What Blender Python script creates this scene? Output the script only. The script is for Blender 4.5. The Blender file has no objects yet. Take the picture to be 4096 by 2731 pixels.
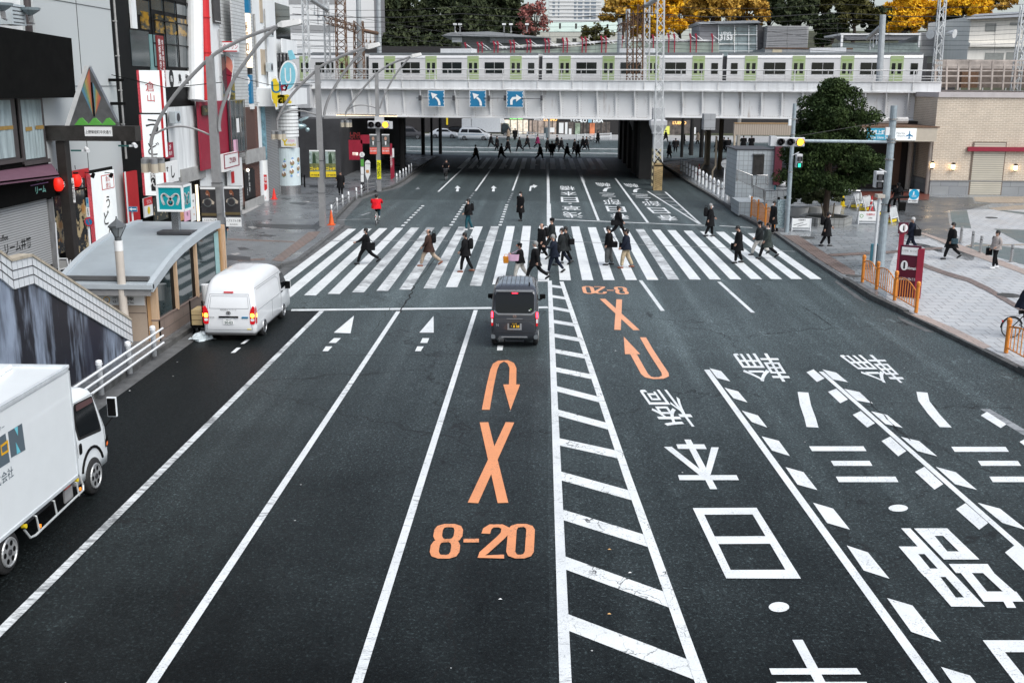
import bpy,bmesh,math,random
import numpy as np
from mathutils import Vector as V,Matrix
random.seed(7);rng=np.random.default_rng(11)
PI=math.pi;R=math.radians
SC=bpy.context.scene;C=SC.collection
FP,CX,CY,HC=4267.0,2048.0,1365.5,8.0
TH=math.atan((1365.5-340.6)/FP);YAW=math.atan(129*math.cos(TH)/FP);ROLL=0.0055
CR=Matrix.Rotation(YAW,3,'Z')@Matrix.Rotation(PI/2-TH,3,'X')@Matrix.Rotation(ROLL,3,'Z')
CP=V((0,0,HC))
def ray(u,v):
 return CR@V(((u-CX)/FP,-(v-CY)/FP,-1.0))
def g(u,v,z=0.0):
 d=ray(u,v);return CP+d*((z-HC)/d.z)
def py(u,v,Y):
 d=ray(u,v);return CP+d*(Y/d.y)
def px(u,v,X):
 d=ray(u,v);return CP+d*(X/d.x)
def proj(p):
 q=CR.transposed()@(V(p)-CP)
 return CX+FP*q.x/-q.z,CY-FP*q.y/-q.z
MATS={}
def mat(name,col,rough=0.6,metal=0.0,var=0.12,scale=3.0,bump=0.0,emit=0.0,spec=0.5,alpha=None,coat=0.0,world=False,streak=False):
 if name in MATS:return MATS[name]
 m=bpy.data.materials.new(name);m.use_nodes=True
 nt=m.node_tree;b=nt.nodes['Principled BSDF']
 b.inputs['Roughness'].default_value=rough;b.inputs['Metallic'].default_value=metal
 b.inputs['Specular IOR Level'].default_value=spec
 b.inputs['Coat Weight'].default_value=coat
 c=(*col,1)
 if var>0:
  tc=nt.nodes.new('ShaderNodeTexCoord');n=nt.nodes.new('ShaderNodeTexNoise')
  n.inputs['Scale'].default_value=scale;n.inputs['Detail'].default_value=5;n.inputs['Roughness'].default_value=.65
  if world:
   ge=nt.nodes.new('ShaderNodeNewGeometry');src=ge.outputs['Position']
  else:src=tc.outputs['Object']
  if streak:
   mp=nt.nodes.new('ShaderNodeMapping');mp.inputs['Scale'].default_value=(1,1,.12)
   nt.links.new(src,mp.inputs['Vector']);src=mp.outputs['Vector']
  nt.links.new(src,n.inputs['Vector'])
  mx=nt.nodes.new('ShaderNodeMix');mx.data_type='RGBA'
  mr=nt.nodes.new('ShaderNodeMapRange');mr.inputs[1].default_value=.3;mr.inputs[2].default_value=.7
  nt.links.new(n.outputs['Fac'],mr.inputs[0]);nt.links.new(mr.outputs[0],mx.inputs[0])
  mx.inputs[6].default_value=tuple(x*(1-var)for x in col)+(1,)
  mx.inputs[7].default_value=tuple(min(1,x*(1+var))for x in col)+(1,)
  nt.links.new(mx.outputs[2],b.inputs['Base Color'])
  if bump>0:
   bp=nt.nodes.new('ShaderNodeBump');bp.inputs['Strength'].default_value=bump;bp.inputs['Distance'].default_value=.02
   nt.links.new(n.outputs['Fac'],bp.inputs['Height']);nt.links.new(bp.outputs[0],b.inputs['Normal'])
 else:
  b.inputs['Base Color'].default_value=c
 if emit>0:
  b.inputs['Emission Color'].default_value=c;b.inputs['Emission Strength'].default_value=emit
 if alpha is not None:b.inputs['Alpha'].default_value=alpha
 MATS[name]=m;return m
class NT:
 def __init__(s,name):
  s.m=bpy.data.materials.new(name);s.m.use_nodes=True;s.t=s.m.node_tree
  s.b=s.t.nodes['Principled BSDF'];MATS[name]=s.m
 def n(s,ty,**kw):
  x=s.t.nodes.new(ty)
  for k,v in kw.items():
   if k.startswith('i_'):
    k2=k[2:];x.inputs[int(k2)if k2.isdigit()else k2.replace('_',' ')].default_value=v
   else:setattr(x,k,v)
  return x
 def l(s,a,b):s.t.links.new(a,b)
 def pos(s):return s.n('ShaderNodeNewGeometry').outputs['Position']
 def noise(s,scale,det=4,vec=None,rough=.6,st=None):
  x=s.n('ShaderNodeTexNoise',i_Scale=scale,i_Detail=det,i_Roughness=rough)
  v=vec or s.pos()
  if st:
   mp=s.n('ShaderNodeMapping');mp.inputs['Scale'].default_value=st;s.l(v,mp.inputs['Vector']);v=mp.outputs[0]
  s.l(v,x.inputs['Vector']);return x.outputs['Fac']
 def ramp(s,fac,lo,hi,a=0.,b=1.):
  x=s.n('ShaderNodeMapRange');s.l(fac,x.inputs[0])
  for i,q in enumerate((lo,hi,a,b)):x.inputs[i+1].default_value=q
  return x.outputs[0]
 def mix(s,fac,a,b,mode='MIX'):
  x=s.n('ShaderNodeMix',data_type='RGBA',blend_type=mode)
  for sock,q in((0,fac),(6,a),(7,b)):
   if isinstance(q,(int,float)):x.inputs[sock].default_value=q
   elif isinstance(q,tuple):x.inputs[sock].default_value=q if len(q)==4 else(*q,1)
   else:s.l(q,x.inputs[sock])
  return x.outputs[2]
 def math(s,op,a,b=0.):
  x=s.n('ShaderNodeMath',operation=op)
  for i,q in enumerate((a,b)):
   if isinstance(q,(int,float)):x.inputs[i].default_value=q
   else:s.l(q,x.inputs[i])
  return x.outputs[0]
 def bump(s,h,st=.3,d=.02):
  x=s.n('ShaderNodeBump',i_Strength=st,i_Distance=d);s.l(h,x.inputs['Height']);s.l(x.outputs[0],s.b.inputs['Normal'])
 def col(s,c):s.l(c,s.b.inputs['Base Color'])
 def rough(s,r):
  if isinstance(r,(int,float)):s.b.inputs['Roughness'].default_value=r
  else:s.l(r,s.b.inputs['Roughness'])
WM={}
GLY={}
def glyphs(s,bold=0.0):
 k=(s,bold)
 if k not in GLY:
  c=bpy.data.curves.new('t','FONT');c.body=s;c.resolution_u=3;c.offset=bold
  o=bpy.data.objects.new('t',c);C.objects.link(o)
  m=bpy.data.meshes.new_from_object(o.evaluated_get(bpy.context.evaluated_depsgraph_get()))
  vs=[tuple(v.co)[:2]for v in m.vertices];fs=[tuple(p.vertices)for p in m.polygons]
  bpy.data.objects.remove(o);bpy.data.curves.remove(c);bpy.data.meshes.remove(m)
  GLY[k]=(vs,fs)
 return GLY[k]
class MB:
 def __init__(s,m=None):
  s.v=[];s.f=[];s.mi=[];s.ms=[];s.cur=0;s.sm=[];s.smooth=False
  if m:s.m(m)
 def m(s,m):
  if m not in s.ms:s.ms.append(m)
  s.cur=s.ms.index(m);return s
 def add(s,vs,fs):
  n=len(s.v);s.v.extend([tuple(x)for x in vs])
  for f in fs:s.f.append(tuple(i+n for i in f));s.mi.append(s.cur);s.sm.append(s.smooth)
  return s
 def poly(s,pts):return s.add(pts,[tuple(range(len(pts)))])
 def box(s,a,b):
  x0,y0,z0=[min(a[i],b[i])for i in range(3)];x1,y1,z1=[max(a[i],b[i])for i in range(3)]
  return s.hexa([(x0,y0,z0),(x1,y0,z0),(x1,y1,z0),(x0,y1,z0)],[(x0,y0,z1),(x1,y0,z1),(x1,y1,z1),(x0,y1,z1)])
 def hexa(s,lo,hi):
  return s.loft([lo,hi])
 def loft(s,rings,cap0=True,cap1=True):
  n=len(rings[0]);vs=[p for r in rings for p in r];fs=[]
  for k in range(len(rings)-1):
   for i in range(n):
    j=(i+1)%n;fs.append((k*n+i,k*n+j,(k+1)*n+j,(k+1)*n+i))
  if cap0:fs.append(tuple(reversed(range(n))))
  if cap1:fs.append(tuple((len(rings)-1)*n+i for i in range(n)))
  return s.add(vs,fs)
 def ob(s,c,sz,rz=0,ax=None):
  M=Matrix.Rotation(rz,3,'Z');c=V(c);h=V(sz)/2
  def q(x,y,z):return c+M@V((x*h.x,y*h.y,z*h.z))
  return s.hexa([q(-1,-1,-1),q(1,-1,-1),q(1,1,-1),q(-1,1,-1)],[q(-1,-1,1),q(1,-1,1),q(1,1,1),q(-1,1,1)])
 def bar(s,p,q,w,h=None,up=(0,0,1)):
  p=V(p);q=V(q);h=h or w;d=(q-p).normalized();u=V(up)
  if abs(d.dot(u))>.98:u=V((0,1,0))
  a=d.cross(u).normalized()*w/2;b=a.cross(d).normalized()*h/2
  r=lambda c:[c-a-b,c+a-b,c+a+b,c-a+b]
  return s.loft([r(p),r(q)])
 def tube(s,pts,rad,n=8,caps=True):
  pts=[V(p)for p in pts];rs=rad if isinstance(rad,(list,tuple))else[rad]*len(pts)
  rings=[];u=None
  for i,p in enumerate(pts):
   d=((pts[min(i+1,len(pts)-1)]-p).normalized()+(p-pts[max(i-1,0)]).normalized())
   if d.length<1e-6:d=V((0,0,1))
   d.normalize()
   if u is None:u=d.orthogonal().normalized()
   u=(u-d*u.dot(d)).normalized();w=d.cross(u)
   rings.append([p+(u*math.cos(2*PI*k/n)+w*math.sin(2*PI*k/n))*rs[i]for k in range(n)])
  return s.loft(rings,caps,caps)
 def cyl(s,p,q,r,r2=None,n=12):return s.tube([p,q],[r,r if r2 is None else r2],n)
 def sph(s,c,r,n=10,m=6,sc=(1,1,1)):
  c=V(c);vs=[c+V((0,0,-r*sc[2]))]
  for i in range(1,m):
   a=PI*i/m
   for j in range(n):
    t=2*PI*j/n;vs.append(c+V((r*sc[0]*math.sin(a)*math.cos(t),r*sc[1]*math.sin(a)*math.sin(t),-r*sc[2]*math.cos(a))))
  vs.append(c+V((0,0,r*sc[2])));fs=[(0,1+(j+1)%n,1+j)for j in range(n)]
  for i in range(m-2):
   for j in range(n):fs.append((1+i*n+j,1+i*n+(j+1)%n,1+(i+1)*n+(j+1)%n,1+(i+1)*n+j))
  fs+=[(len(vs)-1,1+(m-2)*n+j,1+(m-2)*n+(j+1)%n)for j in range(n)]
  return s.add(vs,fs)
 def disc(s,c,r,nrm,n=20,th=.02,r2=None):
  c=V(c);d=V(nrm).normalized()
  return s.tube([c-d*th/2,c+d*th/2],[r,r if r2 is None else r2],n)
 def ring(s,c,r,t,nrm,n=24):
  d=V(nrm).normalized();u=d.orthogonal().normalized();w=d.cross(u);c=V(c)
  rings=[[c+(u*math.cos(a)+w*math.sin(a))*(r+t*math.cos(b))+d*t*math.sin(b)for b in[2*PI*k/6 for k in range(6)]]for a in[2*PI*k/n for k in range(n)]]
  rings.append(rings[0]);return s.loft(rings,False,False)
 def ext(s,pts,d):
  d=V(d);lo=[V(p)for p in pts];return s.loft([lo,[p+d for p in lo]])
 def text(s,t,o,r,u,size,al='c',vert=False,bold=0.0,w=1.0,maxw=None):
  r=V(r).normalized();u=V(u).normalized();o=V(o)
  if vert:
   n=len(t)
   for i,ch in enumerate(t):s.text(ch,o+u*size*1.12*((n-1)/2-i),r,u,size,bold=bold,w=w)
   return s
  vs,fs=glyphs(t,bold)
  if not vs:return s
  x0=min(v[0]for v in vs);x1=max(v[0]for v in vs);y0=min(v[1]for v in vs);y1=max(v[1]for v in vs)
  k=size/max(y1-y0,.55);kx=k*w
  if maxw and(x1-x0)*kx>maxw:kx=maxw/(x1-x0)
  cx=(x0+x1)/2 if al=='c' else x0;cy=(y0+y1)/2
  return s.add([o+r*(a-cx)*kx+u*(b-cy)*k for a,b in vs],fs)
 def glyph_quad(s,t,q,z,flip=True,bold=0.0):
  vs,fs=glyphs(t,bold);P=[g(a,b,z)for a,b in q]
  x0=min(v[0]for v in vs);x1=max(v[0]for v in vs);y0=min(v[1]for v in vs);y1=max(v[1]for v in vs)
  out=[]
  for a,b in vs:
   a=(a-x0)/(x1-x0);b=(b-y0)/(y1-y0)
   if flip:a,b=1-a,1-b
   out.append((P[3]*(1-a)+P[2]*a)*(1-b)+(P[0]*(1-a)+P[1]*a)*b)
  return s.add(out,fs)
 def build(s,name,parent=None,local=False,bevel=0.0,smooth=None,auto=True):
  vs=s.v
  if parent is not None and not local:
   Mi=WM[parent.name].inverted();vs=[tuple(Mi@V(v))for v in vs]
  me=bpy.data.meshes.new(name);me.from_pydata([tuple(v)for v in vs],[],s.f)
  for m in s.ms:me.materials.append(m)
  me.polygons.foreach_set('material_index',s.mi)
  if smooth is None:me.polygons.foreach_set('use_smooth',s.sm)
  else:me.polygons.foreach_set('use_smooth',[smooth]*len(s.f))
  me.validate();me.update()
  if len(s.f)<60000:
   bm=bmesh.new();bm.from_mesh(me)
   if len(s.f)<8000:bmesh.ops.recalc_face_normals(bm,faces=[f for f in bm.faces if True])
   bm.to_mesh(me);bm.free()
  o=bpy.data.objects.new(name,me);C.objects.link(o)
  if parent is not None:o.parent=parent
  if bevel>0:
   md=o.modifiers.new('b','BEVEL');md.width=bevel;md.segments=2;md.limit_method='ANGLE';md.angle_limit=R(40)
  return o
def tag(o,label,cat,group=None,kind=None):
 if label:o['label']=label
 if cat:o['category']=cat
 if group:o['group']=group
 if kind:o['kind']=kind
 return o
def T(name,label,cat,loc=(0,0,0),rz=0.0,group=None):
 o=bpy.data.objects.new(name,None);C.objects.link(o);o.location=loc;o.rotation_euler=(0,0,rz)
 o.empty_display_size=.2
 WM[o.name]=Matrix.Translation(V(loc))@Matrix.Rotation(rz,4,'Z')
 return tag(o,label,cat,group)
def S(name,mb):
 o=mb.build(name);o['kind']='structure';return o
def dup(root,loc,rz,label=None,group=None,sc=None):
 r=root.copy();C.objects.link(r);r.location=loc;r.rotation_euler=(0,0,rz)
 if sc:r.scale=sc
 if label:r['label']=label
 if group:r['group']=group
 WM[r.name]=Matrix.Translation(V(loc))@Matrix.Rotation(rz,4,'Z')
 for ch in list(root.children):
  c=ch.copy();C.objects.link(c);c.parent=r
  for q in list(ch.children):
   d=q.copy();C.objects.link(d);d.parent=c
 return r
X3,Y3,Z3=V((1,0,0)),V((0,1,0)),V((0,0,1))
cam=bpy.data.cameras.new('Camera');cam.sensor_width=36;cam.lens=FP/4096*36;cam.clip_end=3000;cam.clip_start=.1
co=bpy.data.objects.new('Camera',cam);C.objects.link(co);SC.camera=co
co.matrix_world=Matrix.Translation(CP)@CR.to_4x4()
w=bpy.data.worlds.new('World');SC.world=w;w.use_nodes=True
nt=w.node_tree;bg=nt.nodes['Background']
sky=nt.nodes.new('ShaderNodeTexSky');sky.sky_type='NISHITA';sky.sun_disc=False
SUN_EL,SUN_AZ=R(52),R(135)
sky.sun_elevation=SUN_EL;sky.sun_rotation=SUN_AZ;sky.air_density=1.0;sky.dust_density=2.0;sky.ozone_density=1.5
hs=nt.nodes.new('ShaderNodeHueSaturation');hs.inputs['Saturation'].default_value=.6
nt.links.new(sky.outputs[0],hs.inputs['Color']);nt.links.new(hs.outputs[0],bg.inputs['Color']);bg.inputs['Strength'].default_value=0.085
sl=bpy.data.lights.new('sun','SUN');sl.energy=1.5;sl.angle=R(55);sl.color=(1,.985,.96)
so=bpy.data.objects.new('sun',sl);C.objects.link(so)
so.rotation_euler=V((math.sin(SUN_AZ)*math.cos(SUN_EL),math.cos(SUN_AZ)*math.cos(SUN_EL),math.sin(SUN_EL))).to_track_quat('Z','Y').to_euler()
SC.view_settings.view_transform='Standard';SC.view_settings.look='None';SC.view_settings.gamma=1
SC.view_settings.exposure=1.0
SC.cycles.max_bounces=5;SC.cycles.diffuse_bounces=3;SC.cycles.glossy_bounces=3;SC.cycles.transmission_bounces=3;SC.cycles.transparent_max_bounces=6
SC.cycles.use_denoising=True;SC.cycles.caustics_reflective=False;SC.cycles.caustics_refractive=False
def asphalt(name,base,tint=(.80,1.0,1.03),wear=1.0,rough=(.38,.58),far=1.0):
 a=NT(name)
 fine=a.noise(24,4,rough=.95);f2=a.noise(11,4,rough=.95);big=a.noise(.16,4);mid=a.noise(1.1,5)
 lane=a.noise(.55,5,st=(1,.07,1))
 c0=tuple(base*t for t in tint)
 c=a.mix(a.ramp(fine,.34,.68),tuple(x*.2 for x in c0),tuple(x*2.3 for x in c0))
 c=a.mix(a.ramp(f2,.36,.64),a.mix(.55,c,(.001,.0012,.0013)),a.mix(.45,c,tuple(base*2.9*t for t in tint)));g3=a.noise(4.2,3,rough=.9);c=a.mix(a.ramp(g3,.5,.7,0,.35),c,tuple(base*2.2*t for t in tint))
 c=a.mix(a.ramp(big,.38,.66,0,.45*wear),c,tuple(base*1.9*t for t in tint))
 c=a.mix(a.ramp(lane,.48,.72,0,.55*wear),c,tuple(base*2.6*t for t in tint))
 c=a.mix(a.ramp(mid,.62,.8,0,.35*wear),c,tuple(base*.5*t for t in tint))
 sx_=a.n('ShaderNodeSeparateXYZ');a.l(a.pos(),sx_.inputs[0]);tk=a.math('SINE',a.math('MULTIPLY',a.math('ADD',sx_.outputs['X'],.35),4.35))
 c=a.mix(a.math('MULTIPLY',a.ramp(tk,.3,1,0,.5*wear),a.ramp(a.noise(.3,4,st=(1,.25,1)),.4,.62)),c,tuple(base*2.7*t for t in tint))
 c=a.mix(a.math('MULTIPLY',a.ramp(a.noise(3.2,6,st=(1,.5,1)),.56,.72),a.ramp(a.noise(.25,3),.48,.62,0,.5*wear)),c,tuple(base*4.5*t for t in tint))
 yw=a.math('ADD',sx_.outputs['Y'],a.math('MULTIPLY',a.noise(.35,4),14));pol=a.mix(1.0,c,(far,far,far),'MULTIPLY');c=a.mix(a.ramp(yw,19,42),c,pol)  # paler older asphalt, plus view-angle and vignette brightening painted in along Y
 c=a.mix(a.ramp(a.noise(17,3,rough=.8),.55,.64,0,.65),c,a.mix(1.0,c,(5.0,5.4,5.4),'MULTIPLY'));c=a.mix(a.ramp(a.noise(6,5,rough=.9),.36,.5,.55,0),c,(.002,.0022,.002))
 wn=a.n('ShaderNodeTexVoronoi',i_Scale=1.1,feature='F1');a.l(a.pos(),wn.inputs['Vector'])
 c=a.mix(a.math('LESS_THAN',wn.outputs['Distance'],.022),c,(.45,.46,.45))
 v=a.n('ShaderNodeTexVoronoi',i_Scale=.13,feature='DISTANCE_TO_EDGE');nz=a.n('ShaderNodeTexNoise',i_Scale=1.3,i_Detail=6)
 a.l(a.pos(),nz.inputs['Vector']);vm=a.n('ShaderNodeVectorMath',operation='MULTIPLY_ADD');a.l(nz.outputs['Color'],vm.inputs[0])
 vm.inputs[1].default_value=(1.6,1.6,0);a.l(a.pos(),vm.inputs[2]);a.l(vm.outputs[0],v.inputs['Vector'])
 c=a.mix(a.ramp(v.outputs['Distance'],.0015,.004,.65,0),c,(.012,.012,.012))
 a.col(c);a.rough(a.ramp(f2,.3,.7,*rough));a.bump(fine,.5,.012)
 a.b.inputs['Specular IOR Level'].default_value=.09
 return a.m
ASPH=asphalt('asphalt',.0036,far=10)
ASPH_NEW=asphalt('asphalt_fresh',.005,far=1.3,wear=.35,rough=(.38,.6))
def paint(name,col,dirt=(.07,.075,.078),lo=.56,hi=.64,crack=0.0,amt=.85):
 a=NT(name)
 n1=a.noise(5.5,7,st=(.5,1.6,1),rough=.75);n2=a.noise(.7,3);n3=a.noise(40,2)
 s=a.math('ADD',a.math('MULTIPLY',n1,.62),a.math('MULTIPLY',n2,.38))
 c=a.mix(a.ramp(n3,.3,.7),tuple(x*.88 for x in col),col)
 c=a.mix(a.ramp(s,lo,hi,0,amt),c,dirt);c=a.mix(a.math('MULTIPLY',a.ramp(a.noise(28,4,rough=.8),.55,.62,0,.75),a.ramp(a.noise(1.7,4),.42,.6)),c,dirt);c=a.mix(a.ramp(a.noise(.9,5),.4,.7,0,.28),c,(.36,.38,.39)if col[2]>.6 else tuple(x*.6 for x in col))
 if crack:
  v=a.n('ShaderNodeTexVoronoi',i_Scale=2.2,feature='DISTANCE_TO_EDGE');nz=a.n('ShaderNodeTexNoise',i_Scale=3,i_Detail=5)
  a.l(a.pos(),nz.inputs['Vector']);vm=a.n('ShaderNodeVectorMath',operation='MULTIPLY_ADD');a.l(nz.outputs['Color'],vm.inputs[0])
  vm.inputs[1].default_value=(.7,.7,0);a.l(a.pos(),vm.inputs[2]);a.l(vm.outputs[0],v.inputs['Vector'])
  c=a.mix(a.math('MULTIPLY',a.ramp(v.outputs['Distance'],.006,.02,crack,0),a.ramp(n2,.42,.55)),c,(.03,.03,.03))
 a.col(c);a.rough(.55);return a.m
WHT=paint('road_paint_white',(.75,.78,.78))
WHT_NEW=paint('road_paint_fresh',(.80,.83,.83),lo=.61,hi=.70,amt=.6)
WHT_CRK=paint('road_paint_cracked',(.80,.83,.82),crack=.95,lo=.6,hi=.68)
WHT_OLD=paint('road_paint_old',(.74,.77,.77),lo=.46,hi=.58)
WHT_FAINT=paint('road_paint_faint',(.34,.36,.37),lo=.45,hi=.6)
ORG=paint('road_paint_orange',(.80,.32,.14),lo=.66,hi=.76,amt=.4)
ORG_L=paint('road_paint_orange_pale',(.86,.40,.22),lo=.66,hi=.76,amt=.4)
def paving(name,c1,c2,mortar,sx,sy,rot=0,msz=.012,rough=(.35,.6),dirt=.35,off=.5):
 a=NT(name)
 br=a.n('ShaderNodeTexBrick',offset=off);br.inputs['Scale'].default_value=1.0
 br.inputs['Brick Width'].default_value=sx;br.inputs['Row Height'].default_value=sy;br.inputs['Mortar Size'].default_value=msz
 br.inputs['Color1'].default_value=(*c1,1);br.inputs['Color2'].default_value=(*c2,1);br.inputs['Mortar'].default_value=(*mortar,1)
 br.inputs['Bias'].default_value=0
 mp=a.n('ShaderNodeMapping');mp.inputs['Rotation'].default_value=(0,0,rot);a.l(a.pos(),mp.inputs['Vector']);a.l(mp.outputs[0],br.inputs['Vector'])
 n=a.noise(.45,6);n2=a.noise(14,3)
 c=a.mix(a.ramp(n,.4,.65,0,dirt),br.outputs['Color'],tuple(x*.42 for x in c1))
 c=a.mix(a.ramp(n2,.3,.7,0,.22),c,(.02,.02,.02))
 a.col(c);a.rough(a.ramp(n,.35,.65,rough[1],rough[0]));a.bump(br.outputs['Fac'],.3,-.006);return a.m
PAVE_R=paving('pale_paving',(.50,.52,.53),(.55,.56,.56),(.22,.22,.22),.6,.6,.06,.018,dirt=.18)
PAVE_R2=paving('grey_paving',(.24,.265,.28),(.34,.36,.37),(.07,.07,.07),.9,.45,.12,.022,rough=(.2,.45))
PAVE_L=paving('wet_grey_paving',(.15,.165,.175),(.20,.21,.22),(.07,.07,.07),.6,.3,0,rough=(.16,.45))
PAVE_L2=paving('blue_grey_setts',(.19,.21,.225),(.25,.27,.28),(.09,.09,.09),.3,.15,.1,rough=(.2,.5))
PAVE_PINK=paving('pink_paving',(.42,.33,.28),(.47,.38,.33),(.22,.19,.17),.6,.3,.06,dirt=.2)
PAVE_BRN=paving('brown_tactile_paving',(.22,.165,.14),(.26,.19,.16),(.13,.1,.09),.3,.3,.1,msz=.03)
PAVE_DRK=paving('dark_setts',(.095,.105,.112),(.13,.14,.147),(.05,.05,.05),.3,.12,.5,rough=(.22,.45))
PAVE_GRN=paving('green_grey_paving',(.135,.17,.165),(.15,.185,.18),(.10,.12,.12),.6,.6,.35)
PAVE_TAN=paving('tan_paving',(.40,.33,.25),(.44,.37,.29),(.2,.17,.14),.6,.3,.3)
PATCH_D=paving('dark_patch',(.045,.05,.053),(.06,.065,.068),(.03,.03,.03),.6,.6,rough=(.3,.5))
PATCH_L=paving('pale_patch',(.42,.42,.41),(.46,.45,.44),(.2,.2,.2),.6,.3)
GUT=mat('gutter_concrete',(.105,.108,.108),.7,var=.35,scale=2.2,world=True,bump=.2)
KERB=mat('kerb_stone',(.085,.086,.083),.75,var=.45,scale=4,world=True,bump=.3)
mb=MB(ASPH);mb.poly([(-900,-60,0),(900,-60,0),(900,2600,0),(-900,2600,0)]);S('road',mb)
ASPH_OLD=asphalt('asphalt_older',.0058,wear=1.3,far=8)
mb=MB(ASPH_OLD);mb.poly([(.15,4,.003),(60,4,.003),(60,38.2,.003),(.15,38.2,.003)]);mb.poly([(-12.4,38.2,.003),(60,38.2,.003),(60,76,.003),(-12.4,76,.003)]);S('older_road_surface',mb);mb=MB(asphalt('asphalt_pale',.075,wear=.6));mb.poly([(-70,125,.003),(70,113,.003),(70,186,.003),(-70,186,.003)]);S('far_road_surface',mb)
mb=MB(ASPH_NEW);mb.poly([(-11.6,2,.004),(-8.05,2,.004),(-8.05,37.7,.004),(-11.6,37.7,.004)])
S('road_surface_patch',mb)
KL=[(-11.62,-8),(-11.62,33.6),(-11.55,41)]+[tuple(g(*p)[:2])for p in[(1131,1068),(1200,1046),(1376,908),(1343,903),(1345,880),(1423,798),(1508,768),(1570,753),(1612,730),(1700,662),(1740,636)]]+[(-12.0,122),(-17,126),(-19,132)]
KR=[tuple(g(*p)[:2])for p in[(2640,655),(2761,734),(2859,792),(2917,832),(2970,868),(3078,926),(3107,935),(3253,1040),(3389,1128),(3502,1200),(3633,1262),(3918,1400),(4096,1490)]]
d=(V(KR[-1])-V(KR[-2])).normalized();KR.append(tuple(V(KR[-1])+d*35));KR.insert(0,(17.6,122))
def slab(name,line,far,z,m):
 mb=MB(m);pts=line+far
 mb.loft([[(x,y,-.02)for x,y in pts],[(x,y,z)for x,y in pts]],False,True);return S(name,mb)
slab('left_pavement',KL,[(-60,132),(-60,-8)],.13,PAVE_L)
slab('right_pavement',KR[:14],[(70,KR[-1][1]),(70,122)],.13,PAVE_R2)
def kerb(name,line,w,z,side,m=KERB,gw=.5):
 mb=MB(m);n=len(line);L=[V((x,y,0))for x,y in line];off=[]
 for i in range(n):
  t=(L[min(i+1,n-1)]-L[max(i-1,0)]).normalized();off.append(V((t.y,-t.x,0))*side)
 for i in range(n-1):
  a,b=L[i],L[i+1];oa,ob=off[i],off[i+1]
  mb.hexa([a+oa*.02-Z3*.01,b+ob*.02-Z3*.01,b-ob*w-Z3*.01,a-oa*w-Z3*.01],[a+oa*.02+Z3*z,b+ob*.02+Z3*z,b-ob*w+Z3*z,a-oa*w+Z3*z])
 mb.m(GUT)
 for i in range(n-1):
  a,b=L[i],L[i+1];mb.poly([a+off[i]*.02+Z3*.008,a+off[i]*gw+Z3*.008,b+off[i+1]*gw+Z3*.008,b+off[i+1]*.02+Z3*.008])
 return S(name,mb)
kerb('left_kerb',KL[:4],.18,.17,1);kerb('left_ramp_kerb',KL[3:7],.18,.135,1,GUT);kerb('left_kerb_far',KL[6:],.18,.17,1)
kerb('right_kerb_far',KR[:7],.2,.17,-1);kerb('right_ramp_kerb',KR[6:10],.2,.135,-1,GUT);kerb('right_kerb',KR[9:12],.2,.2,-1)
kerb('right_low_kerb',KR[11:14],.2,.145,-1,gw=.7);kerb('right_kerb_near',KR[13:],.2,.2,-1)
def gp(pts,z=.004):return[g(u,v,z)for u,v in pts]
PZ=.134
def sheet(name,m,polys,z=PZ):
 mb=MB(m)
 for p in polys:mb.poly(gp(p,z))
 return S(name,mb)
sheet('pale_pavement',PAVE_R,[[(3560,1060),(3580,1010),(4300,1085),(4700,1600),(4300,1560),(3925,1392),(3640,1254),(3545,1200)],[(3560,1060),(3600,960),(3720,955),(3840,1010),(3860,1040),(4300,1085),(3580,1010)]])
sheet('dark_plaza_paving',PAVE_DRK,[[(3380,830),(3420,800),(3640,778),(3760,790),(3890,790),(3898,812),(3966,814),(3880,838),(3790,842),(3800,910),(3812,968),(3650,915),(3585,893),(3560,870),(3480,862)]],.138)
sheet('plaza_paving',PAVE_R,[[(3870,840),(3965,838),(4100,820),(4500,800),(4500,1100),(4190,1120),(3850,985),(3815,912)]],.138)
sheet('green_plaza_wedges',PAVE_GRN,[[(3800,846),(3868,842),(3885,914),(3812,908)],[(3975,915),(4110,920),(4250,1000),(4080,970)],[(3850,990),(3900,970),(4096,995),(4300,1050),(4300,1110),(4100,1060)],[(3968,836),(4110,850),(4110,860),(3990,842)]],.142)
sheet('tan_plaza_strips',PAVE_TAN,[[(3860,985),(3866,981),(4200,973),(4200,978)],[(3895,788),(4096,786),(4096,812),(3966,812),(3900,806)],[(3952,832),(4096,820),(4096,838),(3990,842)]],.146)
sheet('pink_pavement_border',PAVE_PINK,[[(3655,924),(3700,932),(3860,985),(4120,1085),(4300,1160),(4300,1185),(4080,1090),(3830,1000),(3760,965)],[(3640,1256),(3700,1262),(3840,1322),(3965,1385),(3935,1395),(3740,1300)]],.146)
sheet('brown_tactile_strip',PAVE_BRN,[[(3130,940),(3195,942),(3260,985),(3330,1030),(3420,1085),(3420,1100),(3370,1095),(3280,1040),(3200,985)],[(3310,1016),(3560,1003),(3640,995),(3770,988),(3768,996),(3640,1005),(3560,1013),(3330,1025)],[(3638,1032),(3660,1036),(3720,1062),(3800,1090),(3880,1112),(3960,1150),(4050,1205),(4200,1290),(4200,1310),(4040,1218),(3950,1165),(3870,1126),(3790,1103),(3710,1075),(3640,1045)]],.150)
sheet('left_setts',PAVE_L2,[[(905,1030),(910,960),(1230,955),(1180,1000),(1090,1040)],[(1080,900),(1100,850),(1300,830),(1262,905)]])
sheet('left_brown_tactile',PAVE_BRN,[[(1085,1042),(1235,928),(1283,924),(1262,950),(1130,1045)],[(910,953),(1180,965),(1180,970),(910,960)],[(950,1038),(1060,1032),(1060,1040),(950,1045)]],.138)
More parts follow.
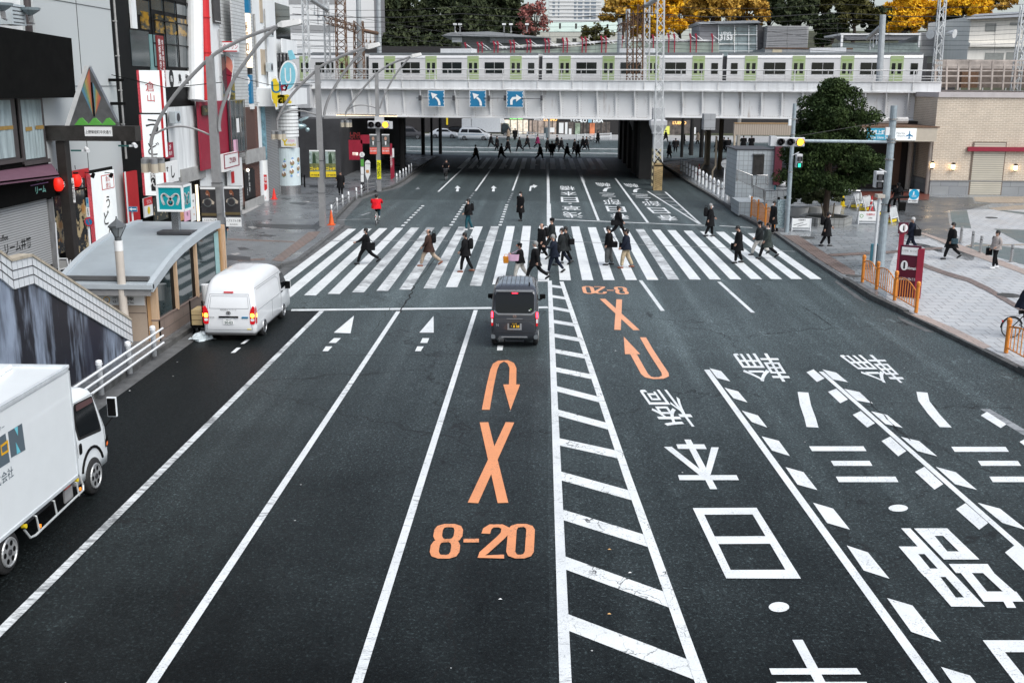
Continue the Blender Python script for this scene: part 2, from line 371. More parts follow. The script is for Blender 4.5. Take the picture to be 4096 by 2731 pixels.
sheet('left_dark_repairs',PATCH_D,[[(1015,905),(1030,895),(1265,900),(1270,916),(1150,915)],[(905,1020),(905,1038),(1000,1042),(1003,1027)],[(1155,812),(1180,808),(1230,812),(1215,820)],[(1120,793),(1140,791),(1168,795),(1150,799)],[(1035,943),(1060,936),(1100,942),(1080,946)],[(950,990),(975,988),(1000,997),(960,1000)],[(1030,930),(1060,929),(1058,933)],[(1240,742),(1340,740),(1335,750),(1238,750)],[(1070,878),(1090,876),(1086,882)],[(1250,905),(1290,870),(1300,890),(1265,925)]],.142)
sheet('left_pale_patches',PATCH_L,[[(990,908),(1010,905),(1030,910),(1010,917)],[(920,1016),(950,1011),(965,1016),(940,1021)],[(1210,805),(1240,805),(1235,810)],[(970,822),(1045,822),(975,858),(968,858)]],.146)
sheet('road_gutter_plates',GUT,[[(3345,1120),(3430,1180),(3470,1215),(3420,1190),(3340,1128)],[(3590,1265),(3740,1330),(3700,1325),(3600,1280)]],.012)
MH=mat('manhole_iron',(.09,.09,.09),.45,.6,var=.3,scale=30)
def manhole(u,v,r,z,label):
 c=g(u,v,z);t=T('manhole_cover',label,'manhole cover',c,group='manhole covers in the pavement');b=MB(MH)
 b.disc(c+Z3*.005,r,Z3,24,.012);b.build('cover',t)
 b=MB(KERB);b.ring(c+Z3*.006,r,.012,Z3,24)
 for k in range(-4,5):
  h=math.sqrt(max(0,(r*.85)**2-(k*r*.19)**2));b.bar(c+V((-h,k*r*.19,.013)),c+V((h,k*r*.19,.013)),.03,.008)
 b.build('tread_pattern',t)
manhole(3415,1104,.33,.13,'dark round manhole cover beside the ramp before the orange fence')
manhole(4035,1181,.42,.146,'patterned round manhole cover in the pale paving near the cyclist')
manhole(3225,951,.45,.134,'worn oval manhole cover behind the crosswalk corner')
manhole(3966,871,.35,.146,'small manhole cover in the plaza near the brick wall')
def line(mb,p,q,w,z=.010):
 a,b=g(*p,z),g(*q,z);n=(b-a).cross(Z3).normalized()*w/2
 mb.poly([a-n,a+n,b+n,b-n])
def wline(mb,a,b,w,z=.010):
 a,b=V((*a,z)),V((*b,z));n=(b-a).cross(Z3).normalized()*w/2
 k=max(1,int((b-a).length/6))
 for i in range(k):
  p,q=a.lerp(b,i/k),a.lerp(b,(i+1)/k);mb.poly([p-n,p+n,q+n,q-n])
mb=MB(WHT_OLD)
line(mb,(1288,1243),(-400,2922),.17)
mb.m(WHT)
line(mb,(1593,1245),(560,2800),.15);line(mb,(1903,1240),(1400,2820),.15)
line(mb,(1165,1240),(2192,1229),.32,.014)
line(mb,(2562,1121),(2651,1243),.15);line(mb,(2876,1127),(3012,1250),.15)
line(mb,(1753,767),(1871,655),.14);line(mb,(1902,764),(1982,652),.14);line(mb,(2050,763),(2091,652),.14)
line(mb,(2191,652),(2194,815),.22);line(mb,(2195,815),(2197,908),.28)
line(mb,(2326,710),(2394,882),.16);line(mb,(2461,713),(2591,890),.16)
line(mb,(2200,877),(2593,893),.26,.014);line(mb,(2593,893),(2845,903),.22,.014);line(mb,(2878,903),(3010,911),.22,.014)
line(mb,(2591,766),(2799,897),.13);line(mb,(2661,768),(2803,897),.13)
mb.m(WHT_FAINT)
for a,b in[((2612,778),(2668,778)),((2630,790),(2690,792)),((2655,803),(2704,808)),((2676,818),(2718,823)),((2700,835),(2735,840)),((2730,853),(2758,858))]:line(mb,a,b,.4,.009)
line(mb,(2335,730),(2310,665),.3,.009)
line(mb,(1300,963),(2060,962),.18,.013);line(mb,(2060,962),(2270,966),.18,.013);line(mb,(2270,966),(3080,1000),.18,.013);line(mb,(3080,1000),(3180,1006),.18,.013)
line(mb,(1353,880),(1480,876),.2,.009);line(mb,(1445,862),(1480,850),.2,.009)
mb.m(WHT)
for a,b in[((1693,822),(1605,910)),((1858,818),(1800,908)),((2028,818),(1998,908))]:
 A,B=g(*a),g(*b);n=9
 for i in range(n):
  p=A.lerp(B,(i+.1)/n);q=A.lerp(B,(i+.55)/n);wline(mb,(p.x,p.y),(q.x,q.y),.2)
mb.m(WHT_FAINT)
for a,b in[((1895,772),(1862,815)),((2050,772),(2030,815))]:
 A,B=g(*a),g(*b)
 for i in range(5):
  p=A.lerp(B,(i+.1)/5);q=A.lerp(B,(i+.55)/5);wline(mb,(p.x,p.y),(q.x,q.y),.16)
S('lane_lines',mb)
XT=[-11.13,-10.27,-9.41,-8.53,-7.63,-6.75,-5.83,-4.94,-4.02,-3.08,-2.17,-1.23,-.28,.65,1.58,2.54,3.44,4.34,5.25,6.17,7.03,7.93,8.83,9.69,10.55,11.39]
XB=[-11.06,-10.2,-9.3,-8.44,-7.55,-6.64,-5.77,-4.83,-3.96,-3.01,-2.1,-1.2,-.23,.69,1.64,2.54,3.49,4.4,5.3,6.22,7.08,7.96,8.86,9.72,10.59,11.42]
YT=[60.13,60.28,60.54,60.75,60.92,61.08,61.29,61.46,61.67,61.79,61.96,62.08,62.15,62.21,62.08,61.79,61.56,61.33,61.15,60.97,60.84,60.66,60.49,60.31,60.14,59.83]
YB=[39.7,40.15,40.52,40.86,41.22,41.6,41.91,42.24,42.56,42.91,43.25,43.6,44.05,44.42,44.48,44.56,44.64,44.72,44.83,44.91,44.99,45.07,45.18,45.23,45.29,45.34]
mb=MB(WHT)
for i in range(26):
 w_=.475;k=5
 mb.m(WHT_OLD if i in(4,5,6,7,9,18)else(WHT if i<10 else WHT_NEW))
 for j in range(k):
  p=V((XB[i],YB[i],.011)).lerp(V((XT[i],YT[i],.011)),j/k);q=V((XB[i],YB[i],.011)).lerp(V((XT[i],YT[i],.011)),(j+1)/k)
  mb.poly([p,p+X3*w_,q+X3*w_,q])
S('crosswalk',mb)
mb=MB(WHT)
line(mb,(2199,1122),(2265,2800),.17);mb.m(WHT_CRK);line(mb,(2246,1126),(2508,1900),.17,.012);line(mb,(2508,1900),(2830,2800),.17,.012)
def edL(y):return 2199+(y-1122)/1678*66
def edR(y):return 2246+(y-1126)*(262/774)if y<1900 else 2508+(y-1900)*(322/900)
for a,b in[(1143,1150),(1184,1194),(1230,1245),(1284,1300),(1339,1360),(1401,1427),(1475,1508),(1551,1600),(1646,1707),(1763,1819),(1898,1984),(2052,2167),(2243,2404),(2479,2685),(2790,3020)]:
 A,B=g(edL(a),a,.007),g(edR(b),b,.007);h=V((0,.26,0));mb.m(WHT_CRK if a>1390 else WHT)
 mb.poly([A-h,B-h,B+h,A+h])
S('hatched_median',mb)
mb=MB(WHT_NEW)
def A2(pts,z=.011):mb.poly(gp(pts,z))
A2([(1416,1262),(1335,1330),(1402,1333)]);A2([(1336,1352),(1364,1352),(1344,1371),(1314,1371)]);A2([(1303,1385),(1330,1385),(1312,1404),(1290,1404)])
A2([(1734,1264),(1677,1330),(1735,1330)]);A2([(1690,1352),(1717,1352),(1709,1371),(1681,1371)]);A2([(1669,1385),(1695,1385),(1683,1404),(1660,1404)])
A2([(1990,1381),(2013,1381),(2010,1401),(1988,1401)]);A2([(1996,1359),(2015,1359),(2014,1367),(1994,1367)])
A2([(987,1357),(1001,1357),(978,1374),(962,1375)]);A2([(947,1390),(964,1390),(940,1410),(923,1411)])
for cx in(1833,1977):
 A2([(cx-10,766),(cx+2,766),(cx+2,753),(cx+10,753),(cx-3,743),(cx-14,753),(cx-6,753)])
A2([(2116,764),(2124,764),(2126,750),(2136,749),(2136,753),(2150,744),(2132,738),(2133,742),(2120,745)])
for cx in(1911,2024):A2([(cx-5,671),(cx+2,671),(cx+3,664),(cx+8,664),(cx,660),(cx-9,662),(cx-2,664)],.0105)
A2([(2134,668),(2139,668),(2141,662),(2148,661),(2155,661),(2144,658),(2137,659)],.0105)
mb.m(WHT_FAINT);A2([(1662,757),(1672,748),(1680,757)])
S('lane_arrows',mb)
mb=MB(ORG);Zt=.012
def seg(p,q,w,z=Zt):line(mb,p,q,w,z)
def n820(q,flip):
 P=[g(*p,Zt)for p in q];W_=(P[1]-P[0]).length
 def M_(a,b):
  if flip:a,b=1-a,1-b
  return(P[3]*(1-a)+P[2]*a)*(1-b)+(P[0]*(1-a)+P[1]*a)*b
 def rr_(x0,y0,x1,y1,c):
  k=c*2.2;pts=[(x0,y0+k),(x0+c*.3,y0+k*.3),(x0+c,y0),(x1-c,y0),(x1-c*.3,y0+k*.3),(x1,y0+k),(x1,y1-k),(x1-c*.3,y1-k*.3),(x1-c,y1),(x0+c,y1),(x0+c*.3,y1-k*.3),(x0,y1-k)];return pts+pts[:2]
 sets=[rr_(.04,.06,.24,.50,.06),rr_(.05,.50,.25,.94,.06),[(.31,.50),(.46,.50)],[(.52,.70),(.53,.84),(.57,.93),(.66,.93),(.71,.86),(.71,.72),(.67,.58),(.52,.16),(.50,.06),(.72,.06)],rr_(.78,.06,.96,.94,.06)]
 for i_,pl_ in enumerate(sets):
  Q=[M_(*p)+Z3*.0006*i_ for p in pl_];w2=W_*.085
  if i_==3:Q=[x for j in range(len(Q)-1)for x in((Q[j],)if j<6 else(Q[j],))]+[Q[-1]]
  L1,R1=[],[]
  for j,p in enumerate(Q):
   a=(p-Q[j-1]).normalized()if j else None;c=(Q[j+1]-p).normalized()if j<len(Q)-1 else None;t_=((a or c)+(c or a)).normalized();n_=V((t_.y,-t_.x,0))*w2/2;L1.append(p+n_);R1.append(p-n_)
  for j in range(len(Q)-1):mb.poly([L1[j]+Z3*.0001*j,L1[j+1]+Z3*.0001*j,R1[j+1]+Z3*.0001*j,R1[j]+Z3*.0001*j])
n820([(1738,2093),(2140,2093),(2132,2234),(1716,2234)],False)
seg((1936,1688),(2012,2010),.21);seg((2040,1688),(1892,2010),.21,.0135)
def stroke(pts,w,z=Zt):
 P=[g(*p,z)for p in pts];L_,R_=[],[]
 for i,p in enumerate(P):
  t=(P[min(i+1,len(P)-1)]-P[max(i-1,0)]).normalized();n=V((t.y,-t.x,0))*w/2;L_.append(p+n);R_.append(p-n)
 for i in range(len(P)-1):mb.poly([L_[i],L_[i+1],R_[i+1],R_[i]])
stroke([(1943,1638),(1960,1545),(1975,1478),(1985,1455),(2003,1444),(2024,1443),(2043,1452),(2052,1472),(2050,1545)],.2)
A2([(2013,1537),(2080,1537),(2042,1640)],.0135)
mb.m(ORG_L)
n820([(2326,1144),(2502,1147),(2521,1178),(2334,1175)],True)
seg((2410,1195),(2546,1320),.22);seg((2477,1197),(2470,1319),.22,.0135)
stroke([(2572,1349),(2600,1398),(2630,1445),(2660,1490),(2662,1503),(2645,1511),(2615,1512),(2592,1507),(2578,1495),(2534,1416)],.2)
A2([(2495,1346),(2500,1416),(2561,1416)],.0135)
S('orange_road_markings',mb)
mb=MB(WHT_NEW)
def gl(ch,q,bold=.03):
 if ch=='部':bold=.0
 mb.glyph_quad(ch,q,.012,True,bold)
gl('橋',[(2549,1558),(2690,1558),(2803,1705),(2652,1705)],.0)
def pls(qs,x0=0,y0=0,k=1.0,z=.012):
 for i_,q_ in enumerate(qs):mb.poly([g(x0+a_/k,y0+b_/k,z+.0004*i_)for a_,b_ in q_])
pls([[(2705,1776),(2817,1776),(2827,1795),(2712,1794)],[(2737,1757),(2763,1757),(2869,1955),(2840,1955)],[(2655,1786),(2687,1786),(2828,1898),(2800,1901)],[(2845,1788),(2875,1788),(2842,1898),(2818,1894)],[(2712,1899),(2946,1899),(2956,1919),(2718,1919)]])
HI=[[(120,220),(550,218),(577,263),(143,265)],[(120,221),(176,221),(402,693),(345,693)],[(497,219),(550,219),(848,694),(779,694)],[(268,411),(640,409),(672,460),(292,462)],[(318,637),(812,635),(848,695),(345,693)]]
pls(HI,2700,1900,1.685)
mb.poly([g(3116+41*math.cos(t),2426+20*math.sin(t),.012)for t in[k*PI/12 for k in range(24)]])
for i_,q_ in enumerate([[(3169,2557),(3211,2557),(3350,2815),(3306,2815)],[(3077,2671),(3427,2670),(3444,2695),(3087,2696)],[(3105,2725),(3466,2725),(3482,2762),(3122,2762)]]):mb.poly([g(a_,b_,.012+.0004*i_)for a_,b_ in q_])
gl('輪',[(2918,1413),(3100,1413),(3172,1527),(3000,1525)],.0)
stroke([(3212,1568),(3222,1620),(3240,1670),(3250,1708)],.28)
for a,b,c_,d_ in[(3236,3466,1784,1803),(3323,3490,1842,1862),(3343,3594,1905,1927)]:mb.poly(gp([(a,c_),(b-12,c_),(b,d_),(a+12,d_)],.012))
mb.poly([g(3593+39*math.cos(t),2031+14*math.sin(t),.012)for t in[k*PI/12 for k in range(24)]])
for i_,q_ in enumerate([[(197,300),(232,300),(520,602),(472,602)],[(188,370),(262,370),(290,399),(212,399)],[(188,371),(240,371),(335,487),(288,487)],[(258,455),(352,455),(385,487),(288,487)],[(290,486),(347,486),(434,601),(390,601)],[(366,566),(445,566),(480,601),(390,601)],[(247,300),(375,300),(402,329),(275,329)],[(247,301),(303,301),(400,420),(362,420)],[(333,389),(465,389),(498,420),(362,420)],[(330,301),(375,301),(498,419),(450,419)],[(380,437),(530,437),(555,472),(408,472)],[(425,470),(468,470),(532,548),(490,548)],[(510,470),(552,470),(640,548),(594,548)],[(485,543),(640,543),(670,582),(515,582)],[(590,580),(625,580),(640,606),(605,606)]]):
 mb.poly([g(3400+x/.963,1800+y/.963,.012+.0004*i_)for x,y in q_])
pls([[(2075,1110),(2520,1110),(2590,1190),(2135,1190)],[(2075,1111),(2160,1111),(2440,1460),(2340,1460)],[(2420,1111),(2520,1111),(2800,1460),(2700,1460)]],2700,1900,1.685)
gl('輪',[(3343,1419),(3520,1419),(3634,1531),(3500,1531)],.0)
stroke([(3688,1568),(3695,1602),(3735,1655),(3783,1708)],.28)
for a,b,c_,d_ in[(3805,4036,1786,1806),(3911,4085,1842,1862),(3957,4200,1905,1927)]:mb.poly(gp([(a,c_),(b-14,c_),(b,d_),(a+14,d_)],.012))
for ch,q in[('橋',[(2238,744),(2296,745),(2304,762),(2238,761)]),('本',[(2243,766),(2303,766),(2310,783),(2240,782)]),('日',[(2243,788),(2310,789),(2317,809),(2244,808)]),('草',[(2249,822),(2320,824),(2323,841),(2247,840)]),('浅',[(2251,847),(2330,851),(2334,872),(2252,870)]),('輪',[(2376,731),(2440,732),(2443,748),(2392,746)]),('三',[(2397,772),(2458,774),(2468,787),(2403,785)]),('部',[(2411,798),(2478,800),(2488,820),(2417,818)]),('日',[(2421,824),(2498,827),(2507,848),(2430,846)]),('春',[(2438,854),(2508,857),(2524,878),(2444,875)]),('輪',[(2489,734),(2548,735),(2557,751),(2508,749)]),('三',[(2526,776),(2590,778),(2608,792),(2539,790)]),('部',[(2563,804),(2635,806),(2648,825),(2580,823)]),('日',[(2585,829),(2658,831),(2685,854),(2612,853)]),('春',[(2624,860),(2695,861),(2720,884),(2640,882)])]:gl(ch,q,.005)
stroke([(2440,751),(2425,754),(2420,760),(2419,766)],.3);stroke([(2560,755),(2546,757),(2540,762),(2541,769)],.3)
for u,v in[(2280,814),(2441,794),(2587,799)]:mb.poly([g(u+8*math.cos(t),v+1.6*math.sin(t),.012)for t in[k*PI/8 for k in range(16)]])
S('road_lettering',mb)
mb=MB(WHT_NEW)
line(mb,(2827,1478),(3800,2820),.16)
line(mb,(3284,1486),(4290,2372),.135)
def dia(a,b,c_,d_):A2([a,b,c_,d_],.012)
for q in[[(2838,1472),(2885,1484),(2921,1525),(2868,1511)],[(2898,1550),(2953,1565),(2990,1609),(2934,1592)],[(2967,1641),(3032,1661),(3069,1709),(3007,1687)],[(3046,1744),(3115,1762),(3160,1823),(3088,1801)],[(3142,1867),(3214,1887),(3270,1959),(3190,1937)],[(3252,2009),(3333,2033),(3400,2117),(3308,2090)],[(3387,2180),(3472,2208),(3558,2313),(3455,2280)],[(3548,2390),(3650,2420),(3765,2565),(3645,2525)],[(3764,2665),(3880,2700),(4010,2860),(3880,2830)]]:dia(*q)
for q in[[(3290,1477),(3345,1490),(3392,1528),(3332,1517)],[(3376,1554),(3440,1568),(3492,1613),(3428,1601)],[(3484,1644),(3549,1659),(3611,1710),(3542,1695)],[(3603,1746),(3676,1763),(3749,1824),(3670,1803)],[(3743,1866),(3824,1888),(3908,1958),(3820,1935)],[(3910,2009),(4000,2033),(4110,2120),(4010,2090)]]:dia(*q)
for q in[[(3226,1488),(3254,1477),(3298,1513),(3268,1527)],[(3312,1566),(3345,1554),(3392,1597),(3361,1612)],[(3411,1658),(3443,1643),(3500,1692),(3469,1709)],[(3526,1763),(3561,1745),(3625,1803),(3593,1824)],[(3660,1886),(3698,1866),(3773,1935),(3738,1957)],[(3824,2035),(3862,2011),(3953,2090),(3917,2117)],[(4020,2208),(4060,2178),(4200,2300),(4150,2330)],[(3923,1661),(3948,1646),(4026,1696),(4003,1711)],[(4078,1766),(4110,1750),(4200,1810),(4160,1830)]]:dia(*q)
mb.m(WHT_FAINT);line(mb,(3940,1635),(4150,1760),.25)
S('lane_edge_markings',mb)
mb=MB(WHT)
for i in range(15):
 x0=-8.6+i*1.02*1.0
 a=g(1820+i*0,655);Y0,Y1=105.5,121.5
 mb.poly([V((x0,Y0,.011)),V((x0+.5,Y0,.011)),V((x0+.5,Y1,.011)),V((x0,Y1,.011))])
mb.m(WHT)
for i in range(17):
 x0=-22+i*2.0;y_=143.5-.12*i;mb.poly([V((x0,y_,.011)),V((x0+.3,y_-.5,.011)),V((x0+6.2,y_-2.6,.011)),V((x0+5.9,y_-2.1,.011))])
 if i<14:x0+=3;y_-=9.5;mb.poly([V((x0,y_,.0115)),V((x0+.3,y_-.45,.0115)),V((x0+6.2,y_-2.3,.0115)),V((x0+5.9,y_-1.85,.0115))])
wline(mb,(-14,127),(16,124.5),.2)
S('far_crosswalks',mb)
SEA=mat('road_seam',(.006,.006,.006),.8,var=.3,world=True);mb=MB(SEA)
def wig(a,c,w,n=14,j=.09):
 A,B=g(*a,.0165),g(*c,.0165);prev=A;random.seed(int(a[0]))
 for i in range(1,n+1):
  q=A.lerp(B,i/n)+V((random.uniform(-j,j),random.uniform(-j,j)*.6,0));w2=w*random.uniform(.4,1.2);d=(q-prev);nn=d.cross(Z3).normalized()*w2/2;mb.poly([prev-nn,prev+nn,q+nn,q-nn]);prev=q
wig((1130,1421),(2185,1413),.022,24,.03);wig((1604,1250),(1660,1140),.06,10,.07);wig((1660,1140),(1800,960),.03,14,.05);wig((3205,1222),(3345,1312),.025,8,.03);wig((2300,690),(2330,760),.03,6,.04);wig((1500,822),(1860,815),.03,8,.02)
wig((1560,1230),(1490,1330),.02,8,.05);wig((2780,905),(2850,950),.03,6,.03);wig((3440,1570),(3640,1760),.03,10,.05);wig((3900,1320),(4300,1640),.02,10,.03)
S('road_seams',mb)
mb=MB(paving('underpass_shade',(.035,.030,.028),(.05,.045,.04),(.02,.02,.02),.3,.15));mb.poly([(17.0,87.5,.136),(60,80,.136),(60,116,.136),(17.6,122,.136)]);S('underpass_shade',mb)  # dark sheet painting the bridge's shade onto the paler pavement
LEAF=mat('fallen_leaf',(.55,.32,.12),.7,var=.3);PAP=mat('paper_scrap',(.75,.76,.74),.7)
for i,(u,v)in enumerate([(2438,2197),(2437,2455),(2520,2290),(2462,1403),(2001,2396),(518,1563)]):
 b=MB(LEAF if i in(0,1)else PAP);c=g(u,v,.02);s=.035
 b.poly([c+V((-s,0,0)),c+V((0,-s*.6,.01)),c+V((s,0,.004)),c+V((0,s*.6,.014))])
 o=b.build('fallen_leaf' if i in(0,1)else 'paper_scrap')
 tag(o,['tan dry leaf on asphalt inside the upper hatched bay','tan dry leaf on asphalt inside the lowest hatched bay','pale scrap of paper inside the hatched median','small white scrap in the lane with the pale orange cross','white speck of litter below the orange 8-20','small white scrap in the gutter by the white railing'][i],'leaf' if i in(0,1)else 'litter')
BLK=mat('black_paint',(.004,.004,.004),.5,var=.3,spec=.12);BLKM=mat('matt_black',(.005,.005,.0045),.8,var=.4,scale=2,spec=.08)
WPL=mat('white_plastic',(.78,.80,.80),.45,var=.05);WP=mat('white_paint',(.74,.76,.77),.4,var=.08,scale=5)
GREYM=mat('grey_painted_metal',(.30,.30,.30),.45,.2,var=.12,scale=4);GALV=mat('galvanised_steel',(.36,.42,.45),.45,.55,var=.18,scale=6)
DKG=mat('dark_grey_metal',(.06,.06,.065),.5,.3,var=.2);STL=mat('stainless_steel',(.5,.5,.5),.25,.9,var=.1)
RED=mat('red_paint',(.55,.015,.02),.5,var=.08);CRIM=mat('crimson_paint',(.28,.012,.035),.5,var=.12)
GLD=mat('dark_glass',(.012,.016,.018),.06,var=0,spec=.9);GLW=mat('window_glass',(.05,.065,.07),.08,var=.3,scale=.6,spec=.9)
YEL=mat('yellow_paint',(.78,.58,.02),.5,var=.08);BLU=mat('sign_blue',(.01,.17,.34),.4,var=.05);TEAL=mat('teal_enamel',(.0,.20,.23),.35,var=.06)
WALLW=mat('white_wall',(.76,.78,.78),.75,var=.10,scale=1.2,streak=True);WALLG=mat('grey_panel_wall',(.49,.52,.52),.7,var=.06,scale=30)
TAN=mat('beige_metal',(.46,.38,.28),.55,var=.08);WOOD=mat('wood_mullion',(.52,.30,.14),.55,var=.2,scale=8,streak=True)
RUST=mat('rusty_steel',(.15,.085,.05),.85,.1,var=.45,scale=9);CON=mat('concrete',(.34,.34,.33),.85,var=.22,scale=1.6,bump=.1)
INK=mat('black_ink',(.01,.01,.01),.6,var=0);SIGNW=mat('sign_white',(.82,.83,.82),.4,var=.03)
ORGM=mat('orange_enamel',(.66,.23,.03),.4,var=.12,scale=7);CURT=mat('lace_curtain',(.33,.40,.41),.8,var=.3,scale=5,streak=True)
PURP=mat('purple_canvas',(.13,.06,.09),.8,var=.1);PINK=mat('pink_plastic',(.78,.45,.60),.5,var=.05)
LIT=mat('lit_sign_face',(.95,.80,.58),.5,var=.06,emit=.55);LITW=mat('lit_white_sign',(.80,.84,.84),.5,var=.03,emit=.16)
LITR=mat('lit_red_lantern',(.85,.02,.01),.5,var=.1,emit=.35);LITO=mat('lit_amber',(1,.36,.02),.5,var=0,emit=3.0);LITRED=mat('lit_red_lamp',(1,.03,.04),.4,var=0,emit=4.0)
WARM=mat('warm_lamp_glow',(1,.72,.42),.5,var=0,emit=5.0);GREENL=mat('green_enamel',(.10,.36,.06),.5,var=.06)
SKIN=mat('skin',(.50,.30,.22),.6,var=.06)
def tiles(name,c1,c2,mor,bw,bh,plane='x',ms=.02,bias=0,rough=.6,off=.5,scale=1.0):
 a=NT(name);br=a.n('ShaderNodeTexBrick',offset=off);br.inputs['Scale'].default_value=scale
 br.inputs['Brick Width'].default_value=bw;br.inputs['Row Height'].default_value=bh;br.inputs['Mortar Size'].default_value=ms;br.inputs['Bias'].default_value=bias
 for k,c in(('Color1',c1),('Color2',c2),('Mortar',mor)):br.inputs[k].default_value=(*c,1)
 sp=a.n('ShaderNodeSeparateXYZ');cb=a.n('ShaderNodeCombineXYZ');a.l(a.pos(),sp.inputs[0])
 if plane=='x':a.l(sp.outputs['Y'],cb.inputs['X'])
 elif plane=='y':a.l(sp.outputs['X'],cb.inputs['X'])
 else:a.l(a.math('ADD',sp.outputs['X'],sp.outputs['Y']),cb.inputs['X'])
 a.l(sp.outputs['Z'],cb.inputs['Y']);a.l(cb.outputs[0],br.inputs['Vector'])
 n=a.noise(.9,5);c=a.mix(a.ramp(n,.35,.7,0,.3),br.outputs['Color'],tuple(x*.55 for x in c1))
 a.col(c);a.rough(rough);a.bump(br.outputs['Fac'],.25,-.01);return a.m
TILEW=tiles('white_wall_tiles',(.72,.74,.75),(.66,.69,.70),(.25,.26,.26),.23,.62,'xy',.012,off=0,rough=.3)
TILEG=tiles('grey_wall_tiles',(.56,.58,.58),(.64,.66,.66),(.28,.28,.28),.25,.2,'x',.02)
BRKB=tiles('brown_wall_tiles',(.16,.07,.05),(.20,.09,.06),(.05,.03,.03),.4,.09,'x',.015)
TILEB=tiles('brown_stone_base',(.24,.19,.16),(.27,.21,.18),(.11,.09,.08),.9,.42,'xy',.01)
SHUT=tiles('shutter_slats',(.52,.53,.53),(.50,.51,.51),(.24,.24,.24),90,.09,'x',.022)
SHUTD=tiles('dark_shutter_slats',(.30,.31,.32),(.28,.29,.30),(.14,.14,.14),90,.11,'x',.025)
class Pn:
 def __init__(s,q,plane):
  f=(lambda p:px(*p,plane[1]))if plane[0]=='x' else((lambda p:py(*p,plane[1]))if plane[0]=='y' else(lambda p:plane[1](*p)))
  if len(q)==2:(a,b),(c,d)=q;q=[(a,b),(c,b),(c,d),(a,d)]
  s.P=[f(p)for p in q];s.upright=plane[0]!='free'
  if s.upright and plane[0]in 'xy' and(len(plane)<3):
   P=s.P;zt=(P[0].z+P[1].z)/2;zb=(P[2].z+P[3].z)/2
   k=1 if plane[0]=='x' else 0;l=(P[0][k]+P[3][k])/2;r=(P[1][k]+P[2][k])/2
   for p,a,z in zip(P,(l,r,r,l),(zt,zt,zb,zb)):p[k]=a;p.z=z
  s.r=(s.P[1]-s.P[0]).normalized();s.u=(s.P[0]-s.P[3]).normalized();s.n=s.r.cross(s.u).normalized()
  s.w=(s.P[1]-s.P[0]).length;s.h=(s.P[0]-s.P[3]).length
 def at(s,u,v,o=0):
  P=s.P;return(P[0]*(1-u)+P[1]*u)*(1-v)+(P[3]*(1-u)+P[2]*u)*v+s.n*o
 def rect(s,u0,v0,u1,v1,o=0):return[s.at(u0,v1,o),s.at(u1,v1,o),s.at(u1,v0,o),s.at(u0,v0,o)]
 def slab(s,mb,th=.08,o=0,u0=0,v0=0,u1=1,v1=1):return mb.ext(s.rect(u0,v0,u1,v1,o-th),s.n*th)
 def items(s,mb,items,o=.004):
  for it in items:
   k,m=it[0],it[1];mb.m(m)
   if k=='r':mb.poly(s.rect(*it[2:6],o))
   elif k=='p':mb.poly([s.at(u,v,o)for u,v in it[2]])
   elif k=='c':mb.poly([s.at(it[2],it[3],o)+(s.r*math.cos(t)*it[4]+s.u*math.sin(t)*it[4]*(it[5]if len(it)>5 else 1))*s.h for t in[i*PI/10 for i in range(20)]])
   elif k=='t':mb.text(it[2],s.at(it[3],it[4],o),s.r,s.u,it[5]*s.h,bold=.01 if len(it)<7 else it[6],maxw=s.w*.94)
   elif k=='v':mb.text(it[2],s.at(it[3],it[4],o),s.r,s.u,it[5]*s.h,vert=True,bold=.015 if len(it)<7 else it[6])
   o+=.003
def sign(label,q,plane,base,items=(),th=.1,name='shop_sign',cat='sign',group=None,edge=None,o=0.0,bracket=None):
 pn=Pn(q,plane);b=MB(edge or base);pn.slab(b,th,o)
 if edge:b.m(base);b.poly(pn.rect(0,0,1,1,o+.003));pn.items(b,items,o+.006)
 else:pn.items(b,items,o+.004)
 ob=b.build(name);return tag(ob,label,cat,group),pn
FX=-19.3
def fy(u,v,X=FX):return px(u,v,X).y
def fz(u,v,X=FX):return px(u,v,X).z
def bld(name,label,y0,y1,z1,wallm,X=FX,depth=14,z0=.13,cat='building'):
 t=T(name,label,cat,(X,y0,z0));b=MB(wallm);b.box((X-depth,y0,z0),(X,y1,z1));b.build('wall',t);return t
yA=fy(190,620);yB=fy(462,300);yC=fy(1158,200)
CB=bld('coffee_house','grey coffee house with curtained upper windows and black billboard',14,yA,9.4,BLKM)
def part(t,nm,q,m,items=(),plane=('x',FX),th=.06,o=.06,extra=None):
 pn=Pn(q,plane);b=MB(m);pn.slab(b,th+.03,o);pn.items(b,items,o+.004);return b.build(nm,t),pn
for q in[[(-160,398),(60,391),(68,652),(-160,668)],[(66,391),(168,391),(182,648),(88,655)]]:
 fr,pn=part(CB,'window',q,mat('bronze_frame',(.09,.08,.08),.5,.3),(),o=.05)
 b=MB(CURT);n=14
 for i in range(n):
  a,c_=.09+.82*i/n,.09+.82*(i+1)/n;b.poly([pn.at(a,.93,.06+.03*(i%2)),pn.at(c_,.93,.06+.03*((i+1)%2)),pn.at(c_,.03,.06+.03*((i+1)%2)),pn.at(a,.03,.06+.03*(i%2))])
 b.m(mat('curtain_tie',(.35,.22,.06),.7));b.poly(pn.rect(.15,.44,.42,.50,.1));b.poly(pn.rect(.56,.43,.9,.49,.1));cu=b.build('curtain',CB)
 b=MB(mat('bronze_frame',(.09,.08,.08)));b.poly(pn.rect(-.04,.96,1.04,1.02,.12));b.build('sill',CB)
b=MB(PURP);p=[px(-160,705,FX),px(205,654,FX),px(237,698,FX+.9),px(-160,745,FX+.9)]
b.hexa([x-Z3*.06 for x in p],p);p2=[p[3],p[2],p[2]-Z3*.12,p[3]-Z3*.12];b.poly(p2);b.build('awning',CB)
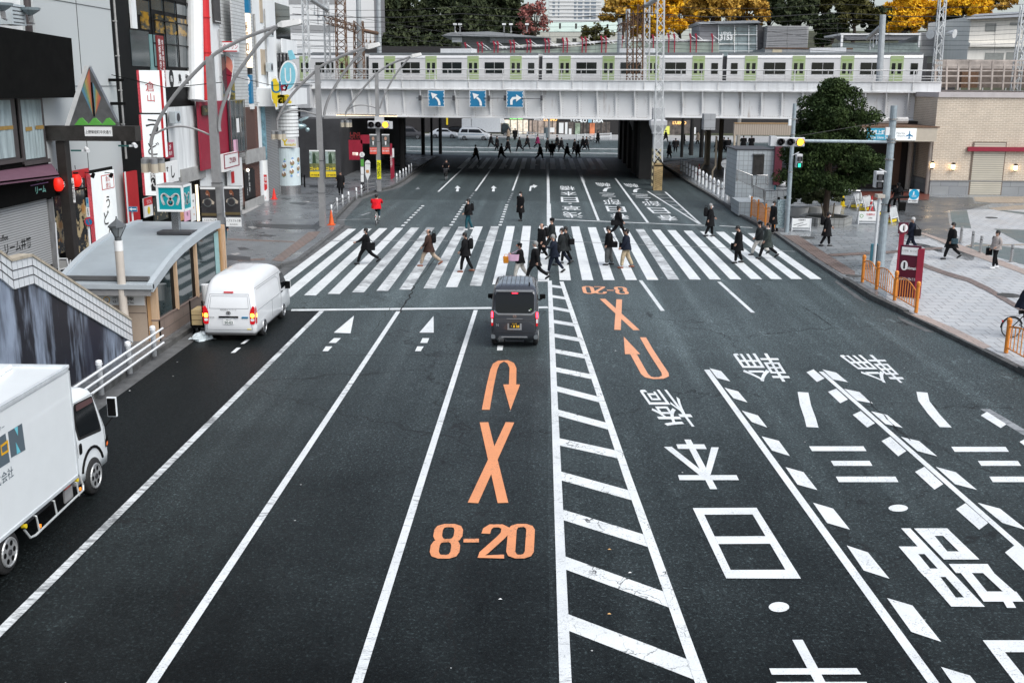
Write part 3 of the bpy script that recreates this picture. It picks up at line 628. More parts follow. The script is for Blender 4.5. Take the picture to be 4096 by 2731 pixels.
part(CB,'fascia',[(-160,745),(215,705),(218,792),(-160,850)],BLKM,[('r',mat('lilac_line',(.35,.18,.42),.5),.63,.28,.84,.31),('t',mat('mint_letters',(.25,.62,.52),.5),'リーム',.74,.55,.32,.04),('t',mat('dim_letters',(.05,.13,.12),.5),'COFFEE',.74,.12,.14)],o=.3)
part(CB,'shutter',[(-160,850),(184,797),(206,1075),(-160,1165)],SHUT,[('t',INK,'Coffee',.43,.42,.085,.02),('t',INK,'リーム井筒',.60,.58,.16,.02)],o=.04)
part(CB,'shutter_frame',[(184,797),(200,795),(223,1075),(206,1075)],mat('worn_grey_frame',(.20,.20,.20),.6,var=.25),o=.12)
o_,_=sign('big black billboard above the curtained windows',[(-170,80),(286,154),(304,391),(-170,398)],('x',FX+.75,1),BLKM,(),th=.35,name='billboard',cat='billboard')
for u,v,lb in[(120,48,'grey bell-shaped floodlight beside the dark pole on the billboard'),(8,30,'grey bell-shaped floodlight cut by the left picture edge')]:
 c=px(u,v,FX+.8);t=T('floodlight',lb,'floodlight',c,group='floodlights above the billboard');b=MB(mat('bluish_grey_metal',(.28,.34,.36),.4,.3))
 b.tube([c+V((.0,.0,.14)),c+V((0,0,.05)),c-Z3*.12],[.37,.34,.08],16);b.build('bell',t)
 b=MB(GREYM);b.cyl(c-Z3*.12,c-Z3*.35+V((0,.05,0)),.09,n=8);b.bar(c+V((.0,-.1,-.34)),c+V((0,.25,-.4)),.05);b.build('bracket',t)
b=MB(mat('ac_casing',(.45,.5,.52),.5));c=px(40,60,FX+.3);b.box(c-V((.3,.5,.35)),c+V((.3,.55,.35)));b.m(DKG)
for k in range(5):b.box(c+V((.301,-.4,-.28+k*.13)),c+V((.31,.4,-.25+k*.13)))
tag(b.build('air_conditioner'),'boxy grey air conditioner behind the floodlights above the billboard','air conditioner')
b=MB(mat('dark_pipe',(.05,.04,.04),.5));a=px(117,130,FX+.2);c=px(105,-40,FX+.2);b.cyl(a,c,.13);b.m(GREYM);a2=px(20,100,FX+.4);b.bar(a2,px(130,100,FX+.4),.05)
tag(b.build('roof_pole'),'dark round pole rising behind the black billboard','pole')
GB=bld('panel_building','tall pale grey building of large plain wall panels',yA+.02,yB,22,WALLG)
gm=mat('panel_joint',(.06,.06,.06),.8,var=0)
b=MB(gm)
for(u0,v0),(u1,v1)in[((303,0),(327,300)),((327,300),(355,680))]:b.bar(px(u0,v0,FX+.006),px(u1,v1,FX+.006),.02,.03)
za=fz(330,20);zb=fz(330,345);zc=fz(340,560)
for z in(za,zb):b.bar((FX+.006,yA,z),(FX+.006,yB,z),.03,.02)
b.build('panel_joints',GB)
WB=T('white_annex','white plastered wall block rising behind the coffee house roof','building',(FX-.6,30,9.3));b=MB(WALLW);b.box((FX-8,25,9.3),(FX-.5,fy(222,60),22));b.build('wall',WB)
yU0,yU1=fy(238,720),yB
part(GB,'shopfront',[(215,684),(462,684),(470,1110),(235,1110)],BLKM,o=.02)
part(GB,'fascia_panel',[(213,684),(352,684),(356,760),(216,760)],CRIM,[('r',RED,.45,0,.97,1)],o=.06)
FOOD=NT('food_picture')
vz=FOOD.n('ShaderNodeTexVoronoi',i_Scale=1.7);FOOD.l(FOOD.pos(),vz.inputs['Vector']);nn=FOOD.noise(2.2,5)
FOOD.col(FOOD.mix(FOOD.ramp(nn,.5,.56),(.012,.012,.012),FOOD.mix(FOOD.ramp(vz.outputs['Distance'],.2,.5),(.42,.20,.05),(.46,.36,.20))));FOOD.rough(.15);FOOD=FOOD.m
for i,q in enumerate([[(262,762),(350,762),(356,1010),(276,1010)],[(216,762),(258,762),(272,1010),(226,1010)]]):part(GB,'picture_window',q,FOOD,o=.05)
def sashes(t,q,nu,nv,m=DKG,o=.07,X=FX):
 pn=Pn(q,('x',X));b=MB(m)
 for i in range(nu+1):b.bar(pn.at(i/nu,0,o),pn.at(i/nu,1,o),.05)
 for j in range(nv+1):b.bar(pn.at(0,j/nv,o),pn.at(1,j/nv,o),.05)
 return b.build('window_frame',t)
sign('white udon panel with red crest and brush letters under two spotlights',[(366,686),(464,686),(474,1010),(382,1010)],('x',FX+.12),LITW,[('r',mat('red_lattice',(.55,.06,.08),.6,var=.5,scale=14),-.17,0,.0,1),('r',mat('crest_red',(.6,.10,.09),.5),.42,.045,.96,.225),('r',LITW,.45,.055,.93,.215),('t',mat('crest_red',(.6,.1,.09)),'倉山',.69,.095,.07),('t',mat('crest_red',(.6,.1,.09)),'倉山',.69,.175,.07),('t',INK,'う',.62,.38,.15,.01),('t',INK,'ど',.5,.57,.17,.01),('t',INK,'ん',.6,.78,.15,.01)],th=.1)
for u in(376,449):
 c=px(u,694,FX+.45);b=MB(BLK);b.cyl(c,c+V((-.1,0,-.16)),.06,.09);b.bar(c,c+V((-.45,0,.05)),.03)
 tag(b.build('spotlight'),['small black spotlight at the left top of the white udon panel','small black spotlight at the right top of the white udon panel'][u>400],'spotlight','spotlights over the udon panel')
 sp=bpy.data.lights.new('spot','SPOT');sp.energy=22;sp.spot_size=R(75);sp.color=(1,.8,.55);so_=bpy.data.objects.new('panel_spot',sp);C.objects.link(so_);so_.location=c+V((-.08,0,-.18));so_.rotation_euler=(0,R(-18),0)
for i,(u,v)in enumerate([(233,738),(305,722)]):
 c=px(u,v,FX+.4);b=MB(LITR);b.smooth=True;b.sph(c,.21,14,10,(1,1,1.35));b.smooth=False;b.m(BLK);b.cyl(c+Z3*.26,c+Z3*.32,.1);b.cyl(c-Z3*.32,c-Z3*.26,.1);b.bar(c+Z3*.44,c+Z3*.6,.02)
 b.m(SIGNW);b.text('う',c+X3*.22+Y3*.03,Y3,Z3,.2)
 tag(b.build('paper_lantern'),['glowing red paper lantern nearer the coffee house','glowing red paper lantern beside the dark arch post'][i],'lantern','red lanterns of the udon shop')
sign('black square sign with white brush characters in the red fascia',[(315,714),(340,714),(342,753),(317,753)],('x',FX+.14),INK,[('v',SIGNW,'笑ん',.5,.5,.36)],th=.05)
BB=bld('black_building','tall black clad building with glass storeys and stacked shop signs',yB+.02,fy(765,200),24,BLK)
for q in[[(512,0),(594,0),(594,60),(514,60)],[(520,120),(594,128),(600,270),(526,262)],[(596,0),(600,0),(600,50),(596,50)],[(602,0),(742,20),(748,60),(604,45)],[(655,130),(745,152),(750,272),(662,268)]]:
 part(BB,'window',q,GLW,o=.03)
YREF=NT('glass_with_autumn_reflection');nn=YREF.noise(1.2,6,st=(1,1,2));YREF.col(YREF.mix(YREF.ramp(nn,.47,.6),(.03,.035,.03),(.34,.19,.02)));YREF.rough(.1)
part(BB,'window',[(560,45),(592,50),(594,122),(562,115)],YREF.m,o=.045);part(BB,'window',[(618,60),(742,78),(746,148),(620,132)],YREF.m,o=.045)
part(BB,'teal_panel',[(596,140),(622,140),(628,283),(598,280)],mat('teal_glass',(.16,.30,.30),.3),o=.06)
part(BB,'white_panel',[(510,-20),(532,-20),(540,118),(520,112)],WPL,o=.12)
sashes(BB,[(602,0),(748,0),(756,272),(606,268)],3,3,BLK)
b=MB(WPL);b.cyl(px(775,-60,FX+.3),px(782,402,FX+.3),.46,n=18);b.m(mat('worn_white',(.5,.5,.49),.6,var=.3,scale=2,streak=True));b.build('white_pipe_column',BB)
b=MB(RED);b.cyl(px(809,-60,FX+.6),px(827,402,FX+.6),.33,n=16)
for v in(70,210,290):b.disc(px(811+v*.04,v,FX+.6),.37,Z3,16,.05)
tag(b.build('red_duct'),'thick red round duct running up the facade','duct')
part(BB,'lower_wall',[(655,435),(765,420),(812,780),(700,780)],mat('grimy_white_wall',(.60,.62,.62),.8,var=.35,scale=1.3,streak=True),o=.02)
part(BB,'stone_base',[(715,668),(812,668),(818,722),(722,722)],CON,o=.12)
SG='stacked signs on the black building'
YS=48.0
red_l=mat('red_lattice',(.55,.06,.08))
sign('upper white sign with square red crest and red right edge',[(547,278),(652,286),(654,452),(556,452)],('y',YS),LITW,[('r',red_l,0,0,.1,1),('r',RED,.9,0,1,1),('t',RED,'倉',.5,.38,.24,-.0),('t',RED,'山',.5,.64,.2,-.0)],th=.3,group=SG)
sign('middle white sign with a single brushed hiragana and red right edge',[(557,459),(656,459),(659,629),(566,629)],('y',YS+.02),LITW,[('r',red_l,0,0,.1,1),('r',RED,.9,0,1,1),('t',INK,'う',.52,.3,.4,.0),('t',INK,'ど',.52,.8,.3,.0)],th=.3,group=SG)
sign('lower white sign with black plate reading vertical characters',[(566,690),(664,690),(668,780),(574,785)],('y',YS+.04),LITW,[('r',red_l,0,0,.1,1),('r',RED,.9,0,1,1),('r',INK,.36,-.15,.56,.8),('v',SIGNW,'笑ん',.46,.3,.3)],th=.3,group=SG)
b=MB(BLK)
for v in(327,421):b.box((FX,YS-.1,py(470,v-12,YS).z),(FX+.7,YS+.1,py(470,v,YS).z))
for v in(327,421):pass
tag(b.build('sign_bracket'),'black bracket arms beside the stacked udon signs','bracket')
sign('dark red vertical banner with two columns of white characters',[(622,140),(655,146),(666,346),(646,346)],('x',FX+.16),mat('oxblood',(.20,.02,.02),.6),[('v',SIGNW,'鉄板焼きと',.3,.42,.13),('v',SIGNW,'炭火串焼き水炊き',.74,.5,.095)],th=.08)
sign('white sign with round crest and large black character for bird',[(664,274),(757,292),(763,350),(667,347)],('x',FX+.2),SIGNW,[('c',INK,.2,.5,.42,1.4),('t',SIGNW,'鳥',.2,.5,.4),('t',INK,'鳥',.55,.5,.62,.03),('t',INK,'塩',.86,.5,.62,.03)],th=.12)
sign('small dark red square sign reading 2F and B1F',[(665,572),(692,570),(697,630),(669,634)],('x',FX+.2),CRIM,[('t',SIGNW,'2F',.5,.3,.3),('t',SIGNW,'/B1F',.5,.7,.25)],th=.1)
sign('white panel with a long black brush stroke beside the round lamps',[(662,652),(709,640),(716,728),(668,730)],('x',FX+.3),SIGNW,[('t',INK,'し',.55,.5,.6,.03),('t',INK,'す',.1,.35,.3,.03)],th=.12)
part(BB,'glass_canopy',[(560,452),(560,452),(560,452),(560,452)],GLW)if False else None
MENU=NT('menu_board');vz=MENU.n('ShaderNodeTexVoronoi',i_Scale=3.4);MENU.l(MENU.pos(),vz.inputs['Vector']);nn=MENU.noise(3,4)
MENU.col(MENU.mix(MENU.ramp(vz.outputs['Distance'],.12,.2),(.55,.42,.25),(.03,.035,.03)));MENU.rough(.3);MENU=MENU.m
for lb,q,m,it in[('red and cream udon menu board left of the subway cube',[(573,792),(609,788),(613,866),(580,866)],SIGNW,[('r',RED,0,0,1,.4),('t',SIGNW,'うどん',.6,.22,.22),('c',YEL,.5,.68,.2)]),('dark menu board with bowls half behind the subway cube',[(613,788),(668,780),(674,880),(618,884)],MENU,[]),('tall white menu board right of the subway cube',[(762,778),(780,776),(786,884),(768,884)],SIGNW,[('c',INK,.5,.25,.05),('c',ORGM,.5,.5,.04),('c',ORGM,.5,.75,.04)]),('narrow glowing cream sign strip beside the dark shopfront',[(785,740),(792,738),(800,884),(793,884)],LIT,[]),('small pink price board under the subway cube',[(738,840),(760,838),(762,882),(740,884)],PINK,[('t',INK,'特',.5,.4,.4)]),('orange food photo board under the subway cube',[(714,848),(735,846),(737,882),(716,884)],mat('orange_food_print',(.55,.28,.12),.4,var=.5,scale=8),[])]:
 sign(lb,q,('x',FX+.25),m,it,th=.06,name='menu_board',cat='menu board',group='menu boards at the restaurants')
part(BB,'shopfront',[(556,690),(800,740),(815,1010),(580,1110)],BLKM,o=.02)
sign('plain bright red upright panel behind the one way sign',[(505,686),(549,686),(563,905),(516,915)],('x',FX+.3),RED,[('r',SIGNW,-.12,-.02,.02,1.02)],th=.12)
KB=bld('crimson_building','narrow black and white building with a crimson lower front',fy(766,200),fy(882,200),24,WPL)
part(KB,'window',[(788,-20),(803,-20),(824,400),(800,400)],GLD,o=.02);part(KB,'window',[(818,-20),(830,-20),(838,405),(832,405)],GLD,o=.02)
part(KB,'crimson_front',[(768,408),(890,402),(900,670),(778,668)],CRIM,[('r',BLK,.32,.28,.62,1)],o=.35)
sign('small dark hanging sign with gold lettering on the crimson front',[(812,424),(846,421),(848,460),(816,462)],('x',FX+.5),mat('dark_olive',(.05,.05,.03),.5),[('t',mat('gold',(.4,.3,.1),.4,.5),'The Rose',.5,.5,.4)],th=.1)
sign('dark photo poster high on the white wall',[(852,-30),(880,-30),(882,98),(857,90)],('x',FX+.14),mat('dark_print',(.05,.045,.045),.5,var=.6,scale=4),[('r',SIGNW,.1,.93,1,.95)],th=.06,name='poster',cat='poster')
part(KB,'shop_window',[(884,405),(943,398),(950,605),(890,612)],GLW,[('r',SIGNW,.4,.35,.62,.62),('r',PINK,.15,.75,.45,1)],o=.5)
sashes(KB,[(884,405),(943,398),(950,605),(890,612)],3,1,STL,.56)
part(KB,'white_front',[(890,640),(948,632),(955,760),(897,760)],SIGNW,[('r',RED,.18,.38,.4,.75)],o=.3)
sign('white and crimson lettered cafe sign just right of the nearest street lamp',[(894,618),(956,606),(957,678),(897,684)],('x',FX+.9),SIGNW,[('r',CRIM,0,0,1,.06),('r',CRIM,0,.78,1,.84),('r',CRIM,.0,0,.06,.84),('r',CRIM,.94,0,1,.84),('t',CRIM,'ZYUEN',.56,.42,.3,.01)],th=.25)
sign('black poster with orange emblem under the cafe sign',[(889,642),(921,642),(921,684),(891,684)],('y',fy(905,660)-.5),INK,[('p',mat('emblem_orange',(.8,.2,.03),.5,emit=.3),[(.25,.2),(.5,.45),(.75,.2),(.6,.6),(.5,.8),(.4,.6)])],th=.1)
sign('red rimmed white sign with red script beneath the tall lamp arm',[(868,160),(947,172),(948,209),(868,206)],('y',fy(890,190)),SIGNW,[('r',RED,0,0,.14,1),('r',RED,.14,0,1,.1),('r',RED,.14,.9,1,1),('t',mat('rose_script',(.5,.08,.15),.5),'スタイリン',.58,.5,.5)],th=.5)
FY_=fy(905,300)
b=MB(WPL);O=[(904,208),(918,216),(931,232),(935,258),(932,290),(924,340),(918,395),(908,425),(898,420),(891,398),(898,330),(894,278),(903,262),(906,245)]
pts=[py(u,v,FY_)for u,v in O];b.ext(pts,Y3*.12);c=sum(pts,V((0,0,0)))/len(pts);b.m(CRIM);b.poly([(p-c)*.84+c-Y3*.004 for p in pts]);b.m(mat('salmon_glow',(.75,.25,.18),.5));b.poly([(p-c)*.84+c-Y3*.008 for p in pts[:5]]+[(pts[-2]-c)*.84+c-Y3*.008])
tag(b.build('flame_ornament'),'tall crimson flame-shaped ornament with white outline','ornament')
TB=bld('tiled_building','slim grey tiled building with a vertical lit cafe sign',fy(883,200),fy(1016,200),24,TILEG)
for q in[[(887,215),(930,225),(942,400),(890,405)]]:part(TB,'window',q,GLW,o=.02)
part(TB,'bay',[(886,-30),(940,-30),(944,180),(890,168)],TILEG,o=.6)
part(TB,'brown_tiled_front',[(948,438),(1026,420),(1033,600),(955,606)],BRKB,[('r',mat('dark_slat_front',(.09,.045,.035),.6),.22,0,.85,.96)],o=.04)
part(TB,'stone_band',[(952,600),(1033,590),(1034,645),(958,650)],CON,o=.5)
part(TB,'entrance',[(962,650),(1034,645),(1042,810),(975,815)],BRKB,[('r',INK,.1,.2,.7,1)],o=.04)
part(TB,'entrance_base',[(966,795),(1040,792),(1042,821),(968,858)],CON,o=.3)
V1=fy(985,200)
sign('tall lit cream sign with brushed characters for the cafe',[(952,54),(995,54),(1001,270),(957,272)],('y',V1),LIT,[('v',mat('brown_ink',(.16,.07,.03),.6),'椿屋珈琲',.5,.52,.17,.01),('r',GREYM,0,.565,1,.575)],th=.5)
sign('blue plate above the lit cafe sign',[(950,-40),(993,-40),(994,52),(952,52)],('y',V1+.01),BLU,(),th=.5)
sign('black plate reading 2F below the lit cafe sign',[(957,273),(1001,272),(1002,296),(959,297)],('y',V1+.01),INK,[('t',LIT,'2F',.5,.5,.55)],th=.5)
sign('blue izakaya sign with round picture and white characters',[(960,300),(1003,300),(1006,414),(964,416)],('y',V1+.02),BLU,[('c',SIGNW,.5,.2,.17),('c',mat('print_red',(.4,.08,.08),.5),.42,.18,.06),('t',SIGNW,'庄',.45,.5,.26,.05),('t',SIGNW,'や',.45,.76,.26,.05)],th=.5)
sign('pale grey end cap under the blue izakaya sign',[(962,418),(1008,417),(1009,437),(964,438)],('y',V1+.01),WPL,(),th=.6,name='end_cap_panel')
sign('black upright sign with white brushed characters at the brown entrance',[(978,678),(1014,672),(1016,790),(981,792)],('x',FX+.12),INK,[('v',SIGNW,'椿屋珈琲',.5,.45,.16,.01),('v',SIGNW,'上野茶廊',.25,.75,.07)],th=.06)
c=px(991,681,FX+.2);b=MB(mat('globe_glow',(1,.9,.75),.4,var=0,emit=1.2));b.sph(c,.11);tag(b.build('globe_lamp'),'small round white globe lamp over the brown entrance','lamp')
sign('tall blue film poster strip on the corner pillar',[(1036,425),(1059,423),(1062,640),(1040,640)],('y',fy(1045,500)),mat('blue_scene_print',(.16,.30,.36),.5,var=.6,scale=2.5),[],th=.3,name='poster',cat='poster')
sign('red and white tax free sign at the foot of the corner pillar',[(1040,642),(1065,641),(1071,812),(1046,819)],('y',fy(1045,500)+.01),SIGNW,[('r',RED,0,.33,1,.62),('c',RED,.5,.62,.075),('t',SIGNW,'免税店',.5,.42,.1,.02),('t',SIGNW,'Tax Free',.5,.52,.06),('t',RED,'山',.5,.85,.06)],th=.3)
WBd=bld('corner_building','white corner building with recessed dark windows and toy shop signs',fy(1017,200),fy(1158,200),20,WALLW)
YE=fy(1158,200)
part(WBd,'window_recess',[(1099,10),(1158,30),(1160,165),(1104,155)],GLD,o=.03,th=.02);part(WBd,'window_recess',[(1106,212),(1161,222),(1163,345),(1112,340)],GLD,o=.03,th=.02)
b=MB(DKG)
for u in(1118,1132,1146):b.bar(px(u,214,FX+.05),px(u+4,342,FX+.05),.08)
b.build('window_bars',WBd)
part(WBd,'balcony_band',[(1099,155),(1161,165),(1162,218),(1104,210)],WALLW,o=.5);part(WBd,'side_window',[(1035,-20),(1046,-20),(1050,92),(1040,92)],TAN,o=.05);part(WBd,'side_window',[(1041,200),(1058,198),(1062,300),(1045,300)],TAN,o=.05)
part(WBd,'canopy',[(1030,355),(1170,352),(1172,420),(1034,422)],WALLW,o=1.1,th=1.1)
part(WBd,'shutter',[(1064,425),(1125,425),(1132,757),(1072,810)],SHUTD,[('r',mat('grid_window',(.2,.2,.2),.5),.27,0,.7,.28)],o=.03)
b=MB(WPL);cy=px(1152,640,FX+.5)
for k in range(9):b.cyl((cy.x,cy.y,fz(1150,424+k*14,FX+.5)),(cy.x,cy.y,fz(1150,434+k*14,FX+.5)),.86,n=24)
b.m(mat('inner_white',(.45,.45,.45),.7));b.cyl((cy.x,cy.y,fz(1150,740,FX+.5)),(cy.x,cy.y,fz(1150,424,FX+.5)),.80,n=24);b.build('louvred_column',WBd)
b=MB(mat('poster_white',(.62,.72,.74),.35,var=.05));zt,zb=fz(1150,592,FX+.5),fz(1150,742,FX+.5)
b.cyl((cy.x,cy.y,zb),(cy.x,cy.y,zt),.87,n=28)
for i in range(26):
 a=R(-100+(i*37)%110);z=zb+(zt-zb)*(.25+.5*((i*53)%26)/26);r_=.05+.04*(i%4)
 b.m([GREENL,mat('toy_blue',(.2,.35,.6),.4),SIGNW,mat('toy_brown',(.3,.2,.12),.5)][i%4]);d=V((math.cos(a),math.sin(a),0));b.disc(V((cy.x,cy.y,z))+d*.876,r_,d,10,.012)
tag(b.build('column_poster'),'round white column advert with small green and blue shapes','poster')
b=MB(STL);b.cyl((cy.x,cy.y,.13),(cy.x,cy.y,zb),.86,n=24);b.build('column_foot',WBd)
sign('white panel with yellow logo mark on the louvred column',[(1123,553),(1184,549),(1185,588),(1125,590)],('y',cy.y-.9),SIGNW,[('t',YEL,'Y',.25,.5,.7,.04),('t',PINK,'toys',.68,.35,.35,.02),('t',YEL,'amashi',.62,.72,.3,.02)],th=.1)
YT_=72.3
b=MB(WPL);O=[(1083,322),(1090,308),(1104,306),(1112,322),(1118,330),(1124,345),(1122,380),(1112,405),(1110,438),(1103,440),(1098,415),(1086,400),(1082,360)]
pts=[py(u,v,YT_)for u,v in O];b.ext(pts,Y3*.3);c=sum(pts,V((0,0,0)))/len(pts);b.m(YEL);b.poly([(p-c)*.86+c-Y3*.004 for p in pts]);b.m(BLU);b.text('U',py(1105,350,YT_)-Y3*.01,X3,Z3,.75,bold=.01)
b.m(YEL);
for i in range(5):
 c2=py(1117+i*8.5,397,YT_);b.text('manta'[i],c2-Y3*.012,X3,Z3,.62,bold=.03)
b.m(CRIM)
for i in range(3):b.text('toy'[i],py(1128+i*9,352,YT_)-Y3*.012,X3,Z3,.42,bold=.03)
tag(b.build('toy_shop_sign'),'yellow bubble shaped sign on the white corner building','sign')
b=MB(WPL);c=py(1152,304,YT_);b.smooth=False
pts=[c+V((math.cos(t)*.58,0,math.sin(t)*.98+.12*math.cos(t)))for t in[k*PI/12 for k in range(24)]];b.ext(pts,Y3*.3);b.m(mat('sky_blue',(.22,.55,.66),.4));b.poly([(p-c)*.88+c-Y3*.005 for p in pts])
b.ext([c+V((.15,0,1.0)),c+V((.55,0,1.1)),c+V((.3,0,1.65)),c+V((.05,0,1.6))],Y3*.2);b.m(SIGNW);b.text('U',c-Y3*.01,X3,Z3,1.0,bold=-.0,w=.5)
tag(b.build('toy_shop_sign'),'pale blue egg-shaped sign at the end of the white corner building','sign')
c=px(1192,505,FX+1.0);b=MB(mat('craft_metal',(.35,.46,.48),.25,.5));b.smooth=True;b.sph(c,.5,16,8,(1.3,.8,.5));b.sph(c+V((.75,-.2,-.25)),.17,10,6);b.smooth=False;b.disc(c+V((.42,0,.55)),.42,V((-.3,-.3,1)),20,.05,.1);b.cyl(c+V((.2,0,.2)),c+V((.4,0,.55)),.06)
tag(b.build('flying_craft_ornament'),'silver blue rounded flying craft ornament hung beside the toy shop','ornament')
cs=g(1243,705,.13);YK=cs.y
HB=T('beige_corner_block','low pale corner block with rounded upper storey beside the side street','building',(FX,YK,.13))
b=MB(WALLW)
zt=py(1235,585,YK).z;zb=py(1235,698,YK).z
b.box((-26,YK,.13),(py(1310,600,YK).x,YK+7,zt));b.build('wall',HB)
b=MB(mat('brick_skirt',(.12,.06,.045),.8));b.box((-26,YK-.02,.14),(py(1310,600,YK).x+.02,YK+7.02,zb));b.build('skirt',HB)
Yk2=YK+9
b=MB(mat('soffit_grey',(.40,.41,.42),.7,var=.1));x1=py(1396,520,Yk2).x
b.box((-26,Yk2-5,py(1300,585,Yk2).z),(x1,Yk2+6,py(1300,515,Yk2).z));b.build('upper_storey',HB)
b=MB(WALLW);b.box((py(1363,600,Yk2).x,Yk2-.6,.13),(py(1395,600,Yk2).x,Yk2+.8,py(1395,566,Yk2).z));b.build('pillar',HB)
b=MB(BLK);b.box((py(1385,600,Yk2).x,Yk2-.62,py(1385,660,Yk2-.6).z),(py(1393,600,Yk2).x,Yk2-.6,py(1385,578,Yk2-.6).z));b.m(mat('maroon_plate',(.12,.02,.025),.5));b.box((py(1356,540,Yk2-5).x,Yk2-5.03,py(1356,562,Yk2-5).z),(py(1369,540,Yk2-5).x,Yk2-5,py(1356,533,Yk2-5).z));b.build('dark_panels',HB)
DB=T('dark_arcade_block','dark shopping block in the shade left of the bridge','building',(-22,92,.13));b=MB(mat('arcade_dark',(.035,.035,.038),.7,var=.4,scale=.5))
b.box((-40,92.5,.13),(-17.6,118,5.1));b.build('wall',DB)
for i,(u0,v0,u1,v1,m)in enumerate([(1395,560,1450,640,mat('far_red',(.30,.01,.03),.5)),(1442,540,1478,575,mat('far_red',(.3,.01,.03))),(1410,610,1432,622,mat('shop_glow',(.9,.85,.75),.5,emit=.4))]):
 pn=Pn([(u0,v0),(u1,v1)],('y',92.45));b=MB(m);pn.slab(b,.04,0);b.build('shop_panel',DB)
b=MB(mat('dim_red_letters',(.25,.02,.02),.5));b.text('UNI',py(1420,538,92.4),X3,Z3,.36);b.text('QLO',py(1420,549,92.4),X3,Z3,.36);b.build('sign_lettering',DB)
sign('round red hydrant sign on the pale corner wall',[(1232,560),(1272,560),(1272,600),(1232,600)],('y',YK-.6),RED,[('c',RED,.5,.5,.6),('c',SIGNW,.5,.5,.47),('c',RED,.5,.5,.43),('t',SIGNW,'消火栓',.5,.55,.34,.03),('t',SIGNW,'FIRE HYDRANT',.5,.28,.1)],th=.04,name='hydrant_sign')
b=MB(RED);c=py(1253,580,YK-.62);b.ring(c,.52,.03,Y3,28);b.m(GREYM);b.cyl(c+V((0,.1,0)),V((c.x,c.y+.1,.13)),.04,n=8);tag(b.build('sign_ring'),'red ring and post around the hydrant sign','sign post')
b=MB(mat('cyan_print',(.03,.25,.42),.4));c=py(1229,822-180+0,YK-.05);c=py(1229,671,YK-.04);pts=[c+V((math.cos(t)*.23,0,math.sin(t)*.34))for t in[k*PI/10 for k in range(20)]];b.ext(pts,Y3*.03);tag(b.build('wall_logo'),'blue balloon-shaped print on the pale wall','sign')
def street_lamp(label,base,topv,Y,head,arc1,arc2,low,cl,w=.30):
 bp_=g(*base,.13);Y=bp_.y;t=T('street_lamp',label,'street lamp',bp_,group='street lamps with bowed double arms')
 topx=None;q=lambda u,v:py(u,v,Y)
 zt=q(base[0],topv).z;b=MB(GREYM);x=bp_.x
 sec=lambda z,s:[V((x-s/2,Y-s/2,z)),V((x+s/2,Y-s/2,z)),V((x+s/2,Y+s/2,z)),V((x-s/2,Y+s/2,z))]
 b.loft([sec(.13,w*1.12),sec(3.8,w*1.12),sec(3.82,w),sec(zt,w*.86)]);b.m(DKG)
 for z in(2.0,3.8):b.loft([sec(z,w*1.18),sec(z+.03,w*1.18)])
 b.build('post',t)
 for nm,arc in(('arm',arc1),('arm',arc2),('bracing_arm',low)):
  P=[q(*p)for p in arc];b=MB(GREYM)
  for _ in range(2):P=[P[0]]+[x_ for i in range(len(P)-1)for x_ in(P[i].lerp(P[i+1],.25),P[i].lerp(P[i+1],.75))]+[P[-1]]
  r_=.075 if nm=='arm' else.045
  b.tube(P,r_,6);b.build(nm,t)
 (u0,v0),(u1,v1)=head;a,c=q(u0,v0),q(u1,v1);L_=(c-a).length;d=(c-a).normalized();b=MB(mat('lamp_head_white',(.62,.62,.60),.5,var=.06))
 n=V((0,1,0));up=n.cross(d)*-1
 if up.z<0:up=-up
 rr=lambda p,hw,h0,h1:[p-n*hw-up*h0,p+n*hw-up*h0,p+n*hw*.7+up*h1,p-n*hw*.7+up*h1]
 b.loft([rr(a,.16,.05,.08),rr(a.lerp(c,.2),.24,.12,.15),rr(a.lerp(c,.95),.24,.10,.12),rr(c,.2,.06,.06)]);b.build('lamp_head',t)
 (a0,b0),(a1,b1)=cl;p0,p1=q(a0,b0),q(a1,b1);e=q(*arc1[-1])
 b=MB(GREYM);mid=p0.lerp(p1,.5);b.cyl(e,V((e.x,e.y,p0.z)),.045,n=8);hw=abs(p1.x-p0.x)/2;cx=mid.x;zc=p0.z;b.bar((cx-hw*.8,Y,zc),(cx+hw*.8,Y,zc),.06);b.bar((cx,Y-hw*.8,zc),(cx,Y+hw*.8,zc),.06);b.bar((e.x,Y,zc),(cx,Y,zc),.06);b.build('hanging_bracket',t)
 hh=p0.z-p1.z
 for k in range(4):
  a_=k*PI/2+.5;c2=V((cx+math.cos(a_)*hw*.62,Y+math.sin(a_)*hw*.62,0));b=MB(mat('dark_cap',(.22,.23,.24),.5));r_=hw*.27
  b.cyl(c2+Z3*(zc-.02),c2+Z3*(zc-hh*.38),r_,n=12);b.m(mat('lamp_opal',(.48,.43,.34),.5,var=.05));b.cyl(c2+Z3*(zc-hh*.38),c2+Z3*(zc-hh),r_*1.08,n=12);b.build('lantern',t)
 return t,bp_
LT1,B1=street_lamp('nearest bowed street lamp, behind the subway entrance',(888,1068),228,47,((1113,103),(1207,88)),[(1113,105),(1002,141),(890,196),(850,223),(801,268),(720,353),(667,424),(627,495),(604,562),(606,580)],[(1109,107),(1046,161),(993,232),(939,308),(904,384),(881,455),(875,504),(879,527)],[(620,536),(667,511),(734,504),(796,520),(862,552)],((560,632),(665,690)),.34)
LT2,B2=street_lamp('middle bowed street lamp, with yellow banners at the crosswalk corner',(1292,905),262,61,((1463,192),(1520,178)),[(1463,192),(1396,212),(1303,254),(1276,272),(1197,345),(1149,402),(1122,451),(1109,482)],[(1461,192),(1423,232),(1379,286),(1347,335),(1316,388),(1300,437),(1296,464)],[(1113,464),(1149,446),(1189,442),(1234,449),(1280,467)],((1080,524),(1147,558)),.30)
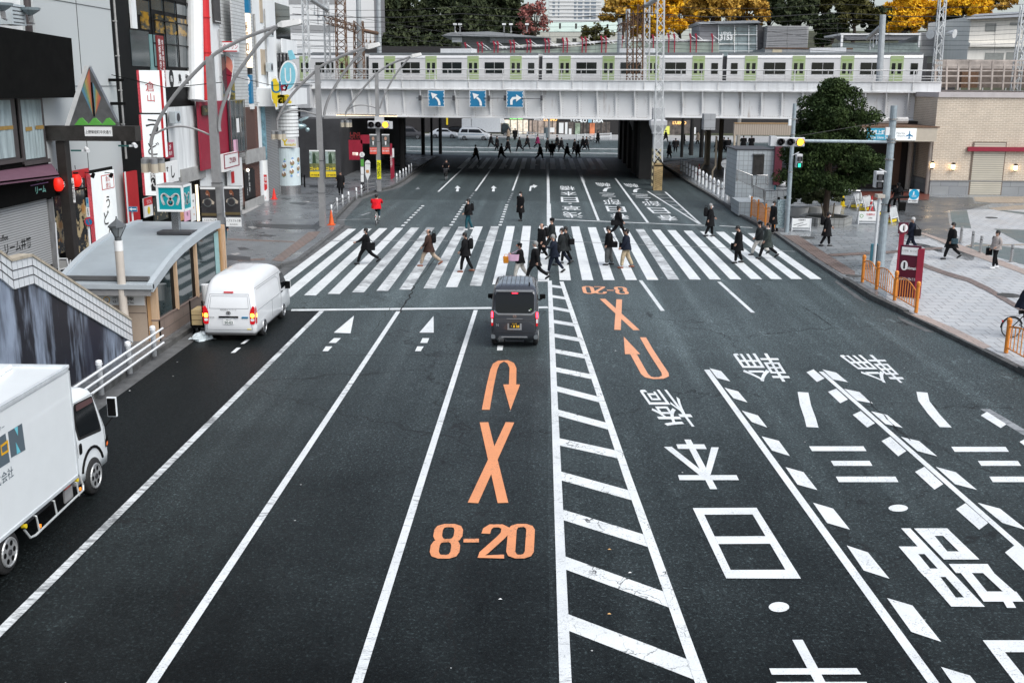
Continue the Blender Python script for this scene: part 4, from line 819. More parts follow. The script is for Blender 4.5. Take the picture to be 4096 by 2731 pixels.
LT3,B3=street_lamp('farthest bowed street lamp, carrying the amber traffic signal',(1517,765),290,82,((1642,228),(1686,218)),[(1642,228),(1579,248),(1521,281),(1468,335),(1419,397),(1392,433),(1383,453)],[(1640,228),(1602,272),(1570,317),(1544,366),(1526,411),(1520,435)],[(1385,446),(1414,424),(1450,420),(1486,426),(1512,437)],((1359,480),(1411,509)),.28)
b=MB(GREYM);q=lambda u,v:py(u,v,B3.y-.2);b.bar(q(1296,471),q(1505,468),.12,.16);tag(b.build('cross_beam'),'grey horizontal beam reaching left from the farthest street lamp','beam')
def banner(label,qd,Y,base,items,grp):
 o_,pn=sign(label,qd,('y',Y),base,items,th=.015,name='banner',cat='banner',group=grp);return o_
dkp=mat('banner_dark_print',(.03,.028,.03),.6,var=.5,scale=3)
portrait=[('r',SIGNW,0,0,1,.07),('c',SKIN,.45,.2,.05,1.3),('p',mat('auburn',(.22,.07,.03),.6),[(.36,.12),(.5,.1),(.62,.2),(.6,.33),(.5,.22),(.38,.22)]),('p',mat('cream_print',(.45,.38,.30),.6),[(.15,.42),(.4,.36),(.6,.36),(.9,.48),(.85,.56),(.1,.52)]),('c',mat('wheel_print',(.12,.13,.13),.5),.45,.5,.14),('c',dkp,.45,.5,.11),('p',mat('gold_band',(.12,.09,.04),.6),[(0,.84),(1,.84),(1,.93),(0,.93)])]
banner('black portrait banner left of the nearest street lamp',[(796,749),(862,749),(866,872),(812,872)],B1.y-.3,dkp,portrait,'portrait banners on the nearest lamp');banner('black portrait banner right of the nearest street lamp',[(892,747),(957,747),(962,868),(904,868)],B1.y-.31,dkp,portrait,'portrait banners on the nearest lamp')
banner('white lettered strip under the left portrait banner',[(812,873),(868,873),(868,890),(814,890)],B1.y-.3,SIGNW,[('t',INK,'ハプスブルク展',.5,.5,.5)],None);banner('white lettered sheet under the right portrait banner',[(902,871),(965,871),(966,908),(905,905)],B1.y-.31,SIGNW,[('t',INK,'ハプスブルク展',.5,.35,.3),('t',INK,'国立西洋美術館',.5,.75,.12)],None)
b=MB(GREYM);b.bar(py(795,747,B1.y-.28),py(968,745,B1.y-.28),.035);b.bar(py(808,868,B1.y-.26),py(890,848,B1.y-.26),.03);tag(b.build('banner_rod'),'grey rod holding the portrait banners','rod')
cyp=[('r',SIGNW,0,0,1,.05),('p',mat('cypress_print',(.02,.05,.02),.6),[(.35,.2),(.5,.07),(.62,.2),(.68,.5),(.3,.5)]),('r',mat('pale_sky_print',(.30,.38,.36),.6,var=.5,scale=6),.0,.06,.28,.5),('r',mat('olive_print',(.14,.15,.05),.6,var=.6,scale=9),0,.5,1,.74),('t',YEL,'ゴッホ',.5,.69,.13,.05),('r',YEL,0,.8,1,1),('t',INK,'上野の森美術館',.5,.93,.07)]
banner('yellow and green painting banner left of the middle lamp',[(1237,601),(1276,601),(1278,708),(1240,708)],B2.y-.3,mat('sage_print',(.20,.26,.20),.6,var=.6,scale=5),cyp,'painting banners on the middle lamp');banner('yellow and green painting banner right of the middle lamp',[(1301,601),(1342,601),(1344,708),(1304,708)],B2.y-.31,mat('sage_print',(.2,.26,.2)),cyp,'painting banners on the middle lamp')
man=[('r',SIGNW,0,0,1,.06),('c',SKIN,.5,.22,.07,1.3),('p',SIGNW,[(.38,.36),(.62,.36),(.55,.55),(.45,.55)]),('r',mat('coral',(.75,.10,.07),.6),0,.66,1,1),('t',SIGNW,'コートールド',.5,.73,.07),('t',SIGNW,'美術館展',.5,.84,.09)]
banner('dark banner with coral foot left of the farthest lamp',[(1478,537),(1507,537),(1507,617),(1479,617)],B3.y-.25,mat('grey_print',(.09,.10,.10),.6,var=.7,scale=4),man,'coral footed banners on the farthest lamp');banner('dark banner with coral foot right of the farthest lamp',[(1527,537),(1558,537),(1558,617),(1528,617)],B3.y-.26,mat('grey_print',(.09,.1,.1)),man,'coral footed banners on the farthest lamp')
sign('yellow vertical warning strip tied to the farthest street lamp',[(1508,641),(1524,641),(1524,716),(1508,716)],('y',B3.y-.22),mat('vivid_yellow',(.82,.80,.0),.5,var=.03),[('v',INK,'危険路上喫煙禁止',.3,.5,.09,.03),('v',INK,'まちをきれいに',.72,.5,.09,.03)],th=.02,edge=BLU)
def signal(label,q4,Y,lit,name='traffic_signal',hood=True):
 (u0,v0),(u1,v1)=q4;a,c=py(u0,v0,Y),py(u1,v1,Y);W_,H_=c.x-a.x,a.z-c.z;ctr=(a+c)/2
 t=T(name,label,'traffic signal',ctr);b=MB(mat('signal_casing',(.60,.61,.62),.45,.2,var=.05));b.box((a.x,Y,c.z),(c.x,Y+.18,a.z));b.build('casing',t,bevel=.03)
 r_=H_*.38
 for k in range(3):
  cc=V((a.x+W_*(k+.5)/3,Y-.004,ctr.z));on=(k==2 and lit)
  b=MB(LITO if on else mat('dark_lens',(.015,.012,.014),.2));b.smooth=True;b.disc(cc,r_,Y3,24,.03);b.smooth=False;b.build('lens',t)
  b=MB(DKG);rings=[[cc+V((math.cos(x)*r_*1.08,-dp*(1 if math.sin(x)>-.5 else.25),math.sin(x)*r_*1.08))for x in[i*2*PI/24 for i in range(24)]]for dp in(0,.2)];b.loft(rings,False,False);b.build('visor',t)
 return t,ctr
sg,c=signal('traffic signal showing amber on the farthest street lamp',((1470,484),(1556,515)),B3.y-.5,True)
b=MB(mat('signal_casing',(.6,.61,.62)));p=Pn([(1498,467),(1534,485)],('y',B3.y-.45));p.slab(b,.3,0);b.box((c.x-.05,B3.y-.3,c.z-.05),(c.x+.5,B3.y-.1,c.z+.1));b.build('mount_box',sg)
b=MB(mat('signal_casing',(.6,.61,.62)));a=py(1558,500,B3.y-.4);b.box(a-V((.0,.15,.28)),a+V((.22,.15,.25)));b.build('side_signal',sg)
for i,(u,v0,v1,r_)in enumerate([(470,-20,640,.05),(772,660,415,.05),(879,120,600,.04),(1022,60,350,.07),(1064,40,345,.05)]):
 b=MB(mat('wall_pipe',(.34,.34,.33),.6,var=.25));y_=fy(u,300);b.cyl((FX+.1,y_,fz(u,min(v0,v1))),(FX+.1,y_,max(.2,fz(u,max(v0,v1)))),r_,n=8)
 for k in range(4):z=fz(u,min(v0,v1))-1.2-k*1.5;b.box((FX,y_-.09,z),(FX+.14,y_+.09,z+.05))
 tag(b.build('wall_pipe'),['thin grey pipe on the black column by the arch','thin pipe down the grimy white wall','thin pipe between the poster and the tiled building','thick pale pipe at the left edge of the corner building','pale pipe beside the recessed windows of the corner building'][i],'pipe','pipes on the left facades')
for i,(u,v)in enumerate([(700,470),(1080,130),(1078,270)]):
 c=px(u,v,FX+.35);t=T('wall_air_conditioner',['air conditioner unit above the grimy white wall','upper air conditioner unit on the corner building','lower air conditioner unit on the corner building'][i],'air conditioner',c);b=MB(mat('ac_casing',(.45,.5,.52)));b.ob(c,(.34,.8,.6));b.build('casing',t,bevel=.02);b=MB(DKG);b.disc(c+X3*.18,.22,X3,16,.02);b.build('fan_grille',t)
for i,(a,c2)in enumerate([(((446,300,FX+.1)),(888,330,B1.x)),((905,300,FX+.2),(1285,330,B2.x))]):
 b=MB(BLK);p,q_=px(*a),px(*c2);b.tube([p,p.lerp(q_,.5)-Z3*.4,q_],.018,5);tag(b.build('service_cable'),['black cable sagging from the arch column to the nearest street lamp','black cable sagging from the crimson shop to the middle street lamp'][i],'cable','cables over the left pavement')
A_=g(300,1062,.13);YQ=41.5
t=T('street_arch','dark street arch with a rainbow striped steel peak and white name board','arch',(FX,YQ,.13));q=lambda u,v:py(u,v,YQ)
b=MB(mat('brown_black_steel',(.035,.03,.027),.5,.3,var=.2));xl,xr=q(249,600).x,q(284,600).x
b.box((q(252,900).x,YQ,.13),(q(287,900).x,YQ+.45,q(260,565).z));b.build('post',t)
b=MB(mat('beam_steel',(.07,.065,.06),.35,.6,var=.3));b.box((q(188,540).x,YQ-.1,q(188,563).z),(q(545,540).x,YQ+.5,q(188,503).z));b.build('beam',t)
b=MB(mat('brushed_steel',(.22,.22,.22),.35,.7,var=.25,scale=2));P=[q(262,503),(q(350,264)+q(357,264))/2,q(468,492),q(468,503)]
b.ext([q(278,503),q(356,268),q(468,490),q(468,503)],Y3*.22)
mr=mat('rainbow_red',(.42,.12,.08),.5);stp=[mat('rainbow_blue',(.10,.22,.30),.5),mat('rainbow_green',(.14,.26,.18),.5),mat('rainbow_ochre',(.36,.28,.10),.5),mat('rainbow_orange',(.42,.18,.08),.5),mr]
def tri_band(a,c,d,n):
 for i in range(n):
  b.m(stp[i%5]);p0,p1=a.lerp(c,i/n),a.lerp(c,(i+1)/n);b.poly([p0-Y3*.006,p1-Y3*.006,d.lerp(p1,.02)-Y3*.006,d.lerp(p0,.02)-Y3*.006])
tri_band(q(326,362),q(358,275),q(372,462),5);tri_band(q(370,330),q(404,392),q(382,460),5)
b.m(BLK);b.bar(q(366,330)-Y3*.01,q(378,466)-Y3*.01,.05);b.m(mat('bright_edge',(.62,.63,.62),.4));b.ext([q(259,503),q(337,264),q(357,264),q(278,503)],Y3*.26-V((0,.0,0)))
b.build('peak',t)
b=MB(GREENL)
for u in(326,380,434):b.ext([q(u-26,501),q(u-6,474),q(u+4,472),q(u+28,496),q(u+28,501)],-Y3*.06)
b.build('green_hills',t)
sign('white name board with black characters on the street arch',[(337,511),(446,505),(448,541),(340,550)],('y',YQ-.14),SIGNW,[('t',INK,'上野御徒町中央通り',.5,.5,.48,.01)],th=.05,name='street_name_board')
for i,(u,v)in enumerate([(350,603),(540,584)]):
 c=q(u,v);b=MB(mat('dark_green_arm',(.02,.10,.09),.5));b.bar(c-X3*.65,c-X3*.2,.06);b.m(WPL);b.bar(c-X3*.22,c,.08);b.cyl(c+V((-.05,0,.08)),c+V((.12,-.22,0)),.075);tag(b.build('security_camera'),['white security camera on a green arm at the arch post','white security camera on a green arm at the black wall'][i],'camera','security cameras on green arms')
sign('narrow white sign with vertical characters on the arch post',[(286,714),(294,712),(300,810),(293,811)],('y',YQ-.05),SIGNW,[('v',INK,'上野二丁目防犯',.5,.5,.1)],th=.04)
def post(name,label,base,topv,r=.035,m=WP,cat='post',Y=None,z0=.13,grp=None):
 p=g(*base,z0)if Y is None else py(*base,Y);tz=py(base[0],topv,p.y).z;b=MB(m);b.cyl((p.x,p.y,z0),(p.x,p.y,tz),r,n=10);o=b.build(name);tag(o,label,cat,grp);return p
p=post('sign_post','white post of the one way sign in front of the red panel',(535,930),838,Y=41,cat='post')
sign('small blue one way sign with white left arrow',[(514,827),(548,827),(548,847),(514,847)],('y',40.9),BLU,[('p',SIGNW,[(.08,.5),(.4,.15),(.4,.38),(.92,.38),(.92,.62),(.4,.62),(.4,.85)])],th=.03,edge=SIGNW,name='road_sign',cat='road sign')
p=py(364,1030,40.6);b=MB(WP);b.tube([(p.x,40.6,.13),py(352,880,40.6),py(348,800,40.6)],.045,8);tag(b.build('sign_post'),'white leaning post before the food picture window','post')
for lb,q4,m,it in[('upright blue and white plate at the top of the leaning post',[(343,792),(353,790),(356,828),(346,830)],mat('pale_blue_plate',(.25,.45,.55),.4),[('r',BLU,.2,.1,.8,.6)]),('white plate with tiny characters on the leaning post',[(344,830),(357,829),(359,867),(347,868)],SIGNW,[('v',INK,'自転車通行',.5,.5,.15)]),('oval red and blue no parking sign on the leaning post',[(349,869),(361,868),(362,906),(351,907)],BLU,[('c',RED,.5,.5,.48,1),('c',BLU,.5,.5,.36,1),('p',RED,[(.1,.2),(.25,.12),(.9,.8),(.75,.88)])])]:
 sign(lb,q4,('y',40.5),m,it,th=.02,name='road_sign',cat='road sign')
t=T('folding_barrier','small white tubular barrier leaning beside the food picture window','barrier',py(255,1075,39.6));b=MB(WP)
for a,c in[((222,890),(236,1090)),((236,1034),(268,1034)),((268,1034),(280,1090)),((282,1040),(276,1100)),((236,1090),(284,1084)),((240,1078),(270,1070))]:b.bar(py(*a,39.6),py(*c,39.6),.035)
b.build('frame',t);b=MB(CON);Pn([(236,1040),(266,1040),(270,1075),(238,1078)],('y',39.62)).slab(b,.02);b.build('panel',t)
XS=-12.0;y0=32.2;y1=39.4
t=T('subway_entrance','curved grey roofed subway entrance with wood mullions behind the white van','subway entrance',(XS,y0,.13))
prof=[px(u,v,XS)for u,v in[(600,1140),(618,1112),(640,1083),(664,1050),(689,1020),(726,983),(770,948),(810,919),(850,895),(872,888)]]
ROOF=mat('roof_sheet',(.40,.45,.48),.35,.25,var=.06,scale=1.5);XL=-14.9
b=MB(ROOF);b.smooth=True
for a,c in zip(prof,prof[1:]):
 b.poly([(XL,a.y,a.z),(XS-.05,a.y,a.z),(XS-.05,c.y,c.z),(XL,c.y,c.z)])
b.smooth=False;b.m(mat('roof_edge',(.50,.55,.58),.4,.2,var=.05))
for X in(XL,XS):
 for a,c in zip(prof,prof[1:]):b.hexa([(X-.09,a.y,a.z-.22),(X+.09,a.y,a.z-.22),(X+.09,c.y,c.z-.22),(X-.09,c.y,c.z-.22)],[(X-.09,a.y,a.z+.05),(X+.09,a.y,a.z+.05),(X+.09,c.y,c.z+.05),(X-.09,c.y,c.z+.05)])
a=prof[0];b.box((XL,a.y-.12,a.z-.12),(XS+.09,a.y+.1,a.z+.02));b.m(mat('gutter_dark',(.10,.10,.10),.5));b.box((XL+.1,a.y+.16,a.z+.1),(XS-.1,a.y+.3,a.z+.22));b.m(GREYM);b.box((XL,a.y-.06,a.z-.33),(XS,a.y+.05,a.z-.12));b.build('roof',t)
b=MB(TILEB);zb=.78;b.box((XS-.2,y0,.13),(XS,y1,zb));b.box((XL,y0,.13),(XL+.2,y1,zb));b.m(mat('sill_stone',(.20,.15,.13),.6));b.box((XS-.22,y0-.02,zb),(XS+.02,y1,zb+.04));b.build('base_wall',t)
def zr(y):
 for a,c in zip(prof,prof[1:]):
  if a.y<=y<=c.y:return a.z+(c.z-a.z)*(y-a.y)/(c.y-a.y)
 return prof[-1].z if y>prof[-1].y else prof[0].z
b=MB(mat('beige_cladding',(.46,.37,.29),.5,.1,var=.05));b.box((XL+.1,y0-.01,.13),(XS-.35,y0+.1,prof[0].z-.3));b.build('end_wall',t)
b=MB(mat('panel_seam',(.05,.04,.04),.6,var=0));b.bar((XS-1.2,y0-.014,.2),(XS-1.2,y0-.014,1.05),.012);b.bar((XL+.1,y0-.014,1.03),(XS-.36,y0-.014,1.03),.012);b.build('seam',t)
yy=[y0+.1,px(702,1100,XS).y,px(783,1050,XS).y,y1-.35]
b=MB(WOOD)
for u_,w_ in((XS-.27,.16),):b.box((XS-.32,y0,.13),(XS-.2,y0+.1,prof[0].z-.2));
b.m(mat('wood_pale',(.60,.42,.27),.5,var=.15,scale=8,streak=True));b.box((XS-.2,y0-.01,.13),(XS-.0,y0+.14,prof[0].z-.18));b.build('corner_post',t)
for y in yy[1:3]:
 b=MB(mat('wood_pale',(.6,.42,.27)));b.box((XS-.05,y-.05,zb),(XS+.05,y+.05,zr(y)-.2));b.m(BLK);b.box((XS-.3,y-.32,zb),(XS-.05,y-.05,zr(y)-.2));b.box((XS-.3,y+.05,zb),(XS-.02,y+.09,zr(y)-.2));b.build('mullion',t)
b=MB(WOOD)
for k in range(5):y=y1-.35+k*.11;b.m([WOOD,mat('wood_pale',(.6,.42,.27))][k%2]);b.box((XS-.12,y,.13),(XS+(.06 if k%2 else.0),y+.09,zr(y)-.18))
b.build('slatted_corner',t)
SGL=mat('entrance_glass',(.035,.05,.052),.04,var=.5,scale=.8,spec=1.0)
for a,c in zip(yy,yy[1:]):
 b=MB(SGL);n=6;ys=[a+.06+(c-a-.12)*i/n for i in range(n+1)]
 for p_,q_ in zip(ys,ys[1:]):b.poly([(XS-.06,p_,zb),(XS-.06,q_,zb),(XS-.06,q_,zr(q_)-.2),(XS-.06,p_,zr(p_)-.2)])
 b.build('window',t)
b=MB(mat('pale_teal_film',(.30,.52,.52),.3,var=.1));b.poly([(XS-.05,y1-.95,zb),(XS-.05,y1-.42,zb),(XS-.05,y1-.42,2.7),(XS-.05,y1-.95,2.66)]);b.build('frosted_strip',t)
b=MB(mat('inner_dark',(.03,.028,.026),.8));b.box((XL+.2,y0+.2,.14),(XS-.5,y1,.5));b.build('interior_floor',t)
o_,pn=sign('white station name sign on the end of the subway entrance',[(353,1176),(576,1180),(577,1222),(353,1218)],('y',y0-.05),SIGNW,[('c',mat('ring_orange',(.85,.50,.05),.5),.33,.5,.32),('c',SIGNW,.33,.5,.24),('t',INK,'G',.33,.34,.2),('t',INK,'16',.33,.66,.24,.02),('c',mat('ring_grey',(.5,.5,.5),.5),.48,.5,.3),('c',SIGNW,.48,.5,.25),('t',INK,'H',.48,.34,.2),('t',INK,'17',.48,.66,.24,.02),('t',INK,'上野駅',.72,.38,.34,.01),('t',INK,'Ueno Sta.',.72,.74,.2)],th=.06,name='station_sign')
YC=36.0;P0,P1=py(628,746,YC),py(734,843,YC);w_=P1.x-P0.x;h_=P0.z-P1.z
t=T('metro_sign_cube','teal illuminated cube with a looped white letter M on the subway roof','sign',(P0.x+w_/2,YC+w_/2,zr(YC+.4)))
b=MB(mat('cube_teal',(.0,.23,.26),.35,var=.04,emit=.12));b.box((P0.x,YC,P1.z),(P1.x,YC+w_,P0.z));b.build('cube',t,bevel=.03)
b=MB(SIGNW);e=.035
for c in[(0,0),(1,0),(1,1),(0,1)]:
 x=P0.x+w_*c[0];y=YC+w_*c[1];b.box((x-e,y-e,P1.z-e),(x+e,y+e,P0.z+e))
for z in(P0.z,P1.z):b.box((P0.x-e,YC-e-.003,z-e),(P1.x+e,YC+e,z+e));b.box((P1.x-e,YC,z-e),(P1.x+e+.003,YC+w_,z+e));b.box((P0.x-e-.003,YC,z-e),(P0.x+e,YC+w_,z+e))
b.m(GREYM);b.box((P0.x,YC,P0.z+.03),(P1.x,YC+w_,P0.z+.06));b.build('frame',t)
def loopm(o,r,s,nrm):
 pth=[(.24,.72),(.16,.52),(.17,.34),(.28,.30),(.40,.38),(.52,.50),(.60,.60),(.58,.70),(.5,.73),(.42,.70),(.40,.60),(.48,.50),(.60,.38),(.72,.30),(.83,.34),(.84,.52),(.76,.72)]
 P=[o+r*s*u-Z3*s*v for u,v in pth]
 for _ in range(2):P=[P[0]]+[x_ for i in range(len(P)-1)for x_ in(P[i].lerp(P[i+1],.25),P[i].lerp(P[i+1],.75))]+[P[-1]]
 b=MB(SIGNW)
 for i in range(len(P)-1):d=(P[i+1]-P[i]).normalized();n=d.cross(nrm).normalized()*s*.05;b.poly([P[i]-n-d*.008,P[i]+n-d*.008,P[i+1]+n+d*.008,P[i+1]-n+d*.008])
 b.build('emblem',t)
loopm(V((P0.x,YC-.006,P0.z)),X3,w_,Y3);loopm(V((P1.x+.006,YC,P0.z)),Y3,w_,X3)
b=MB(STL);cx=P0.x+w_/2;zr_=zr(YC+w_/2);b.box((cx-.12,YC+w_/2-.12,zr_-.05),(cx+.12,YC+w_/2+.12,P1.z));b.m(DKG);b.box((cx-.6,YC+w_/2-.3,zr_+.0),(cx+.6,YC+w_/2+.35,zr_+.09));b.build('stand',t)
c=py(497,1262,31.75);x,y=c.x,c.y
t=T('lantern_post','cream round post with a grey tapered lantern beside the stair wall','street lamp',(x,y,.13));z=lambda v:py(480,v,y).z;xo=lambda u,v:py(u,v,y).x
b=MB(mat('cream_post',(.55,.50,.44),.5,var=.08));b.cyl((x,y,.13),(x,y,z(963)),.125,n=16);b.cyl((x,y,.13),(x,y,z(1240)),.17,.13,n=16);b.m(SIGNW);b.cyl((x,y,z(1003)),(x,y,z(962)),.13,n=16);b.build('post',t)
b=MB(mat('lantern_grey',(.12,.13,.135),.4,.4));b.cyl((x,y,z(962)),(x,y,z(948)),.1,.1,12);zt=z(908);b.tube([(x,y,zt),(x,y,zt+.05),(x,y,z(880)),(x,y,z(870)),(x,y,z(866))],[.29,.28,.05,.02,.03],6)
for k in range(6):a=k*PI/3;b.bar((x+.09*math.cos(a),y+.09*math.sin(a),z(948)),(x+.25*math.cos(a),y+.25*math.sin(a),zt),.022)
b.build('lantern_cage',t);b=MB(mat('frosted_pane',(.34,.37,.38),.3));b.cyl((x,y,z(947)),(x,y,zt),.08,.23,6);b.build('pane',t)
XT_=-12.5
t=T('stair_wall','overpass stair wall with white tiled parapet and dark streaky mural','wall',(XT_,31.2,.13))
top=[px(u,v,XT_)for u,v in[(-260,890),(0,1013),(45,1046),(127,1026),(525,1283)]];bot=[px(u,v,XT_)for u,v in[(-260,985),(0,1122),(60,1156),(136,1133),(528,1372)]]
ex=top[0]-top[1];top[0]=top[1]+ex*3;bot[0]=bot[1]+(bot[0]-bot[1])*3
for a,c in zip(top,bot):c.y=a.y
TW=V((-.28,0,0));b=MB(mat('parapet_tile',(.68,.71,.73),.3,var=.06,scale=6))
for i in range(4):b.hexa([bot[i],bot[i+1],bot[i+1]+TW,bot[i]+TW],[top[i],top[i+1],top[i+1]+TW,top[i]+TW])
b.m(mat('tile_joint',(.04,.04,.045),.8,var=0));E=X3*.004
for i in range(4):
 for f in(1/3,2/3):b.bar(top[i].lerp(bot[i],f)+E,top[i+1].lerp(bot[i+1],f)+E,.01,.022)
 n=max(1,int((top[i+1]-top[i]).length/.24))
 b.m(mat('tile_joint_thin',(.36,.39,.41),.8,var=0))
 for k in range(n+1):
  a=top[i].lerp(top[i+1],k/n);c=bot[i].lerp(bot[i+1],k/n);b.bar(a+E,c+E,.006,.009)
 b.m(mat('tile_joint',(.04,.04,.045)))
for f in(1/3,2/3):a=top[4].lerp(bot[4],f)+Y3*.004;b.bar(a+X3*.0,a+TW,.02,.008)
b.build('parapet',t)
b=MB(mat('coping_stone',(.42,.37,.29),.8,var=.2,scale=5));n_=0
for i in range(4):
 k=max(1,int((top[i+1]-top[i]).length/.45))
 for j in range(k):
  a=top[i].lerp(top[i+1],(j+.02)/k);c=top[i].lerp(top[i+1],(j+.98)/k);e=V((.03,0,0));b.hexa([a+e,c+e,c+TW-e,a+TW-e],[a+e+Z3*.07,c+e+Z3*.07,c+TW-e+Z3*.07,a+TW-e+Z3*.07])
b.build('coping',t)
MUR=NT('mural_paint');n1=MUR.noise(1.15,5,st=(1,1.0,.10),rough=.62);n2=MUR.noise(.45,3,st=(1,1,.6));n3=MUR.noise(3.5,6,st=(1,1,.25))
f=MUR.math('ADD',MUR.math('MULTIPLY',n1,.7),MUR.math('MULTIPLY',n3,.3));c=MUR.mix(MUR.ramp(f,.46,.60),(.010,.011,.018),(.30,.36,.46));c=MUR.mix(MUR.ramp(n2,.52,.66,0,.8),c,(.012,.014,.03));MUR.col(c);MUR.rough(.5)
b=MB(MUR.m);q_=[V((XT_-.06,p.y,p.z+.01))for p in bot]
for i in range(4):b.hexa([(XT_-.06,q_[i].y,-.0),(XT_-.06,q_[i+1].y,-.0),(XT_-.25,q_[i+1].y,-.0),(XT_-.25,q_[i].y,0)],[q_[i],q_[i+1],q_[i+1]-X3*.19,q_[i]-X3*.19])
b.build('mural',t)
b=MB(CON)
for k in range(28):a=k/28;p=top[4].lerp(top[3],a);zt=.13+(top[3].z-1.3-.13)*(k+1)/28;b.box((XT_-2.2,p.y-.24,.0),(XT_-.28,p.y,max(.2,zt)))
b.build('steps',t)
t=T('pipe_railing','white three-pipe roadside railing on three domed posts below the mural','railing',(-11.48,28,.13))
pb=[g(406,1577,.13),g(520,1493,.13),g(618,1424,.13)];pb=[pb[0]+(pb[0]-pb[1])*2,pb[0]+(pb[0]-pb[1])]+pb
tops=[px(u,v,pb[2].x).z for u,v in[(404,1447)]];H_=.93
for p in pb:
 b=MB(WP);b.smooth=True;b.tube([p,p+Z3*(H_-.12),p+Z3*(H_-.1),p+Z3*(H_-.02),p+Z3*H_],[.075,.075,.09,.075,.02],14);b.smooth=False;b.ring(p+Z3*(H_-.12),.08,.012,Z3,14);b.build('post',t)
for h in(.72,.50,.28):
 b=MB(WP);a=pb[0]+V((.1,0,h));c=pb[4]+V((.1,.55,h));b.cyl(a,c,.032,n=10);b.build('rail',t)
c=g(808,1358,.012)
b=MB(mat('thin_plastic',(.50,.56,.58),.35,var=.25,scale=12));random.seed(3);V0=[]
nu,nv=12,7;vs=[];fs=[]
for j in range(nv):
 a=PI/2*j/(nv-1)
 for i in range(nu):
  tt=2*PI*i/nu;rr=.23*math.cos(a)*(1+.35*math.sin(3*tt+j))+random.uniform(-.03,.03);vs.append(c+V((rr*math.cos(tt)*1.25,rr*math.sin(tt),.26*math.sin(a)*(1+random.uniform(-.15,.15)))))
for j in range(nv-1):
 for i in range(nu):fs.append((j*nu+i,j*nu+(i+1)%nu,(j+1)*nu+(i+1)%nu,(j+1)*nu+i))
b.add(vs,fs);b.poly([c+V((.2,.05,.02)),c+V((.55,.12,.01)),c+V((.5,-.02,.04)),c+V((.22,-.08,.02))]);b.poly([c+V((-.2,0,.02)),c+V((-.42,-.1,.02)),c+V((-.38,.03,.07))])
tag(b.build('plastic_bag'),'crumpled translucent plastic bag lying on the road behind the white van','bag')
def bollard(p,h=.85,r=.06,m=WP):
 pass
rows=[(1430,803,1),(1424,832,0),(1325,875,0),(1347,840,1),(1371,827,1),(1395,814,1),(1445,784,0),(1456,773,0),(1508,764,0)]
bt=None
def rail_post(u,v,h=.82,lab='',grp='white kerbside posts',name='bollard'):
 global bt
 p=g(u,v,.13)
 if bt is None:
  bt=T(name,lab,'bollard',p,group=grp);b=MB(WP);b.smooth=True;b.tube([(0,0,0),(0,0,h-.03),(0,0,h)],[.058,.058,.03],12);b.build('post',bt,local=True)
  b=MB(GREYM);b.cyl((0,0,h*.62),(0,0,h*.70),.068,n=12);b.build('collar',bt,local=True);return p
 r=dup(bt,p,0,lab,grp);return p
Lp=[(1327,873,'first white kerb post, next to the orange cone'),(1349,842,'second white kerb post from the orange cone'),(1371,829,'third white kerb post from the orange cone'),(1395,815,'fourth white kerb post from the orange cone'),(1426,797,'white kerb post left of the bus stop'),(1446,785,'white kerb post in front of the bus stop'),(1457,773,'white kerb post under the tall bus stop board'),(1508,764,'white kerb post touching the farthest street lamp'),(1587,734,'white kerb post nearest beyond the farthest lamp'),(1600,722,'second white kerb post beyond the farthest lamp'),(1613,713,'third white kerb post beyond the farthest lamp'),(1624,708,'fourth dim kerb post toward the bridge'),(1636,696,'fifth dim kerb post toward the bridge'),(1646,690,'last dim kerb post before the bridge')]
LP=[rail_post(u,v,lab=l)for u,v,l in Lp]
for i,j in[(0,1),(1,2),(2,3),(5,6),(6,7)]:
 b=MB(GREYM);a,c=LP[i],LP[j]
 for h in(.35,.62):b.cyl(a+Z3*h,c+Z3*h,.022,n=8)
 tag(b.build('kerb_rail'),'double grey rail between kerb posts, '+['nearest the orange cone','second from the cone','third from the cone','','','under the bus stop','beside the farthest lamp'][i],'rail','rails between kerb posts')
def cone(label,p,h=.7,bands=False,m=None,grp='traffic cones',lean=0):
 t=T('traffic_cone',label,'traffic cone',p,group=grp);r0=.16;m=m or mat('cone_orange',(.75,.12,.02),.5,var=.1);b=MB(m)
 b.tube([(0,0,.04),(0,0,h)],[r0,.03],14)
 b.build('cone',t,local=True)
 if bands:
  b=MB(SIGNW)
  for f in(.35,.65):b.tube([(0,0,h*f),(0,0,h*f+.1)],[r0+(.03-r0)*(h*f-.04)/(h-.04)+.006,r0+(.03-r0)*(h*f+.06)/(h-.04)+.006],14)
  b.build('reflective_band',t,local=True)
 b=MB(m if not bands else RED);b.box((-.2,-.2,0),(.2,.2,.045));b.build('base',t,local=True);return t
cone('orange traffic cone on a dark base at the left crosswalk corner',g(1326,900,.13),.85)
cone('red traffic cone standing on the left pavement beside the brown entrance',g(1097,797,.13),.75,m=mat('cone_red',(.75,.03,.02),.5,var=.1));cone('red traffic cone half hidden behind the tax free sign pillar',g(1073,787,.13),.75,m=mat('cone_red',(.75,.03,.02)))
for i,(u,v)in enumerate([(1123,785),(1148,775),(1166,765)]):
 b=MB(STL);p=g(u,v,.13);b.cyl(p,p+Z3*.8,.035,n=8);tag(b.build('slim_bollard'),['first slim steel bollard by the red cone','middle slim steel bollard by the shutter','slim steel bollard at the round advert column'][i],'bollard','slim steel bollards by the shutter')
for i,(u,v)in enumerate([(1206,741),(1219,749)]):
 b=MB(BLK);p=g(u,v,.13);b.cyl(p,p+Z3*.85,.06,n=10);b.sph(p+Z3*.9,.07);tag(b.build('black_bollard'),['left black bollard at the side street mouth','right black bollard at the side street mouth'][i],'bollard','black bollards at the side street')
Yb=g(1446,785).y+.8;
